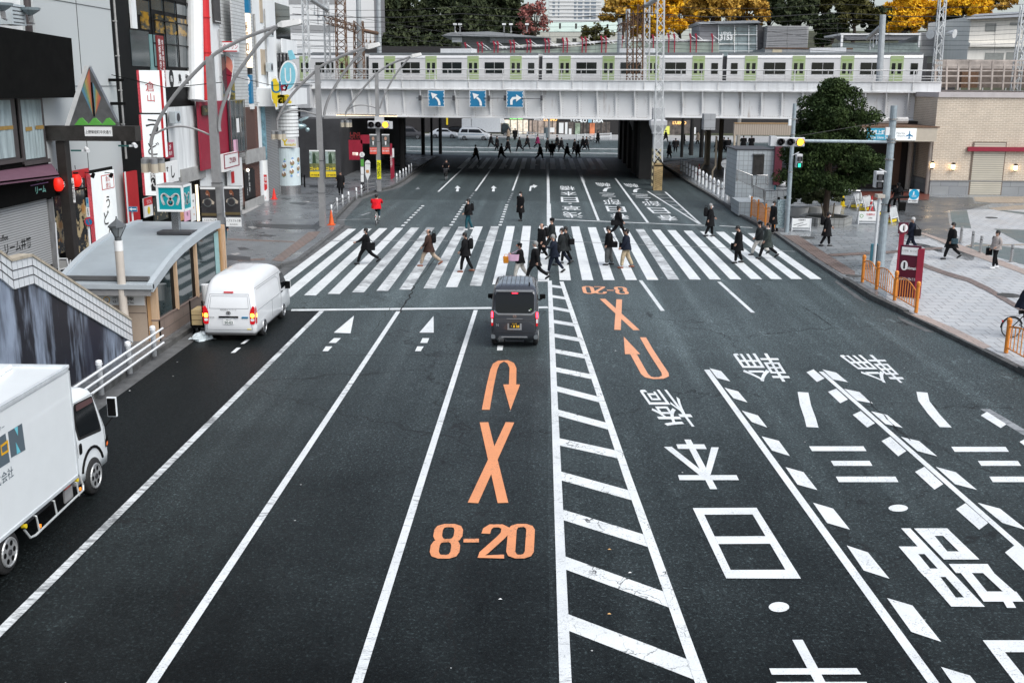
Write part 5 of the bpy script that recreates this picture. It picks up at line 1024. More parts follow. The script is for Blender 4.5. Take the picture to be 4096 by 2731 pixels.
t=T('bus_stop_board','tall slim dark bus stop board with round number disc','bus stop sign',py(1449,760,Yb));b=MB(DKG);Pn([(1441,630),(1457,630),(1457,765),(1441,765)],('y',Yb)).slab(b,.12);b.build('frame',t)
for q4,m in[((1443,637,1455,665),GREENL),((1443,668,1455,697),SIGNW),((1443,699,1455,728),SIGNW)]:b=MB(m);Pn([(q4[0],q4[1]),(q4[2],q4[3])],('y',Yb-.01)).slab(b,.02);b.build('panel',t)
b=MB(SIGNW);c=py(1448,619,Yb);b.disc(c,.19,Y3,20,.06);b.m(INK);b.text('5',c-Y3*.035+Z3*.04,X3,Z3,.15);b.text('のりば',c-Y3*.035-Z3*.08,X3,Z3,.06);b.build('number_disc',t)
t=T('bus_stop_board','white round-topped bus stop board with a small orange picture','bus stop sign',py(1470,760,Yb+.2));b=MB(WPL);Yk=Yb+.2;b.ext([py(u,v,Yk)for u,v in[(1463,705),(1460,690),(1460,650),(1464,643),(1470,641),(1476,643),(1480,650),(1480,700),(1476,708),(1470,722)]],Y3*.1);b.build('board',t)
b=MB(mat('orange_food_print',(.55,.28,.12)));Pn([(1464,680),(1476,692)],('y',Yk-.01)).slab(b,.01);b.m(INK);b.text('上野駅前',py(1470,655,Yk-.012),X3,Z3,.09);b.build('print',t);b=MB(GREYM);c=py(1470,722,Yk+.05);b.cyl((c.x,c.y,.13),c,.04);b.build('post',t)
t=T('crimson_guide_post','crimson upright guide post with white lettering in the shade','sign post',g(1567,717,.13));p=g(1567,717,.13);b=MB(CRIM);w_=.09;zt=py(1565,575,p.y).z;b.box(p-V((w_,.05,0)),V((p.x+w_,p.y+.05,zt)));b.m(SIGNW);b.text('上野中央通り',py(1565,645,p.y-.055),X3,Z3,.16,vert=True);b.build('post',t)
b=MB(CRIM);Pn([(1570,635),(1577,712)],('y',p.y)).slab(b,.05);b.m(WPL);Pn([(1569,594),(1576,630)],('y',p.y)).slab(b,.04);b.build('panel',t)
t=T('hand_cart','black hand cart stacked with pale crates beside the white van','cart',(-11.25,33.9,0));b=MB(BLK);b.box((-11.45,33.6,.25),(-11.0,34.4,.32));b.bar((-11.45,33.6,.3),(-11.45,33.6,1.15),.04);b.bar((-11.05,33.6,.3),(-11.05,33.6,1.15),.04);b.build('frame',t)
for x in(-11.42,-11.03):b=MB(BLK);b.disc((x,33.75,.1),.1,X3,14,.04);b.disc((x,34.3,.1),.1,X3,14,.04);b.build('wheel',t)
for k in range(3):b=MB(mat('crate_cream',(.55,.42,.22),.6));b.box((-11.44,33.62,.34+k*.17),(-11.02,34.3,.49+k*.17));tag(b.build('crate'),['lowest cream crate on the black hand cart','middle cream crate on the black hand cart','top cream crate on the black hand cart'][k],'crate','cream crates on the hand cart')
b=MB(WPL);b.cyl((-11.3,34.9,.9),(-11.3,34.9,1.45),.14,.17,14);tag(b.build('white_bucket'),'white upright bucket glimpsed left of the white van','bucket')
class Body:
 def __init__(s,lv):s.lv=lv
 def at(s,z):
  L=s.lv;z=min(max(z,L[0][0]),L[-1][0])
  for a,c in zip(L,L[1:]):
   if a[0]<=z<=c[0]:
    f=(z-a[0])/max(1e-6,c[0]-a[0]);return[a[i]+(c[i]-a[i])*f for i in range(5)]
 def ring(s,l,n=5):
  z,xr,xf,hw,r=l;r=min(r,hw*.98,(xf-xr)/2.1);P=[]
  for cx,cy,a0 in((xf-r,hw-r,0),(xr+r,hw-r,PI/2),(xr+r,-hw+r,PI),(xf-r,-hw+r,1.5*PI)):
   for i in range(n+1):a=a0+PI/2*i/n;P.append(V((cx+r*math.cos(a),cy+r*math.sin(a),z)))
  return P
 def build(s,t,m,arches=(),name='body',ar=.36):
  b=MB(m);b.smooth=True;b.loft([s.ring(l)for l in s.lv]);o=b.build(name,t,local=True)
  o.data.polygons.foreach_set('use_smooth',[len(p.vertices)==4 for p in o.data.polygons])
  if arches:
   c=MB(BLKM)
   for x in arches:
    for sd in(-1,1):c.cyl((x,sd*(s.at(.4)[3]+.2),ar*.93),(x,sd*(s.at(.4)[3]-.25),ar*.93),ar,n=28)
   k=c.build('cut');bm_=o.modifiers.new('k','BOOLEAN');bm_.object=k;bm_.operation='DIFFERENCE';bm_.solver='EXACT'
   k.data.materials.clear();k.data.materials.append(m);k.data.materials.append(BLKM);k.data.polygons.foreach_set('material_index',[1]*len(k.data.polygons))
   o.data.materials.append(BLKM)
   dg=bpy.context.evaluated_depsgraph_get();me=bpy.data.meshes.new_from_object(o.evaluated_get(dg));o.modifiers.clear();o.data=me
   bpy.data.objects.remove(k)
  md=o.modifiers.new('n','WEIGHTED_NORMAL')if False else None
  return o
 def _strip(s,poly,fn,b,th=.012):
  zs=sorted({round(z,4)for _,z in poly}|{l[0]for l in s.lv if min(p[1]for p in poly)<l[0]<max(p[1]for p in poly)});rows=[]
  for z in zs:
   xs=[]
   for(x0,z0),(x1,z1)in zip(poly,poly[1:]+poly[:1]):
    if min(z0,z1)-2e-4<=z<=max(z0,z1)+2e-4:
     if abs(z1-z0)<1e-6:xs+=[x0,x1]
     else:xs.append(x0+(x1-x0)*min(1,max(0,(z-z0)/(z1-z0))))
   rows.append((z,min(xs),max(xs)))
  k=1
  for(z0,a0,b0),(z1,a1,b1)in zip(rows,rows[1:]):b.poly([fn(a0,z0),fn(b0,z0),fn(b1,z1),fn(a1,z1)])
 def side(s,b,poly,sd=-1,out=.006):s._strip(rnd(poly),lambda x,z:(x,sd*(s.at(z)[3]+out),z),b);return b
 def rear(s,b,poly,out=.006):s._strip(rnd(poly),lambda y,z:(s.at(z)[1]-out,y,z),b);return b
 def front(s,b,poly,out=.006):s._strip(rnd(poly),lambda y,z:(s.at(z)[2]+out,y,z),b);return b
def rnd(poly,r=.05):
 out=[];n=len(poly)
 for i in range(n):
  p,a,c=V(poly[i]),V(poly[i-1]),V(poly[(i+1)%n]);d1=(a-p);d2=(c-p);rr=min(r,d1.length*.45,d2.length*.45)
  s_,e=p+d1.normalized()*rr,p+d2.normalized()*rr
  out+=[tuple(s_),tuple((s_+e)/4+p/2),tuple(e)]
 return out
TYRE=mat('tyre_rubber',(.018,.018,.018),.8,var=.3,scale=20);RIM=mat('alloy_rim',(.42,.43,.44),.3,.7,var=.1)
def wheel(t,x,y,r,w=.2,spokes=5,dual=False,rim=RIM,sd=-1):
 b=MB(TYRE);b.smooth=True;b.tube([(x,y-w/2,r),(x,y-w/2+.03,r),(x,y+w/2-.03,r),(x,y+w/2,r)],[r*.9,r,r,r*.9],28);b.smooth=False;o=b.build('wheel',t,local=True)
 yo=y+sd*w/2;b=MB(rim);b.disc((x,yo+sd*.004,r),r*.66,Y3,24,.02);b.m(BLK)
 for k in range(spokes):
  a=2*PI*k/spokes;b.disc((x+math.cos(a)*r*.42,yo+sd*.014,r+math.sin(a)*r*.42),r*.13,Y3,10,.006)
 b.m(rim);b.ring((x,yo+sd*.01,r),r*.64,.022,Y3,24);b.m(DKG);b.disc((x,yo+sd*.02,r),r*.14,Y3,12,.03)
 q_=b.build('rim',None);q_.parent=o
 return o
PW=mat('vehicle_white',(.78,.80,.81),.25,var=.02,coat=.6);TAIL=mat('tail_red',(.45,.005,.01),.25,var=0,emit=.25);TAILON=mat('brake_red_lit',(1,.02,.04),.3,var=0,emit=7);AMB=mat('indicator_lit',(1,.42,.03),.3,var=0,emit=5)
SEAM=mat('panel_gap',(.20,.21,.22),.6,var=0);GLV=mat('vehicle_glass',(.006,.007,.008),.08,var=0,spec=.3)
def seam(b,bd,pts,fn):
 for p,q_ in zip(pts,pts[1:]):
  k=max(1,int(math.dist(p,q_)/.15))
  for i in range(k):a=[p[j]+(q_[j]-p[j])*i/k for j in(0,1)];c=[p[j]+(q_[j]-p[j])*(i+1)/k for j in(0,1)];b.bar(fn(*a),fn(*c),.008)
VX,VY=-9.93,32.75
van=T('white_van','white high roofed delivery van stopped beside the subway entrance, indicators lit','van',(VX,VY,0),PI/2)
B_=Body([(.24,.06,4.66,.80,.12),(.34,0,4.70,.845,.14),(.55,0,4.72,.845,.16),(.95,.02,4.66,.845,.16),(1.15,.04,4.42,.835,.16),(1.4,.10,4.15,.80,.17),(1.62,.17,3.88,.765,.18),(1.78,.22,3.72,.735,.22),(1.92,.34,3.45,.68,.26),(2.02,.52,3.15,.60,.3),(2.09,.80,2.8,.48,.35),(2.125,1.2,2.4,.30,.3)])
B_.build(van,PW,(1.02,3.6))
for x in(1.02,3.6):
 for sd in(-1,1):wheel(van,x,sd*.74,.32,.19,5,sd=sd)
for sd in(-1,1):
 b=MB(GLV);B_.side(b,[(3.42,1.08),(4.22,1.10),(3.86,1.60),(3.50,1.62),(3.40,1.3)],sd);b.build('side_window',van,local=True)
 b=MB(SEAM);fn=lambda x,z:(x,sd*(B_.at(z)[3]+.004),z);seam(b,B_,[(3.32,.4),(3.32,1.68)],fn);seam(b,B_,[(4.32,.75),(4.32,1.1)],fn);seam(b,B_,[(.3,1.68),(3.9,1.68)],fn);seam(b,B_,[(.25,.98),(4.3,.98)],fn);seam(b,B_,[(3.2,1.05),(3.2,1.5),(2.9,1.62),(.5,1.62)],fn);seam(b,B_,[(2.1,.4),(2.1,.98)],fn);b.build('door_seams',van,local=True)
 b=MB(BLK);b.ob((4.0,sd*(.80+.13),1.12),(.10,.17,.26));b.bar((4.05,sd*.79,1.02),(4.0,sd*.9,1.05),.04);b.m(PW);b.ob((4.06,sd*(.80+.13),1.12),(.05,.18,.27));b.build('wing_mirror',van,local=True,bevel=.02)
 b=MB(BLK);b.ob((3.45,sd*.85,.99),(.16,.03,.035));b.build('door_handle',van,local=True)
 b=MB(TAIL);B_.rear(b,[(sd*.82,.58),(sd*.66,.58),(sd*.66,1.0),(sd*.76,1.18),(sd*.82,1.12)][::sd],.012);B_.side(b,[(.03,.6),(.14,.6),(.13,1.12),(.05,1.18)],sd,.008);b.m(AMB);B_.rear(b,[(sd*.80,.80),(sd*.68,.80),(sd*.68,.93),(sd*.80,.93)],.017);B_.side(b,[(.035,.8),(.12,.8),(.12,.93),(.035,.93)],sd,.012);b.m(WPL);B_.rear(b,[(sd*.80,.68),(sd*.68,.68),(sd*.68,.77),(sd*.80,.77)],.017);b.build('tail_light',van,local=True)
b=MB(GLV);B_.front(b,[(-.68,1.12),(.68,1.12),(.6,1.66),(-.6,1.66)]);b.build('windscreen',van,local=True)
b=MB(SEAM);fn=lambda y,z:(B_.at(z)[1]-.004,y,z);seam(b,B_,[(-.72,.40),(-.68,1.15),(-.62,1.52),(.62,1.52),(.68,1.15),(.72,.40),(-.72,.40)],fn);seam(b,B_,[(-.62,1.08),(-.58,1.46),(.58,1.46),(.62,1.08),(-.62,1.08)],fn);b.build('tailgate_seams',van,local=True)
b=MB(BLK);b.ob((-.012,.02,.815),(.03,.62,.045));b.m(mat('grey_badge',(.25,.25,.25),.3,.6));b.text('HIACE',(-.02,.56,.80),(0,-1,0),(0,0,1),.045,bold=.01);b.m(BLU);b.ob((-.006,-.50,.80),(.012,.2,.05));b.m(INK);b.text('株式会社ポスクフード',(.008,.02,1.04),(0,-1,0),(0,0,1),.055,maxw=.52);b.build('tailgate_trim',van,local=True)
b=MB(mat('chrome',(.6,.6,.6),.15,.9));c=V((.012,.02,.945));
for r_,s_ in((.075,.68),):b.loft([[c+V((dx,math.cos(a)*(r_+dr),math.sin(a)*(r_+dr)*s_))for a in[i*2*PI/24 for i in range(24)]]for dx,dr in((0,0),(-.02,0),(-.02,-.016),(0,-.016))],False,False)
for a_,c_ in(((0,.068),(0,-.068)),):b.ob(c+V((-.012,0,.008)),(.012,.035,.085));b.ob(c+V((-.012,0,.02)),(.012,.1,.014))
b.build('emblem',van,local=True)
b=MB(SIGNW);b.ob((-.012,.03,.66),(.02,.33,.165));b.m(mat('plate_green',(.0,.06,.04),.5));b.text('50-03',(-.024,.02,.635),(0,-1,0),(0,0,1),.085,bold=.02);b.text('練馬 830',(-.024,.02,.72),(0,-1,0),(0,0,1),.035);b.build('number_plate',van,local=True)
b=MB(TAIL);b.ob((.145,.02,1.58),(.03,.30,.045));b.build('high_brake_light',van,local=True)
b=MB(mat('dark_bumper',(.05,.05,.05),.6));b.ob((.1,0,.25),(.16,1.6,.05));b.m(YEL);b.ob((-.004,-.62,.42),(.01,.12,.025));b.build('bumper_trim',van,local=True)
b=MB(SEAM);[b.bar((.9,y_,2.02+.05*(1-abs(y_)*1.6)),(3.0,y_,2.02+.05*(1-abs(y_)*1.6)),.012)for y_ in(-.4,-.2,0,.2,.4)];b.build('roof_ribs',van,local=True)
KX,KY=-.875,32.35
kei=T('grey_kei_van','dark grey boxy kei van braking at the stop line','van',(KX,KY,0),PI/2);PG=mat('vehicle_grey',(.055,.06,.07),.25,.35,var=.03,coat=.8)
B_=Body([(.26,.05,3.34,.70,.10),(.45,0,3.38,.735,.12),(.8,0,3.36,.7375,.12),(1.05,.015,3.28,.735,.12),(1.15,.03,2.95,.73,.13),(1.4,.07,2.72,.71,.14),(1.68,.12,2.50,.685,.15),(1.80,.17,2.40,.665,.17),(1.88,.27,2.28,.62,.2),(1.925,.42,2.1,.54,.22),(1.945,.60,1.9,.42,.2)])
B_.build(kei,PG,(.58,2.95),ar=.32)
for x in(.58,2.95):
 for sd in(-1,1):wheel(kei,x,sd*.65,.28,.15,6,sd=sd,rim=mat('steel_rim',(.2,.2,.2),.5,.4))
b=MB(GLV);B_.rear(b,[(-.60,1.20),(-.50,1.13),(.50,1.13),(.60,1.20),(.60,1.70),(.54,1.76),(-.54,1.76),(-.60,1.70)],.010);b.build('rear_window',kei,local=True)
b=MB(mat('satin_silver',(.40,.43,.45),.3,.5));
for p,q_ in[((-.655,1.20),(-.52,1.09)),((-.52,1.09),(.52,1.09)),((.52,1.09),(.655,1.20))]:b.bar((B_.at(p[1])[1]-.008,p[0],p[1]),(B_.at(q_[1])[1]-.008,q_[0],q_[1]),.02,.035)
b.ob((.155,0,1.80),(.05,1.16,.05));b.build('window_trim',kei,local=True)
for sd in(-1,1):
 b=MB(TAIL);B_.rear(b,[(sd*.725,.72),(sd*.665,.72),(sd*.665,1.18),(sd*.725,1.18)],.012);B_.side(b,[(.0,.74),(.07,.74),(.09,1.18),(.04,1.18)],sd,.01);b.m(TAILON);B_.rear(b,[(sd*.722,.98),(sd*.672,.98),(sd*.672,1.17),(sd*.722,1.17)],.018);b.m(WPL);B_.rear(b,[(sd*.72,.82),(sd*.672,.82),(sd*.672,.95),(sd*.72,.95)],.018);b.build('tail_light',kei,local=True)
 b=MB(BLK);b.ob((2.45,sd*(.73+.13),1.19),(.12,.19,.15));b.bar((2.5,sd*.73,1.05),(2.46,sd*.86,1.12),.05);b.build('wing_mirror',kei,local=True,bevel=.03)
 b=MB(GLV);B_.side(b,[(.35,1.16),(1.35,1.14),(1.33,1.66),(.42,1.66)],sd);B_.side(b,[(1.45,1.14),(2.75,1.14),(2.45,1.66),(1.45,1.66)],sd);b.build('side_window',kei,local=True)
 b=MB(mat('satin_silver',(.4,.43,.45)));B_.rear(b,[(sd*.73,.30),(sd*.60,.30),(sd*.60,.44),(sd*.73,.46)],.012);b.build('bumper_corner',kei,local=True)
b=MB(GLV);B_.front(b,[(-.6,1.15),(.6,1.15),(.56,1.7),(-.56,1.7)]);b.build('windscreen',kei,local=True)
b=MB(TAILON);[b.ob((.115,y_,1.735),(.02,.03,.02))for y_ in(-.06,-.02,.02,.06)];b.m(TAIL);b.ob((.125,0,1.735),(.02,.22,.04));b.build('high_brake_light',kei,local=True)
b=MB(mat('grey_rib',(.10,.11,.12),.3,.4));[b.ob((.02,0,z_),(.04,1.2,.02))for z_ in(.86,.90,.94)];b.m(mat('satin_silver',(.4,.43,.45)));b.ob((.0,0,.95),(.03,.5,.012));b.ob((-.004,0,.70),(.03,.44,.20));b.ob((-.0,0,.37),(.03,.80,.025));b.text('N',(-.012,.53,.75),(0,-1,0),(0,0,1),.08,bold=.02);b.build('tailgate_ribs',kei,local=True)
b=MB(INK);b.ob((-.026,0,.74),(.012,.33,.165));b.m(mat('plate_yellow',(.85,.50,.03),.4,emit=.15));b.text('・8 58',(-.034,-.02,.715),(0,-1,0),(0,0,1),.08,bold=.02);b.text('足立 480',(-.034,0,.80),(0,-1,0),(0,0,1),.035);b.build('number_plate',kei,local=True)
b=MB(mat('chrome',(.6,.6,.6)));c=V((-.004,0,1.03));[b.bar(c+V((0,*p)),c+V((0,*q_)),.012)for p,q_ in[((-.04,.035),(.04,.035)),((-.04,-.035),(.04,-.035)),((-.045,-.035),(-.045,.035)),((.045,-.035),(.045,.035)),((-.022,-.022),(-.026,.022)),((.022,-.022),(.026,.022)),((-.022,0),(.022,0))]];b.build('emblem',kei,local=True)
b=MB(SEAM);fn=lambda y,z:(B_.at(z)[1]-.004,y,z);b.m(mat('dark_gap',(.01,.01,.01),.8,var=0));seam(b,B_,[(-.66,1.72),(-.665,1.15),(-.655,.58),(-.60,.50),(.60,.50),(.655,.58),(.665,1.15),(.66,1.72)],fn);b.build('tailgate_gap',kei,local=True)
b=MB(mat('grey_rib',(.1,.11,.12)));[b.tube([(.42,y_,1.925),(.7,y_,1.958),(1.9,y_,1.95),(2.2,y_,1.92)],.014,6)for y_ in(-.42,-.28,-.14,0,.14,.28,.42)];b.m(BLK);b.cyl((.5,-.45,1.93),(.42,-.45,2.02),.018);b.build('roof_ribs',kei,local=True)
b=MB(PG);b.poly([(.1,-.3,.2),(.1,.3,.2),(.1,.3,.3),(.1,-.3,.3)]);b.build('undertray',kei,local=True)
for p,m_ in[((-.52,1.20),mat('green_sticker',(.3,.5,.2),.5)),((-.48,1.165),SIGNW)]:
 pass
b=MB(mat('green_sticker',(.3,.5,.2),.5));b.disc((.036,-.50,1.24),.025,(1,0,.15),10,.01);b.m(SIGNW);b.disc((.032,-.46,1.20),.03,(1,0,.15),12,.01);b.build('sticker',kei,local=True)
TX=-9.8;TY=14.9
trk=T('box_truck','white box truck with large grey and yellow lettering at lower left','truck',(TX,TY,0),PI/2);PT=mat('truck_white',(.80,.84,.85),.3,var=.02,coat=.4)
zb_,zt_=.66,2.84;xf=4.12;hw=.95
b=MB(PT);b.box((-1.2,-hw,zb_),(xf,hw,zt_));b.build('cargo_box',trk,local=True,bevel=.03)
b=MB(mat('truck_trim',(.62,.66,.68),.35,.2));[b.ob((1.46,sd*hw,z_),(5.32,.03,.07))for sd in(-1,1)for z_ in(zb_+.04,zt_-.04)];[b.ob((x_,sd*hw,(zb_+zt_)/2),(.06,.03,zt_-zb_))for x_ in(xf-.03,)for sd in(-1,1)]
[b.ob((xf-.01,y_,zt_-.0),(.09,1.9 if y_==0 else.1,.07))for y_ in(0,)];[b.ob((1.46,sd*(hw-.02),zt_+.008),(5.3,.07,.03))for sd in(-1,1)];b.build('box_frame',trk,local=True,bevel=.01)
b=MB(PT);b.smooth=False;b.ob((3.55,.45,zt_+.05),(.7,.9,.09));b.m(BLK);b.ob((2.75,.45,zt_+.03),(.9,.9,.04));b.m(PT);b.ob((2.7,-.02,zt_+.05),(1.7,.05,.09));b.build('roof_unit',trk,local=True,bevel=.05)
YF=-hw-.006
def tq(u,v):p=px(u,v,TX-YF);return((p.y-TY),YF,p.z)
LG=mat('logo_slate',(.10,.135,.16),.5,var=.03);LC=mat('logo_cyan',(.16,.55,.65),.5);LY=mat('logo_yellow',(.80,.42,.01),.5)
b=MB(LG);b.poly([tq(-150,1850),tq(22,1732),tq(40,1846),tq(-130,1955)][::1]);b.poly([tq(32,1727),tq(88,1692),tq(102,1798),tq(45,1830)])
b.m(LC);o2=lambda p:(p[0],p[1]-.004,p[2]);b.poly([o2(tq(56,1712)),o2(tq(70,1704)),o2(tq(71,1743))]);b.poly([o2(tq(62,1767)),o2(tq(82,1806)),o2(tq(67,1816))])
b.m(LY);A=[tq(1,1781),tq(31,1758),tq(35,1805),tq(5,1823)];I_=[tq(5,1788),tq(27,1771),tq(30,1798),tq(9,1812)]
for i in range(4):j=(i+1)%4;b.poly([o2(A[i]),o2(A[j]),o2(I_[j]),o2(I_[i])])
b.m(LG);c=V(tq(30,1898));r_=(V(tq(48,1880))-V(tq(3,1908))).normalized();r_.y=0;b.text('会社',c,V((1,0,0)),Z3,.19);b.text('株式',c-X3*.42,X3,Z3,.19);b.text('クー',V(tq(5,1712)),X3,Z3,.10);b.build('lettering',trk,local=True)
B_=Body([(.42,4.2,5.72,.86,.10),(.60,4.2,5.78,.86,.10),(1.15,4.2,5.76,.855,.12),(1.35,4.22,5.68,.845,.12),(1.95,4.26,5.44,.79,.14),(2.05,4.28,5.36,.77,.16),(2.13,4.34,5.22,.71,.2),(2.17,4.45,5.05,.62,.2)])
B_.build(trk,PT,(4.95,),'cab',ar=.50)
for sd in(-1,1):
 b=MB(mat('window_rubber',(.015,.015,.015),.6));B_.side(b,[(4.44,1.27),(5.50,1.13),(5.33,1.92),(4.50,1.98),(4.38,1.6)],sd,.006);b.m(GLV);B_.side(b,[(4.50,1.32),(5.43,1.20),(5.28,1.87),(4.55,1.92),(4.45,1.6)],sd,.012);b.m(mat('smoked_visor',(.10,.05,.05),.3));B_.side(b,[(4.5,1.84),(5.30,1.80),(5.27,1.90),(4.55,1.96)],sd,.03);b.build('side_window',trk,local=True)
 b=MB(BLK);B_.side(b,[(4.42,.98),(4.55,.98),(4.55,1.2),(4.42,1.2)],sd,.012);b.build('door_handle',trk,local=True)
 b=MB(SEAM);fn=lambda x,z:(x,sd*(B_.at(z)[3]+.004),z);seam(b,B_,[(4.36,.95),(4.34,2.0),(5.38,1.95),(5.60,1.2),(5.62,.85)],fn);b.build('door_seams',trk,local=True)
 b=MB(BLK);B_.side(b,[(5.60,.72),(5.76,.78),(5.76,.98),(5.62,.90)],sd,.012);b.m(mat('dim_amber',(.6,.12,.02),.3,emit=.3));B_.side(b,[(5.63,.75),(5.72,.78),(5.72,.85),(5.64,.83)],sd,.02);b.build('side_indicator',trk,local=True)
 b=MB(PT);b.ob((5.95,sd*(.93),1.50),(.06,.20,.42));b.m(BLK);b.ob((5.915,sd*(.93),1.50),(.03,.17,.38));b.bar((5.70,sd*.85,1.15),(5.93,sd*.93,1.28),.025);b.build('wing_mirror',trk,local=True,bevel=.02)
 b=MB(BLK);b.tube([(4.95+.50*math.cos(a),sd*.865,.46+.50*math.sin(a))for a in[PI*i/12 for i in range(1,12)]],.03,6);b.build('wheel_arch',trk,local=True)
 wheel(trk,4.95,sd*.80,.37,.2,6,sd=sd,rim=mat('steel_silver',(.45,.46,.46),.35,.5))
 wheel(trk,1.35,sd*.76,.37,.34,6,sd=sd,rim=mat('steel_silver',(.45,.46,.46)))
b=MB(GLV);B_.front(b,[(-.74,1.2),(.74,1.2),(.68,1.98),(-.68,1.98)]);b.build('windscreen',trk,local=True)
b=MB(DKG);b.ob((1.9,-.45,.5),(5.0,.12,.2));b.ob((1.9,.45,.5),(5.0,.12,.2));b.ob((4.17,0,1.2),(.12,1.5,1.1));b.ob((3.2,.0,.45),(1.2,1.2,.3));b.build('chassis',trk,local=True)
b=MB(mat('pale_pipe',(.55,.58,.58),.4,.3));sd=-1
b.tube([(4.25,-.9,.62),(4.3,-.93,.42),(4.24,-.95,.34),(2.25,-.95,.28),(2.1,-.93,.30),(1.98,-.9,.5)],.022,8);[b.tube([(x_,-.8,.64),(x_+.03,-.93,.58),(x_+.05,-.95,.3)],.02,6)for x_ in(2.35,3.05,4.0)];b.build('side_guard',trk,local=True)
b=MB(GREYM);b.ob((3.75,-.88,.45),(.34,.03,.24));b.build('tool_plate',trk,local=True);b=MB(mat('faded_red',(.45,.08,.06),.6));b.ob((3.72,-.88,.62),(.22,.05,.07));b.build('red_bracket',trk,local=True)
for x_,z_ in((2.42,.38),(4.1,.42)):b=MB(mat('marker_amber',(.8,.22,.02),.4,emit=.6));b.ob((x_,-.96,z_),(.04,.03,.06));b.build('side_marker',trk,local=True)
for x_,z_ in((4.05,.62),(1.95,.58)):b=MB(YEL);b.cyl((x_,-.88,z_),(x_,-.96,z_),.04);b.build('yellow_cap',trk,local=True)
b=MB(WOOD);p=V((-12.15,22.4,0));b.box(p-V((.2,.3,0)),p+V((.2,.3,1.1)));b.m(mat('coping_stone',(.42,.37,.29)));b.box(p-V((.25,.35,-1.1)),p+V((.25,.35,1.2)));tag(b.build('wooden_pillar'),'short wooden pillar with pale cap behind the truck roof','pillar')
CB_={}
def cloth(name,col):return mat('cloth_'+name,col,.85,var=.35,scale=7,bump=.3,spec=.15)
K={'black':cloth('black',(.009,.009,.010)),'ink':cloth('navy',(.012,.016,.028)),'brown':cloth('brown',(.05,.028,.022)),'beige':cloth('beige',(.42,.33,.25)),'grey':cloth('grey',(.10,.105,.105)),'char':cloth('charcoal',(.020,.023,.024)),'olive':cloth('olive',(.045,.055,.05)),'cream':cloth('cream',(.58,.55,.50)),'teal':cloth('teal_denim',(.02,.08,.10)),'knit':cloth('knit',(.36,.32,.30)),'red':cloth('red',(.60,.012,.02)),'jean':cloth('jean',(.07,.13,.16)),'white':cloth('white',(.72,.72,.71)),'purple':cloth('purple',(.18,.02,.07)),'khaki':cloth('khaki',(.45,.36,.24))}
HAIR={'black':mat('hair_black',(.010,.009,.008),.6,var=.3,scale=30),'grey':mat('hair_grey',(.26,.26,.25),.7,var=.3,scale=30),'white':mat('hair_white',(.5,.5,.49),.7,var=.2)}
SHOE={'black':mat('shoe_black',(.01,.01,.01),.3),'tan':mat('shoe_tan',(.24,.09,.05),.35),'white':mat('shoe_white',(.7,.7,.7),.5)}
MASK=mat('face_mask',(.75,.77,.78),.8)
def skinmesh(verts,edges,rads):
 me=bpy.data.meshes.new('sk');me.from_pydata(verts,edges,[]);o=bpy.data.objects.new('sk',me);C.objects.link(o)
 md=o.modifiers.new('s','SKIN');md.use_smooth_shade=True;md.branch_smoothing=.6
 for d_,r_ in zip(me.skin_vertices[0].data,rads):d_.radius=(r_,r_)if not isinstance(r_,tuple)else r_
 me.skin_vertices[0].data[0].use_root=True
 sb=o.modifiers.new('u','SUBSURF');sb.levels=1;sb.render_levels=1
 r=bpy.data.meshes.new_from_object(o.evaluated_get(bpy.context.evaluated_depsgraph_get()));vs=[tuple(v.co)for v in r.vertices];fs=[tuple(p.vertices)for p in r.polygons]
 bpy.data.objects.remove(o);bpy.data.meshes.remove(me);bpy.data.meshes.remove(r);return vs,fs
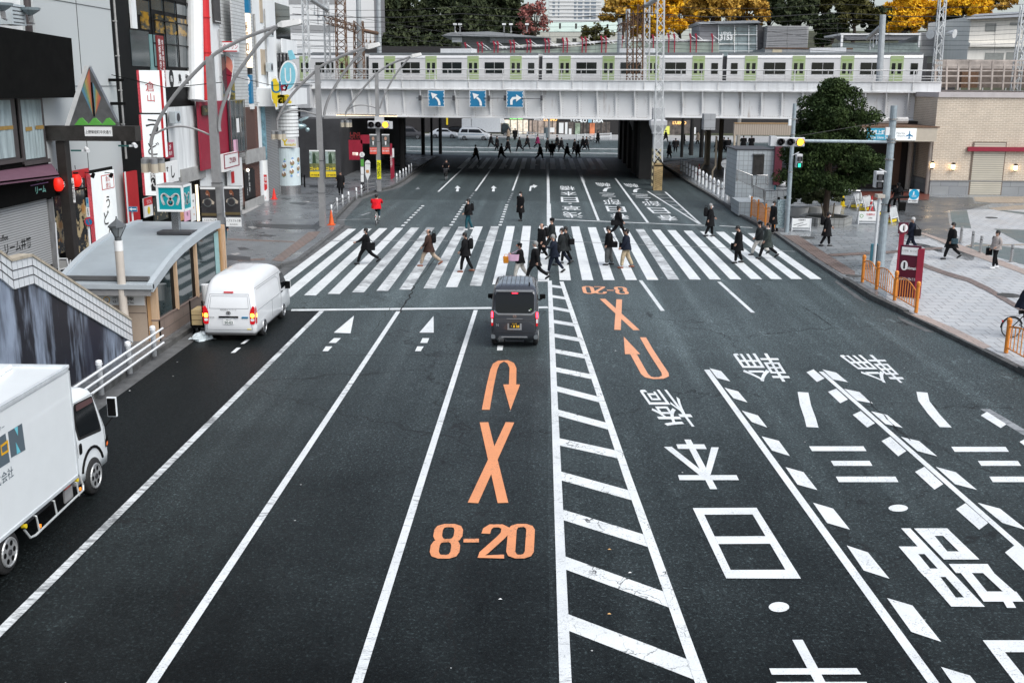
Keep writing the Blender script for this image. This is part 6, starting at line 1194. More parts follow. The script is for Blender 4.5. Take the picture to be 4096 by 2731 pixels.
def person(label,loc,rz,top='black',legs='black',coat=None,coatlen=0.0,shoes='black',hair='black',bald=False,mask=False,stride=.5,arms=(.4,-.4),bend=0.0,look=0.0,H=1.70,bulk=1.0,hat=None,wide=1.0,kind='walk',elbow=(.35,.35),group='pedestrians',hood=None,simple=False,lhand=None,collar=None):
 k=H/1.70*1.03;bulk*=1.27;wide*=1.3;t=T('person',label,'person',loc,rz,group);coat=coat or top
 def rot(p,o_,a):
  x,z=p[0]-o_[0],p[2]-o_[2];return(o_[0]+x*math.cos(a)-z*math.sin(a),p[1],o_[2]+x*math.sin(a)+z*math.cos(a))
 hipz=.93;P={};P['pel']=(0,0,.95)
 zl=0
 if kind=='sit':P['pel']=(0,0,.95)
 for s,sg_ in(('L',1),('R',-1)):
  a=stride*(.5 if s=='L' else-.55);hip=(0,.095*sg_,.91)
  kb=(.12+.25*abs(stride))if a>=0 else.45*abs(stride)+.08
  if kind=='ride':a,kb=((1.25,1.35)if s=='L' else(.85,.75))
  if kind=='sit':a,kb=1.5,1.7
  kn=rot((0,.10*sg_,.50),hip,a+(kb*.5 if a>=0 else 0));an=rot((kn[0],.10*sg_,kn[2]-.41),kn,a-(kb*.5 if a>=0 else kb))
  P['hip'+s],P['kn'+s],P['an'+s]=hip,kn,an;zl=max(zl,.09-an[2])if kind=='walk' else zl
 dz=min(an_[2]for an_ in(P['anL'],P['anR']))-.085
 if kind=='ride':dz=0.0
 lean=bend
 def up(x,y,z):return rot((x,y,z),(0,0,.95),-lean)
 P['wai']=up(0,0,1.06);P['che']=up(.0,0,1.28);P['nec']=up(-.01,0,1.44)
 hd=rot((P['nec'][0]+.02,0,P['nec'][2]+.14),P['nec'],-look);P['hd']=hd;P['crn']=rot((P['nec'][0]+.015,0,P['nec'][2]+.235),P['nec'],-look)
 for i,(s,sg_)in enumerate((('L',1),('R',-1))):
  sh=up(-.01,.175*sg_*bulk,1.40);el=rot((sh[0],sh[1]+.045*sg_,sh[2]-.28),sh,arms[i]);wr=rot((el[0],el[1]-.01*sg_,el[2]-.245),el,arms[i]+elbow[i]);P['sh'+s],P['el'+s],P['wr'+s]=sh,el,wr
  P['ha'+s]=tuple(wr[j]+(wr[j]-el[j])*.30 for j in range(3))
 for q_ in P:P[q_]=(P[q_][0]*k,P[q_][1]*k,(P[q_][2]-dz)*k)
 nm=['pel','wai','che','nec','hd','crn']+[a+s for s in 'LR' for a in('hip','kn','an','sh','el','wr','ha')]
 rr={'pel':.125*bulk,'wai':.12*bulk,'che':.135*bulk,'nec':.062,'hd':.092,'crn':.075,'hip':.095*wide,'kn':.066*wide,'an':.048*(wide if wide>1.05 else 1),'sh':.072*bulk,'el':.052*bulk,'wr':.034,'ha':.030}
 R_=[rr[n_[:-1]if n_[-1]in 'LR' and n_[:-1]in rr else n_]*k for n_ in nm];R_[1]=(R_[1]*1.15,R_[1]*.85);R_[2]=(R_[2]*1.15,R_[2]*.85)
 ix={n_:i for i,n_ in enumerate(nm)}
 E_=[('pel','wai'),('wai','che'),('che','nec'),('nec','hd'),('hd','crn')]+[(a+s,b_+s)for s in 'LR' for a,b_ in(('hip','kn'),('kn','an'),('sh','el'),('el','wr'),('wr','ha'))]+[(a,b_+s)for s in 'LR' for a,b_ in(('pel','hip'),('che','sh'))]
 vs,fs=skinmesh([P[n_]for n_ in nm],[(ix[a],ix[c])for a,c in E_],R_)
 b=MB(SKIN);b.smooth=True;seg_=[(V(P[a]),V(P[c]),a,c)for a,c in E_]
 def reg(p):
  best=None
  for a,c,na,nc in seg_:
   d=c-a;f=max(0,min(1,(p-a).dot(d)/d.length_squared));l=(p-a-d*f).length
   if best is None or l<best[0]:best=(l,na,nc,f)
  _,na,nc,f=best
  if nc[:2]in('hd','cr')or na=='hd':return SKIN if nc!='nec' else K[top]
  if nc[:2]=='ha':return SKIN
  if nc=='nec':return K[top]if f<.8 else SKIN
  if nc[:3]in('hip',)or nc[:2]in('kn','an'):return K[legs]
  if nc=='wai' and f<.4:return K[legs]
  return K[coat]if nc[:2]in('el','wr','sh')else K[top]
 n0=0
 for f in fs:
  c=sum((V(vs[i])for i in f),V((0,0,0)))/len(f);b.m(reg(c))
 b.v=list(vs);b.f=[];b.mi=[];b.sm=[]
 for f in fs:
  c=sum((V(vs[i])for i in f),V((0,0,0)))/len(f);b.m(reg(c));b.f.append(f);b.mi.append(b.cur);b.sm.append(True)
 b.m(SKIN);hdv=V(P['hd']);fw=V((math.cos(look),0,-math.sin(look)*.9));fu=V((math.sin(look)*.9,0,math.cos(look)))
 if not simple:
  b.sph(hdv+fw*.096*k-fu*.006*k,.018*k,6,4,(1,.8,1.3));b.sph(hdv+fw*.035*k-fu*.075*k,.045*k,8,5,(1.1,.9,.7))
  for s in(-1,1):b.sph(hdv+V((0,s*.088*k,0))-fu*.002,.022*k,6,4,(.7,.4,1.3))
  for s in 'LR':
   w_,h_=V(P['wr'+s]),V(P['ha'+s]);d=(h_-w_).normalized();sg_=1 if s=='L' else-1;sx=d.cross(V((0,sg_,0))).normalized();inn=V((0,-sg_,0))
   for j,ln in enumerate((.058,.066,.062,.050)):
    o_=h_+sx*(.026-.017*j)*k;m_=o_+(d*.9+inn*.25).normalized()*ln*.6*k;b.tube([o_,m_,m_+(d*.55+inn*.7).normalized()*ln*.5*k],[.0095*k,.0085*k,.006*k],5)
   o_=w_.lerp(h_,.55)+sx*.024*k;m_=o_+(sx*.8+d*.6).normalized()*.035*k;b.tube([o_,m_,m_+(d*.9+inn*.4).normalized()*.03*k],[.011*k,.010*k,.007*k],5)
  b.m(mat('eye_dark',(.02,.015,.012),.3))
  for s in(-1,1):b.sph(hdv+fw*.084*k+V((0,s*.034*k,0))+fu*.018*k,.010*k,6,4,(.6,1.4,.7))
  if not mask:b.m(mat('lips',(.30,.12,.10),.5));b.sph(hdv+fw*.086*k-fu*.048*k,.014*k,6,4,(.5,1.6,.45))
 b.build('body',t,local=True)
 hm=HAIR[hair];b=MB(hm);b.smooth=True
 if hood:b.m(K[hood]);b.sph(hdv-fw*.03*k+fu*.02*k,.138*k,12,8,(1,.95,1.12));b.build('hood',t,local=True)
 else:
  if not bald:b.sph(hdv-fw*.022*k+fu*.042*k,.103*k,12,8,(1.0,.93,.95));b.sph(hdv-fw*.045*k-fu*.02*k,.082*k,10,6,(.8,.98,1.0))
  else:b.sph(hdv-fw*.045*k-fu*.012*k,.094*k,10,6,(.78,1.03,.75))
  b.build('hair',t,local=True)
 if hat:b=MB(K[hat[0]]);b.smooth=True;b.sph(hdv-fw*.015*k+fu*.075*k,.122*k,12,8,(1.0,1.0,.62));b.m(hat[1])if len(hat)>1 else None;b.disc(hdv+fw*.09*k+fu*.055*k,.085*k,fu+fw*.25,14,.014)if len(hat)>1 else None;b.build('hat',t,local=True)
 if mask:b=MB(MASK);b.smooth=True;b.sph(hdv+fw*.052*k-fu*.043*k,.060*k,10,6,(.95,1.0,.85));b.build('face_mask',t,local=True)
 for s in 'LR':
  an=V(P['an'+s]);kn=V(P['kn'+s]);d=(kn-an).normalized();toe=V((1,0,0))if an.z<.13*k else(V((1,0,-.75)).normalized()if an.x<0 else V((1,0,.35)).normalized())
  sole=an-V((0,0,.055*k));b=MB(SHOE[shoes]);b.smooth=True
  b.tube([sole-toe*.085*k,sole-toe*.06*k,sole+toe*.03*k,sole+toe*.12*k,sole+toe*.175*k],[.022*k,.044*k,.046*k,.042*k,.018*k],8);b.build('shoe',t,local=True)
 if coatlen>0:
  zt=(1.435-dz)*k;zh=(.95-coatlen-dz)*k;b=MB(K[coat]);b.smooth=True;n=18;rings=[]
  sw=abs(math.sin(stride*.5))*.30 if kind=='walk' else 0
  for f,hx,hy,in((0,.05,.065),(.06,.085,.15),(.14,.115,.19),(.34,.135,.19),(.52,.135,.175),(.7,.155,.19),(1.0,.17+sw*coatlen*1.5,.20+.05*coatlen)):
   z=zt+(zh-zt)*f;zz=max(0,z/k+dz-.95);ox=math.sin(lean)*zz;rings.append([V(((ox+hx*bulk*math.cos(a)*(1+.04*math.sin(3*a+f*5)))*k,hy*bulk*math.sin(a)*k,z-.0+(.012*math.sin(4*a)if f==1 else 0)))for a in[2*PI*i/n for i in range(n)]])
  b.loft(rings,True,False)
  if collar:b.m(collar);b.tube([V(P['nec'])-fu*.03*k+fw*.02*k,V(P['nec'])+fu*.03*k],[.085*k,.075*k],12)
  b.build('coat',t,local=True)
 t['_P']=0;del t['_P']
 PP[t.name]=(P,k);return t
PP={}
def wpos(t,nm,off=(0,0,0)):
 P,k=PP[t.name];return WM[t.name]@(V(P[nm])+V(off)*k)
def pbag(label,t,nm='haR',off=(0,0,0),size=(.38,.10,.28),m='black',kind='briefcase',strap=None,grp=None):
 c=wpos(t,nm,off);o=T(kind,label,'backpack' if kind=='backpack' else 'bag',c,t.rotation_euler.z,grp);b=MB(m if not isinstance(m,str)else K[m]);sx,sy,sz=size
 r8=lambda f,z:[V((sx/2*f*cx_,sy/2*f*cy_,z))for cx_,cy_ in((-1,-.6),(-.6,-1),(.6,-1),(1,-.6),(1,.6),(.6,1),(-.6,1),(-1,.6))]
 if kind=='backpack':b.loft([r8(.7,-sz/2),r8(1,-sz/2+.04),r8(1.02,0),r8(.9,sz/2-.06),r8(.55,sz/2)])
 elif kind=='tote_bag':b.loft([r8(.85,-sz/2),r8(1,-sz/2+.03),r8(1.12,sz/2)])
 else:b.loft([r8(.95,-sz/2),r8(1,-sz/2+.03),r8(1,sz/2-.03),r8(.9,sz/2)])
 b.build('pouch',o,local=True)
 b=MB(BLK if kind!='tote_bag' else(m if not isinstance(m,str)else K[m]))
 if strap=='shoulder':c2=WM[t.name]@V(PP[t.name][0]['sh'+nm[-1]]);w=WM[o.name].inverted();b.tube([V((-sx*.3,0,sz/2)),w@(c2+Z3*.08),V((sx*.3,0,sz/2))],.014,5)
 else:b.tube([V((-.07,0,sz/2)),V((-.06,0,sz/2+.09)),V((.06,0,sz/2+.09)),V((.07,0,sz/2))],.012,5)
 b.build('strap',o,local=True);return o
L_,R__=PI,0.0
def W(u,v,z=.012):return g(u,v,z)
person('man in a black suit and white mask striding left, far left on the crosswalk',W(1466,1056),PI+.05,stride=.95,arms=(.75,-.35),elbow=(.5,.2),mask=True,coatlen=.16,H=1.70);pm_=bpy.context.scene.collection.objects[-1]
def last():
 return[o for o in C.objects if o.get('category')=='person'][-1]
pbag('black shoulder bag at the hip of the leftmost striding man',last(),'hipL',(-.22,.16,.02),(.42,.16,.34),strap='shoulder',kind='shoulder_bag')
person('balding man in a brown coat and beige trousers walking left',W(1716,1064),PI,top='brown',legs='beige',coatlen=.24,shoes='tan',bald=True,stride=.85,arms=(.35,-.35),H=1.74,wide=1.08)
pbag('black backpack on the man in the brown coat',last(),'che',(-.22,0,.02),(.20,.30,.44),kind='backpack')
person('masked man in a black coat with tan shoes walking left',W(1862,1088),PI-.1,coatlen=.22,shoes='tan',mask=True,stride=.42,arms=(.25,.05),H=1.72,look=.2)
pbag('black backpack on the masked man with tan shoes',last(),'che',(-.23,0,-.04),(.20,.32,.46),kind='backpack')
person('small woman in an orange brimmed cap and cream wide trousers',W(2080,1116),PI,legs='cream',coatlen=.14,shoes='white',stride=.6,arms=(.7,.5),elbow=(1.1,.9),H=1.52,hat=('black',mat('cap_orange',(.75,.2,.05),.6)),wide=1.25,look=.15)
pl=last();pbag('orange tote bag of the woman in the cap',pl,'haR',(.22,.05,-.2),(.22,.14,.28),mat('tote_orange',(.72,.26,.01),.6),'tote_bag');pbag('pink tote bag of the woman in the cap',pl,'wrL',(-.12,.0,-.16),(.42,.14,.28),mat('tote_pink',(.62,.38,.52),.6),'tote_bag','shoulder')
person('grey haired man in spectacles and black coat striding left behind the grey kei van',W(2140,1124),PI,coatlen=.22,hair='grey',stride=.9,arms=(-.3,.2),H=1.72,collar=SIGNW)
pbag('slate blue bag held behind the grey haired striding man',last(),'haR',(-.25,-.1,.08),(.36,.12,.22),cloth('slate',(.04,.07,.085)),'handbag')
person('bald man in spectacles and black coat turning to the camera',W(2166,1040),PI+.5,coatlen=.30,bald=True,stride=.55,arms=(.1,-.1),H=1.74)
pbag('black backpack on the bald man',last(),'che',(-.22,0,.0),(.18,.3,.42),kind='backpack')
person('man in a black beret and grey jacket behind the centre group',W(2206,1012),PI+.1,top='char',legs='char',coatlen=.14,stride=.85,arms=(.2,-.3),H=1.74,hat=('black',))
person('grey haired man in a dark suit leaning forward, front of the centre group',W(2217,1092),PI,top='ink',legs='ink',coatlen=.18,hair='grey',stride=.62,arms=(.5,-.1),elbow=(1.3,.3),H=1.70,bend=.1,look=.25)
pbag('dark shoulder bag behind the man in the dark suit',last(),'che',(-.18,0,-.18),(.16,.3,.34),kind='backpack')
person('masked man in a charcoal hooded coat inside the centre group',W(2245,1060),PI,top='char',coat='char',legs='ink',coatlen=.25,mask=True,stride=.6,H=1.70)
person('woman in a black down coat with tied hair, right of the centre group',W(2262,1052),PI+.1,top='char',legs='black',coat='char',coatlen=.33,stride=.45,H=1.66,look=.2)
pbag('small black bag behind the woman in the down coat',last(),'hipL',(-.24,.14,.14),(.26,.14,.26),strap='shoulder',kind='shoulder_bag')
person('man in a black jacket and loose grey trousers walking left',W(2434,1060),PI,legs='grey',coatlen=.12,stride=.22,arms=(.1,-.15),H=1.74,wide=1.35,look=.35)
pbag('black shoulder bag of the man in grey trousers',last(),'hipL',(-.2,.15,.04),(.32,.14,.26),strap='shoulder',kind='shoulder_bag')
person('man in a dark jacket and khaki trousers walking left',W(2502,1072),PI-.1,top='ink',legs='khaki',coatlen=.12,shoes='tan',stride=.42,arms=(.3,-.1),H=1.74,wide=1.15)
pbag('small black bag in front of the man in khaki trousers',last(),'haR',(.16,-.06,.1),(.24,.12,.30),kind='handbag')
person('man in a black suit striding right in front of the stop line',W(2472,952),.05,stride=.95,arms=(-.4,.3),coatlen=.16,H=1.78,collar=SIGNW)
pbag('black briefcase of the man striding right',last(),'hipR',(-.24,-.18,-.0),(.36,.10,.28),strap='shoulder')
person('masked man in a black coat standing right of the far lanes',W(2838,946),0,coatlen=.38,hair='grey',mask=True,stride=.35,H=1.76)
pbag('black backpack on the masked man right of the far lanes',last(),'che',(-.24,0,-.0),(.22,.32,.48),kind='backpack')
person('man in a long black coat with head bowed on the crosswalk',W(2950,1052),PI,coatlen=.36,stride=.28,arms=(.15,-.1),H=1.72,look=.5)
pbag('black briefcase of the man with bowed head',last(),'haR',(.05,-.05,-.1),(.40,.12,.32))
person('man in an olive grey coat walking left near the right kerb',W(3065,1034),PI,top='olive',coat='olive',coatlen=.34,stride=.85,arms=(.2,-.3),H=1.74,collar=SIGNW)
person('capped man in pale trousers beside the olive coated man',W(3033,1020),PI,top='char',coat='char',legs='cream',coatlen=.12,stride=.85,H=1.66,hat=('black',),wide=1.12)
pbag('black bag carried by the capped man',last(),'haR',(.1,-.06,.15),(.34,.14,.26),kind='handbag')
person('masked man in a long black coat waiting at the right kerb',g(3090,936,.135),PI+.2,coatlen=.42,mask=True,stride=.12,arms=(0,0),H=1.76)
person('masked man in a dark coat walking right near the planter',g(3303,986,.13),-.1,coatlen=.40,mask=True,stride=.4,H=1.72,look=.3)
pbag('black backpack on the man near the planter',last(),'che',(-.23,0,.0),(.2,.32,.44),kind='backpack')
person('white haired man in a dark track jacket behind the information board',g(3640,1008,.14),PI,top='ink',coat='ink',legs='ink',coatlen=.10,hair='white',stride=.6,arms=(.5,-.1),H=1.70)
pbag('black shoulder bag of the white haired man',last(),'hipL',(-.18,.15,.1),(.34,.14,.32),strap='shoulder',kind='shoulder_bag')
person('man in a long black coat walking left on the pale plaza',g(3800,1036,.146),PI,coatlen=.36,stride=.75,arms=(.1,-.2),H=1.74,mask=True,bulk=1.08)
pbag('slate blue bag of the man on the pale plaza',last(),'wrL',(-.12,.06,.02),(.30,.12,.24),cloth('slate',(.04,.07,.085)),'handbag')
person('person in a pale knit sweater and white shoes near the bollards',g(3976,1073,.148),PI+.1,top='knit',coat='knit',legs='black',coatlen=.08,shoes='white',stride=.25,arms=(-.2,.1),elbow=(1.2,.3),H=1.66)
pbag('black folder held by the person in the knit sweater',last(),'haR',(.02,-.02,-.1),(.3,.04,.34),kind='folder')
person('man in a long black coat standing among the far lane arrows',W(2082,884),PI+.7,coatlen=.44,stride=.1,arms=(.05,-.05),H=1.72,mask=True)
person('masked man in a black puffer jacket, teal jeans and white shoes',W(1873,920),PI+.2,legs='teal',coatlen=.10,shoes='white',mask=True,stride=.32,H=1.72,bulk=1.1)
pbag('black backpack on the man in teal jeans',last(),'che',(-.22,0,-.02),(.18,.30,.42),kind='backpack')
person('man in a long black coat facing the camera by the bus stop',g(1363,782,.13),-PI/2+.1,coatlen=.40,stride=.2,arms=(.0,.35),elbow=(.2,1.2),H=1.70)
person('dark clothed figure half hidden behind the nearest street lamp',g(897,985,.13),PI/2,top='ink',legs='teal',stride=.4,H=1.7,coatlen=.1)
person('man in dark clothes and cap wheeling a suitcase toward the arcade',g(3585,840,.14),PI/2+.15,legs='black',coatlen=.12,stride=.4,H=1.72,hat=('black',))
pbag('small backpack on the man with the suitcase',last(),'che',(-.2,0,.04),(.16,.28,.4),kind='backpack')
c=g(3606,846,.14);t=T('suitcase','black wheeled suitcase behind the man in the cap','suitcase',c);b=MB(BLK);b.box((-.22,-.13,.05),(.22,.13,.62));b.build('shell',t,local=True,bevel=.04);b=MB(DKG);b.bar((-.1,.1,.6),(-.14,.25,1.0),.02);b.bar((.1,.1,.6),(.06,.25,1.0),.02);b.bar((-.16,.25,1.0),(.08,.25,1.0),.03);b.build('handle',t,local=True)
for s in(-1,1):b=MB(BLK);b.cyl((s*.19,.0,.04),(s*.14,0,.04),.04,n=8);b.build('wheel',t,local=True)
person('hooded person sitting hunched by the stair rail under the tree',g(3090,757,.13)+Z3*(-.12),-PI/2,top='char',coat='char',legs='teal',kind='sit',stride=0,arms=(.6,.6),elbow=(1.6,1.6),bend=.5,look=.4,H=1.66,hood='char')
def bicycle(label,loc,rz,m,basket=False,grp='bicycles'):
 t=T('bicycle',label,'bicycle',loc,rz,grp);r=.33
 for x in(-.52,.54):
  b=MB(TYRE);b.ring((x,0,r),r,.018,Y3,32);w_=b.build('wheel',t,local=True)
  b=MB(STL);b.ring((x,0,r),r-.03,.008,Y3,28);[b.bar((x,0,r),(x+math.cos(a)*(r-.03),0,r+math.sin(a)*(r-.03)),.005)for a in[i*PI/8 for i in range(16)]];b.cyl((x,-.04,r),(x,.04,r),.025);q_=b.build('spokes',None);q_.parent=w_
  b=MB(m);b.tube([(x+math.cos(a)*(r+.03),0,r+math.sin(a)*(r+.03))for a in[R(d)for d in(range(20,190,20)if x<0 else range(0,150,20))]],.02,6);b.build('mudguard',t,local=True)
 b=MB(m);A,Bk,Cc,D=V((-.52,0,r)),V((-.05,0,.28)),V((-.18,0,.78)),V((.36,0,.80))
 [b.tube([p,q_],.017,7)for p,q_ in((A,Bk),(A,Cc+V((0,0,-.08))),(Bk,Cc),(Bk,D),(Cc-Z3*.1,D),(D,D+Z3*.16),(D,V((.54,0,r))))];b.build('frame',t,local=True)
 b=MB(BLK);b.tube([(-.32,0,.83),(-.2,0,.84),(-.06,0,.83)],[.07,.06,.025],8);b.build('saddle',t,local=True)
 b=MB(STL);b.tube([(.22,-.28,.98),(.34,-.2,1.0),(.36,0,.97),(.34,.2,1.0),(.22,.28,.98)],.013,6);b.build('handlebar',t,local=True)
 b=MB(DKG);b.cyl((-.05,-.06,.28),(-.05,-.05,.28),.09,n=14);b.bar((-.05,-.08,.28),(.07,-.08,.18),.02);b.bar((-.05,.08,.28),(-.17,.08,.38),.02);b.bar((.07,-.17,.18),(.07,-.08,.18),.04);b.bar((-.17,.17,.38),(-.17,.08,.38),.04);b.build('crank',t,local=True)
 b=MB(STL);[b.bar((-.78,y_,.72),(-.28,y_,.72),.012)for y_ in(-.06,0,.06)];b.bar((-.7,0,.72),A,.012);b.m(RED);b.ob((-.84,0,.55),(.03,.05,.05));b.build('rear_rack',t,local=True)
 if basket:b=MB(DKG);[b.bar((.5,y_,.72),(.5,y_,.95),.012)for y_ in(-.16,-.08,0,.08,.16)];[b.ring((.66,0,z_),.17,.008,Z3,12)for z_ in(.72,.83,.94)];b.build('basket',t,local=True)
 return t
p=W(1509,897);bicycle('white city bicycle ridden away by the person in the red jacket',p,PI/2+.05,mat('bike_cream',(.55,.55,.52),.4),True)
person('cyclist in a red jacket riding away from the camera',p+V((0,-.22,.02)),PI/2+.05,top='red',coat='red',legs='jean',shoes='white',kind='ride',stride=0,arms=(.9,.9),elbow=(.4,.4),bend=.30,H=1.70,bulk=1.12,coatlen=.05,collar=SIGNW,group='cyclists')
p=W(1785,721);bicycle('dark bicycle in the shade under the bridge edge',p,-PI/2,BLK,True)
person('dark cyclist coming out of the shade under the bridge',p+V((0,.22,.02)),-PI/2,kind='ride',stride=0,arms=(.9,.9),elbow=(.4,.4),bend=.25,coatlen=.15,group='cyclists')
p=g(4067,1349,.146);bicycle('black city bicycle ridden right at the picture edge',p+V((.30,0,0)),0.06,BLK)
person('hooded cyclist in a navy jacket at the right picture edge',p+V((.10,0,.02)),.06,top='ink',coat='ink',legs='char',kind='ride',stride=0,arms=(.9,.9),elbow=(.4,.4),bend=.30,hood='ink',coatlen=.05,H=1.78,bulk=1.1,group='cyclists')
protos=[person('distant silhouette mid stride, leftmost on the far crossing',W(1964,590),PI,coatlen=.28,stride=.8,simple=True,bulk=1.25,wide=1.3,H=1.76,group='people under and beyond the bridge'),person('distant figure in a long coat at the edge of the bridge shade',W(1988,603),.3,coatlen=.42,stride=.35,simple=True,bulk=1.25,wide=1.3,H=1.76,group='people under and beyond the bridge'),person('distant figure in a purple coat on the far crossing',W(2150,593),0,top='purple',coat='purple',coatlen=.30,stride=.7,simple=True,bulk=1.25,wide=1.3,H=1.76,group='people under and beyond the bridge'),person('distant figure in a pale coat by the station passage',W(2790,577),0,top='beige',coat='beige',coatlen=.40,stride=.3,simple=True,bulk=1.25,wide=1.3,H=1.76,group='people under and beyond the bridge')]
FARP=[(2031,614,0,0,'third from the left on the far crossing'),(2077,606,0,PI,'striding wide, fourth from the left on the far crossing'),(2109,596,0,0,'left neighbour of the purple coated figure'),(2190,610,1,PI,'right neighbour of the purple coated figure'),(2207,628,1,PI/2,'on the striped shade beside the red tinted bar'),(2228,597,1,0,'with short coat, centre right of the far crossing'),(2245,608,0,PI,'walking left, centre right of the far crossing'),(2268,636,0,PI,'nearest on the shaded stripes'),(2298,617,1,0,'left of a close pair on the shaded stripes'),(2311,629,1,PI,'right of a close pair on the shaded stripes'),(2331,601,0,PI,'left of the last pair on the far crossing'),(2345,602,0,0,'right of the last pair on the far crossing'),(2060,563,1,PI/2,'standing by the white fence in front of the shops'),(2391,574,1,0,'standing by the fence beside the parked bicycle'),(2005,638,0,PI,'stepping in the deep shade near the left of the stripes'),(2160,640,0,0,'stepping in the deep shade in the middle of the stripes'),(1903,645,0,0,'stepping in the deep shade at the left end of the stripes'),(2033,561,3,0,'in pale clothes beside the distant truck'),(2701,610,0,PI/2,'in the gap right of the striped pier'),(2762,617,1,PI,'between two dark bridge columns'),(2733,581,1,0,'in dark blue beyond the passage'),(2865,608,1,0,'left of the white column in the passage'),(2894,608,1,PI,'behind the brown pipe in the passage'),(2910,609,1,PI/2,'standing alone between the pipe and the beige fascia'),(2972,600,1,PI/2,'round shouldered, behind the grey tiled hut'),(3004,600,1,PI/2,'slim, behind the grey tiled hut'),(2676,632,1,PI,'stooping in the shade right of the striped pier'),(2662,569,0,0,'running off at the yellow shop board')]
for u,v,k_,rz,d_ in FARP:dup(protos[k_],W(u,v),rz,('pale' if k_==3 else 'dark')+' distant figure '+d_)
BO=V((0,93.5,0));BD=V((1,-.2,0)).normalized();BN=V((.2,1,0)).normalized()
def bq(s,t,z):return BO+BD*s+BN*t+Z3*z
def bp(u,v,t=0.0):
 d=ray(u,v);return CP+d*((t-(CP-BO).dot(BN))/d.dot(BN))
def bs(u,v,t=0.0):return(bp(u,v,t)-BO).dot(BD)
def BX(b,s0,s1,t0,t1,z0,z1):return b.hexa([bq(s0,t0,z0),bq(s1,t0,z0),bq(s1,t1,z0),bq(s0,t1,z0)],[bq(s0,t0,z1),bq(s1,t0,z1),bq(s1,t1,z1),bq(s0,t1,z1)])
bs_w=NT('bridge_paint');n1=bs_w.noise(1.3,6,st=(1,1,.22));n2=bs_w.noise(.5,6);n3=bs_w.noise(5,5)
c=bs_w.mix(bs_w.ramp(n2,.4,.7,0,.4),(.78,.78,.77),(.66,.66,.65));c=bs_w.mix(bs_w.ramp(n1,.62,.74,0,.6),c,(.26,.17,.11));c=bs_w.mix(bs_w.ramp(n3,.68,.75,0,.5),c,(.22,.12,.07));bs_w.col(c);bs_w.rough(.6);BW=bs_w.m
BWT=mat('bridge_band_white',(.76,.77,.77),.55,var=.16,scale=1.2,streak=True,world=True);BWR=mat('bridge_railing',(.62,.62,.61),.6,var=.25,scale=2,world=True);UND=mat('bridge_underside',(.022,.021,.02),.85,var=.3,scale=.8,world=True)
sL,sM,sR=bs(1258,420),bs(2662,420),bs(3700,430)
BR=T('railway_bridge','long pale steel railway bridge crossing the whole street','bridge',bq(0,0,5))
ZT,ZB,ZB2=7.55,5.28,5.5
b=MB(BW);BX(b,sL,sM,0,.35,ZB,ZT);BX(b,sM,sR,.02,.35,ZB2,ZT);BX(b,sL-.1,sM,-.22,.4,ZB-.09,ZB+.0);BX(b,sM,sR,-.2,.4,ZB2-.08,ZB2);b.build('main_girder',BR)
b=MB(BWT);BX(b,sL-.8,sR+1,-.42,.1,ZT+.1,ZT+.82);b.m(BWR);BX(b,sL-.8,sR+1,-.55,.2,ZT,ZT+.1);BX(b,sL-.8,sR+1,-.50,.15,ZT+.82,ZT+.9)
for k in range(18):s_=sL+(sR-sL)*k/17;BX(b,s_,s_+.03,-.425,-.41,ZT+.1,ZT+.82)
b.build('parapet',BR)
ust=[1253,1350,1414,1477,1546,1615,1687,1754,1825,1893,1962,2032,2102,2171,2243,2316,2390,2464,2540,2600,2732,2810,2888,2968,3047,3128,3210,3290,3375,3459,3543,3631,3690]
for i,u in enumerate(ust):
 s_=bs(u,400);zb=ZB if u<2650 else ZB2;b=MB(BW);h=.5 if i%2==0 or u>2650 else.25
 b.hexa([bq(s_-.03,-.02,zb+.05),bq(s_+.03,-.02,zb+.05),bq(s_+.03,.05,zb+.05),bq(s_-.03,.05,zb+.05)],[bq(s_-.04,-h,ZT),bq(s_+.04,-h,ZT),bq(s_+.04,.05,ZT),bq(s_-.04,.05,ZT)])if True else 0
 BX(b,s_-.10,s_+.10,-.025,.0,zb,ZT);b.build('stiffener',BR)
b=MB(mat('rivet_rust',(.28,.22,.18),.8,var=.3))
for i in range(len(ust)-1):
 s0,s1=bs(ust[i],400),bs(ust[i+1],400);zb=ZB if ust[i]<2650 else ZB2
 for s_ in(s0+.2,s1-.2):
  for k in range(11):z=zb+.15+k*.2;BX(b,s_-.02,s_+.02,-.012,.03,z,z+.035)
 for k in range(9):s_=s0+.25+(s1-s0-.5)*k/8;BX(b,s_-.02,s_+.02,-.012,.03,zb+.1,zb+.135)
b.build('rivets',BR)
b=MB(BWR)
for k in range(36):
 s_=sL-.6+(sR-sL+1)*k/35
 if k%2==0:BX(b,s_-.04,s_+.04,-.48,-.38,ZT+.2,ZT+1.75)
for z_,r_ in((ZT+1.72,.05),(ZT+1.28,.03),(ZT+1.08,.02)):b.cyl(bq(sL-.8,-.43,z_),bq(sR+1,-.43,z_),r_,n=6)
b.build('railing',BR)
b=MB(BWR);[b.cyl(bq(-60,18,z_),bq(sR+22,18,z_),.03,n=6)for z_ in(ZT+.95,ZT+2.0)];[BX(b,-60+k*2.0,-60+k*2.0+.06,18,18.06,ZT+.2,ZT+2.0)for k in range(60)];b.build('inner_railing',BR)
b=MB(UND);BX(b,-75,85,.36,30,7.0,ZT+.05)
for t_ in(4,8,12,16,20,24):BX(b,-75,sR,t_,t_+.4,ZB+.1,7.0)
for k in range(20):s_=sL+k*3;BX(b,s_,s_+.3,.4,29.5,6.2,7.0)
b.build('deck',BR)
b=MB(BW);BX(b,sL-20,sR,29.5,29.9,ZB,ZT+.8);b.build('far_girder',BR)
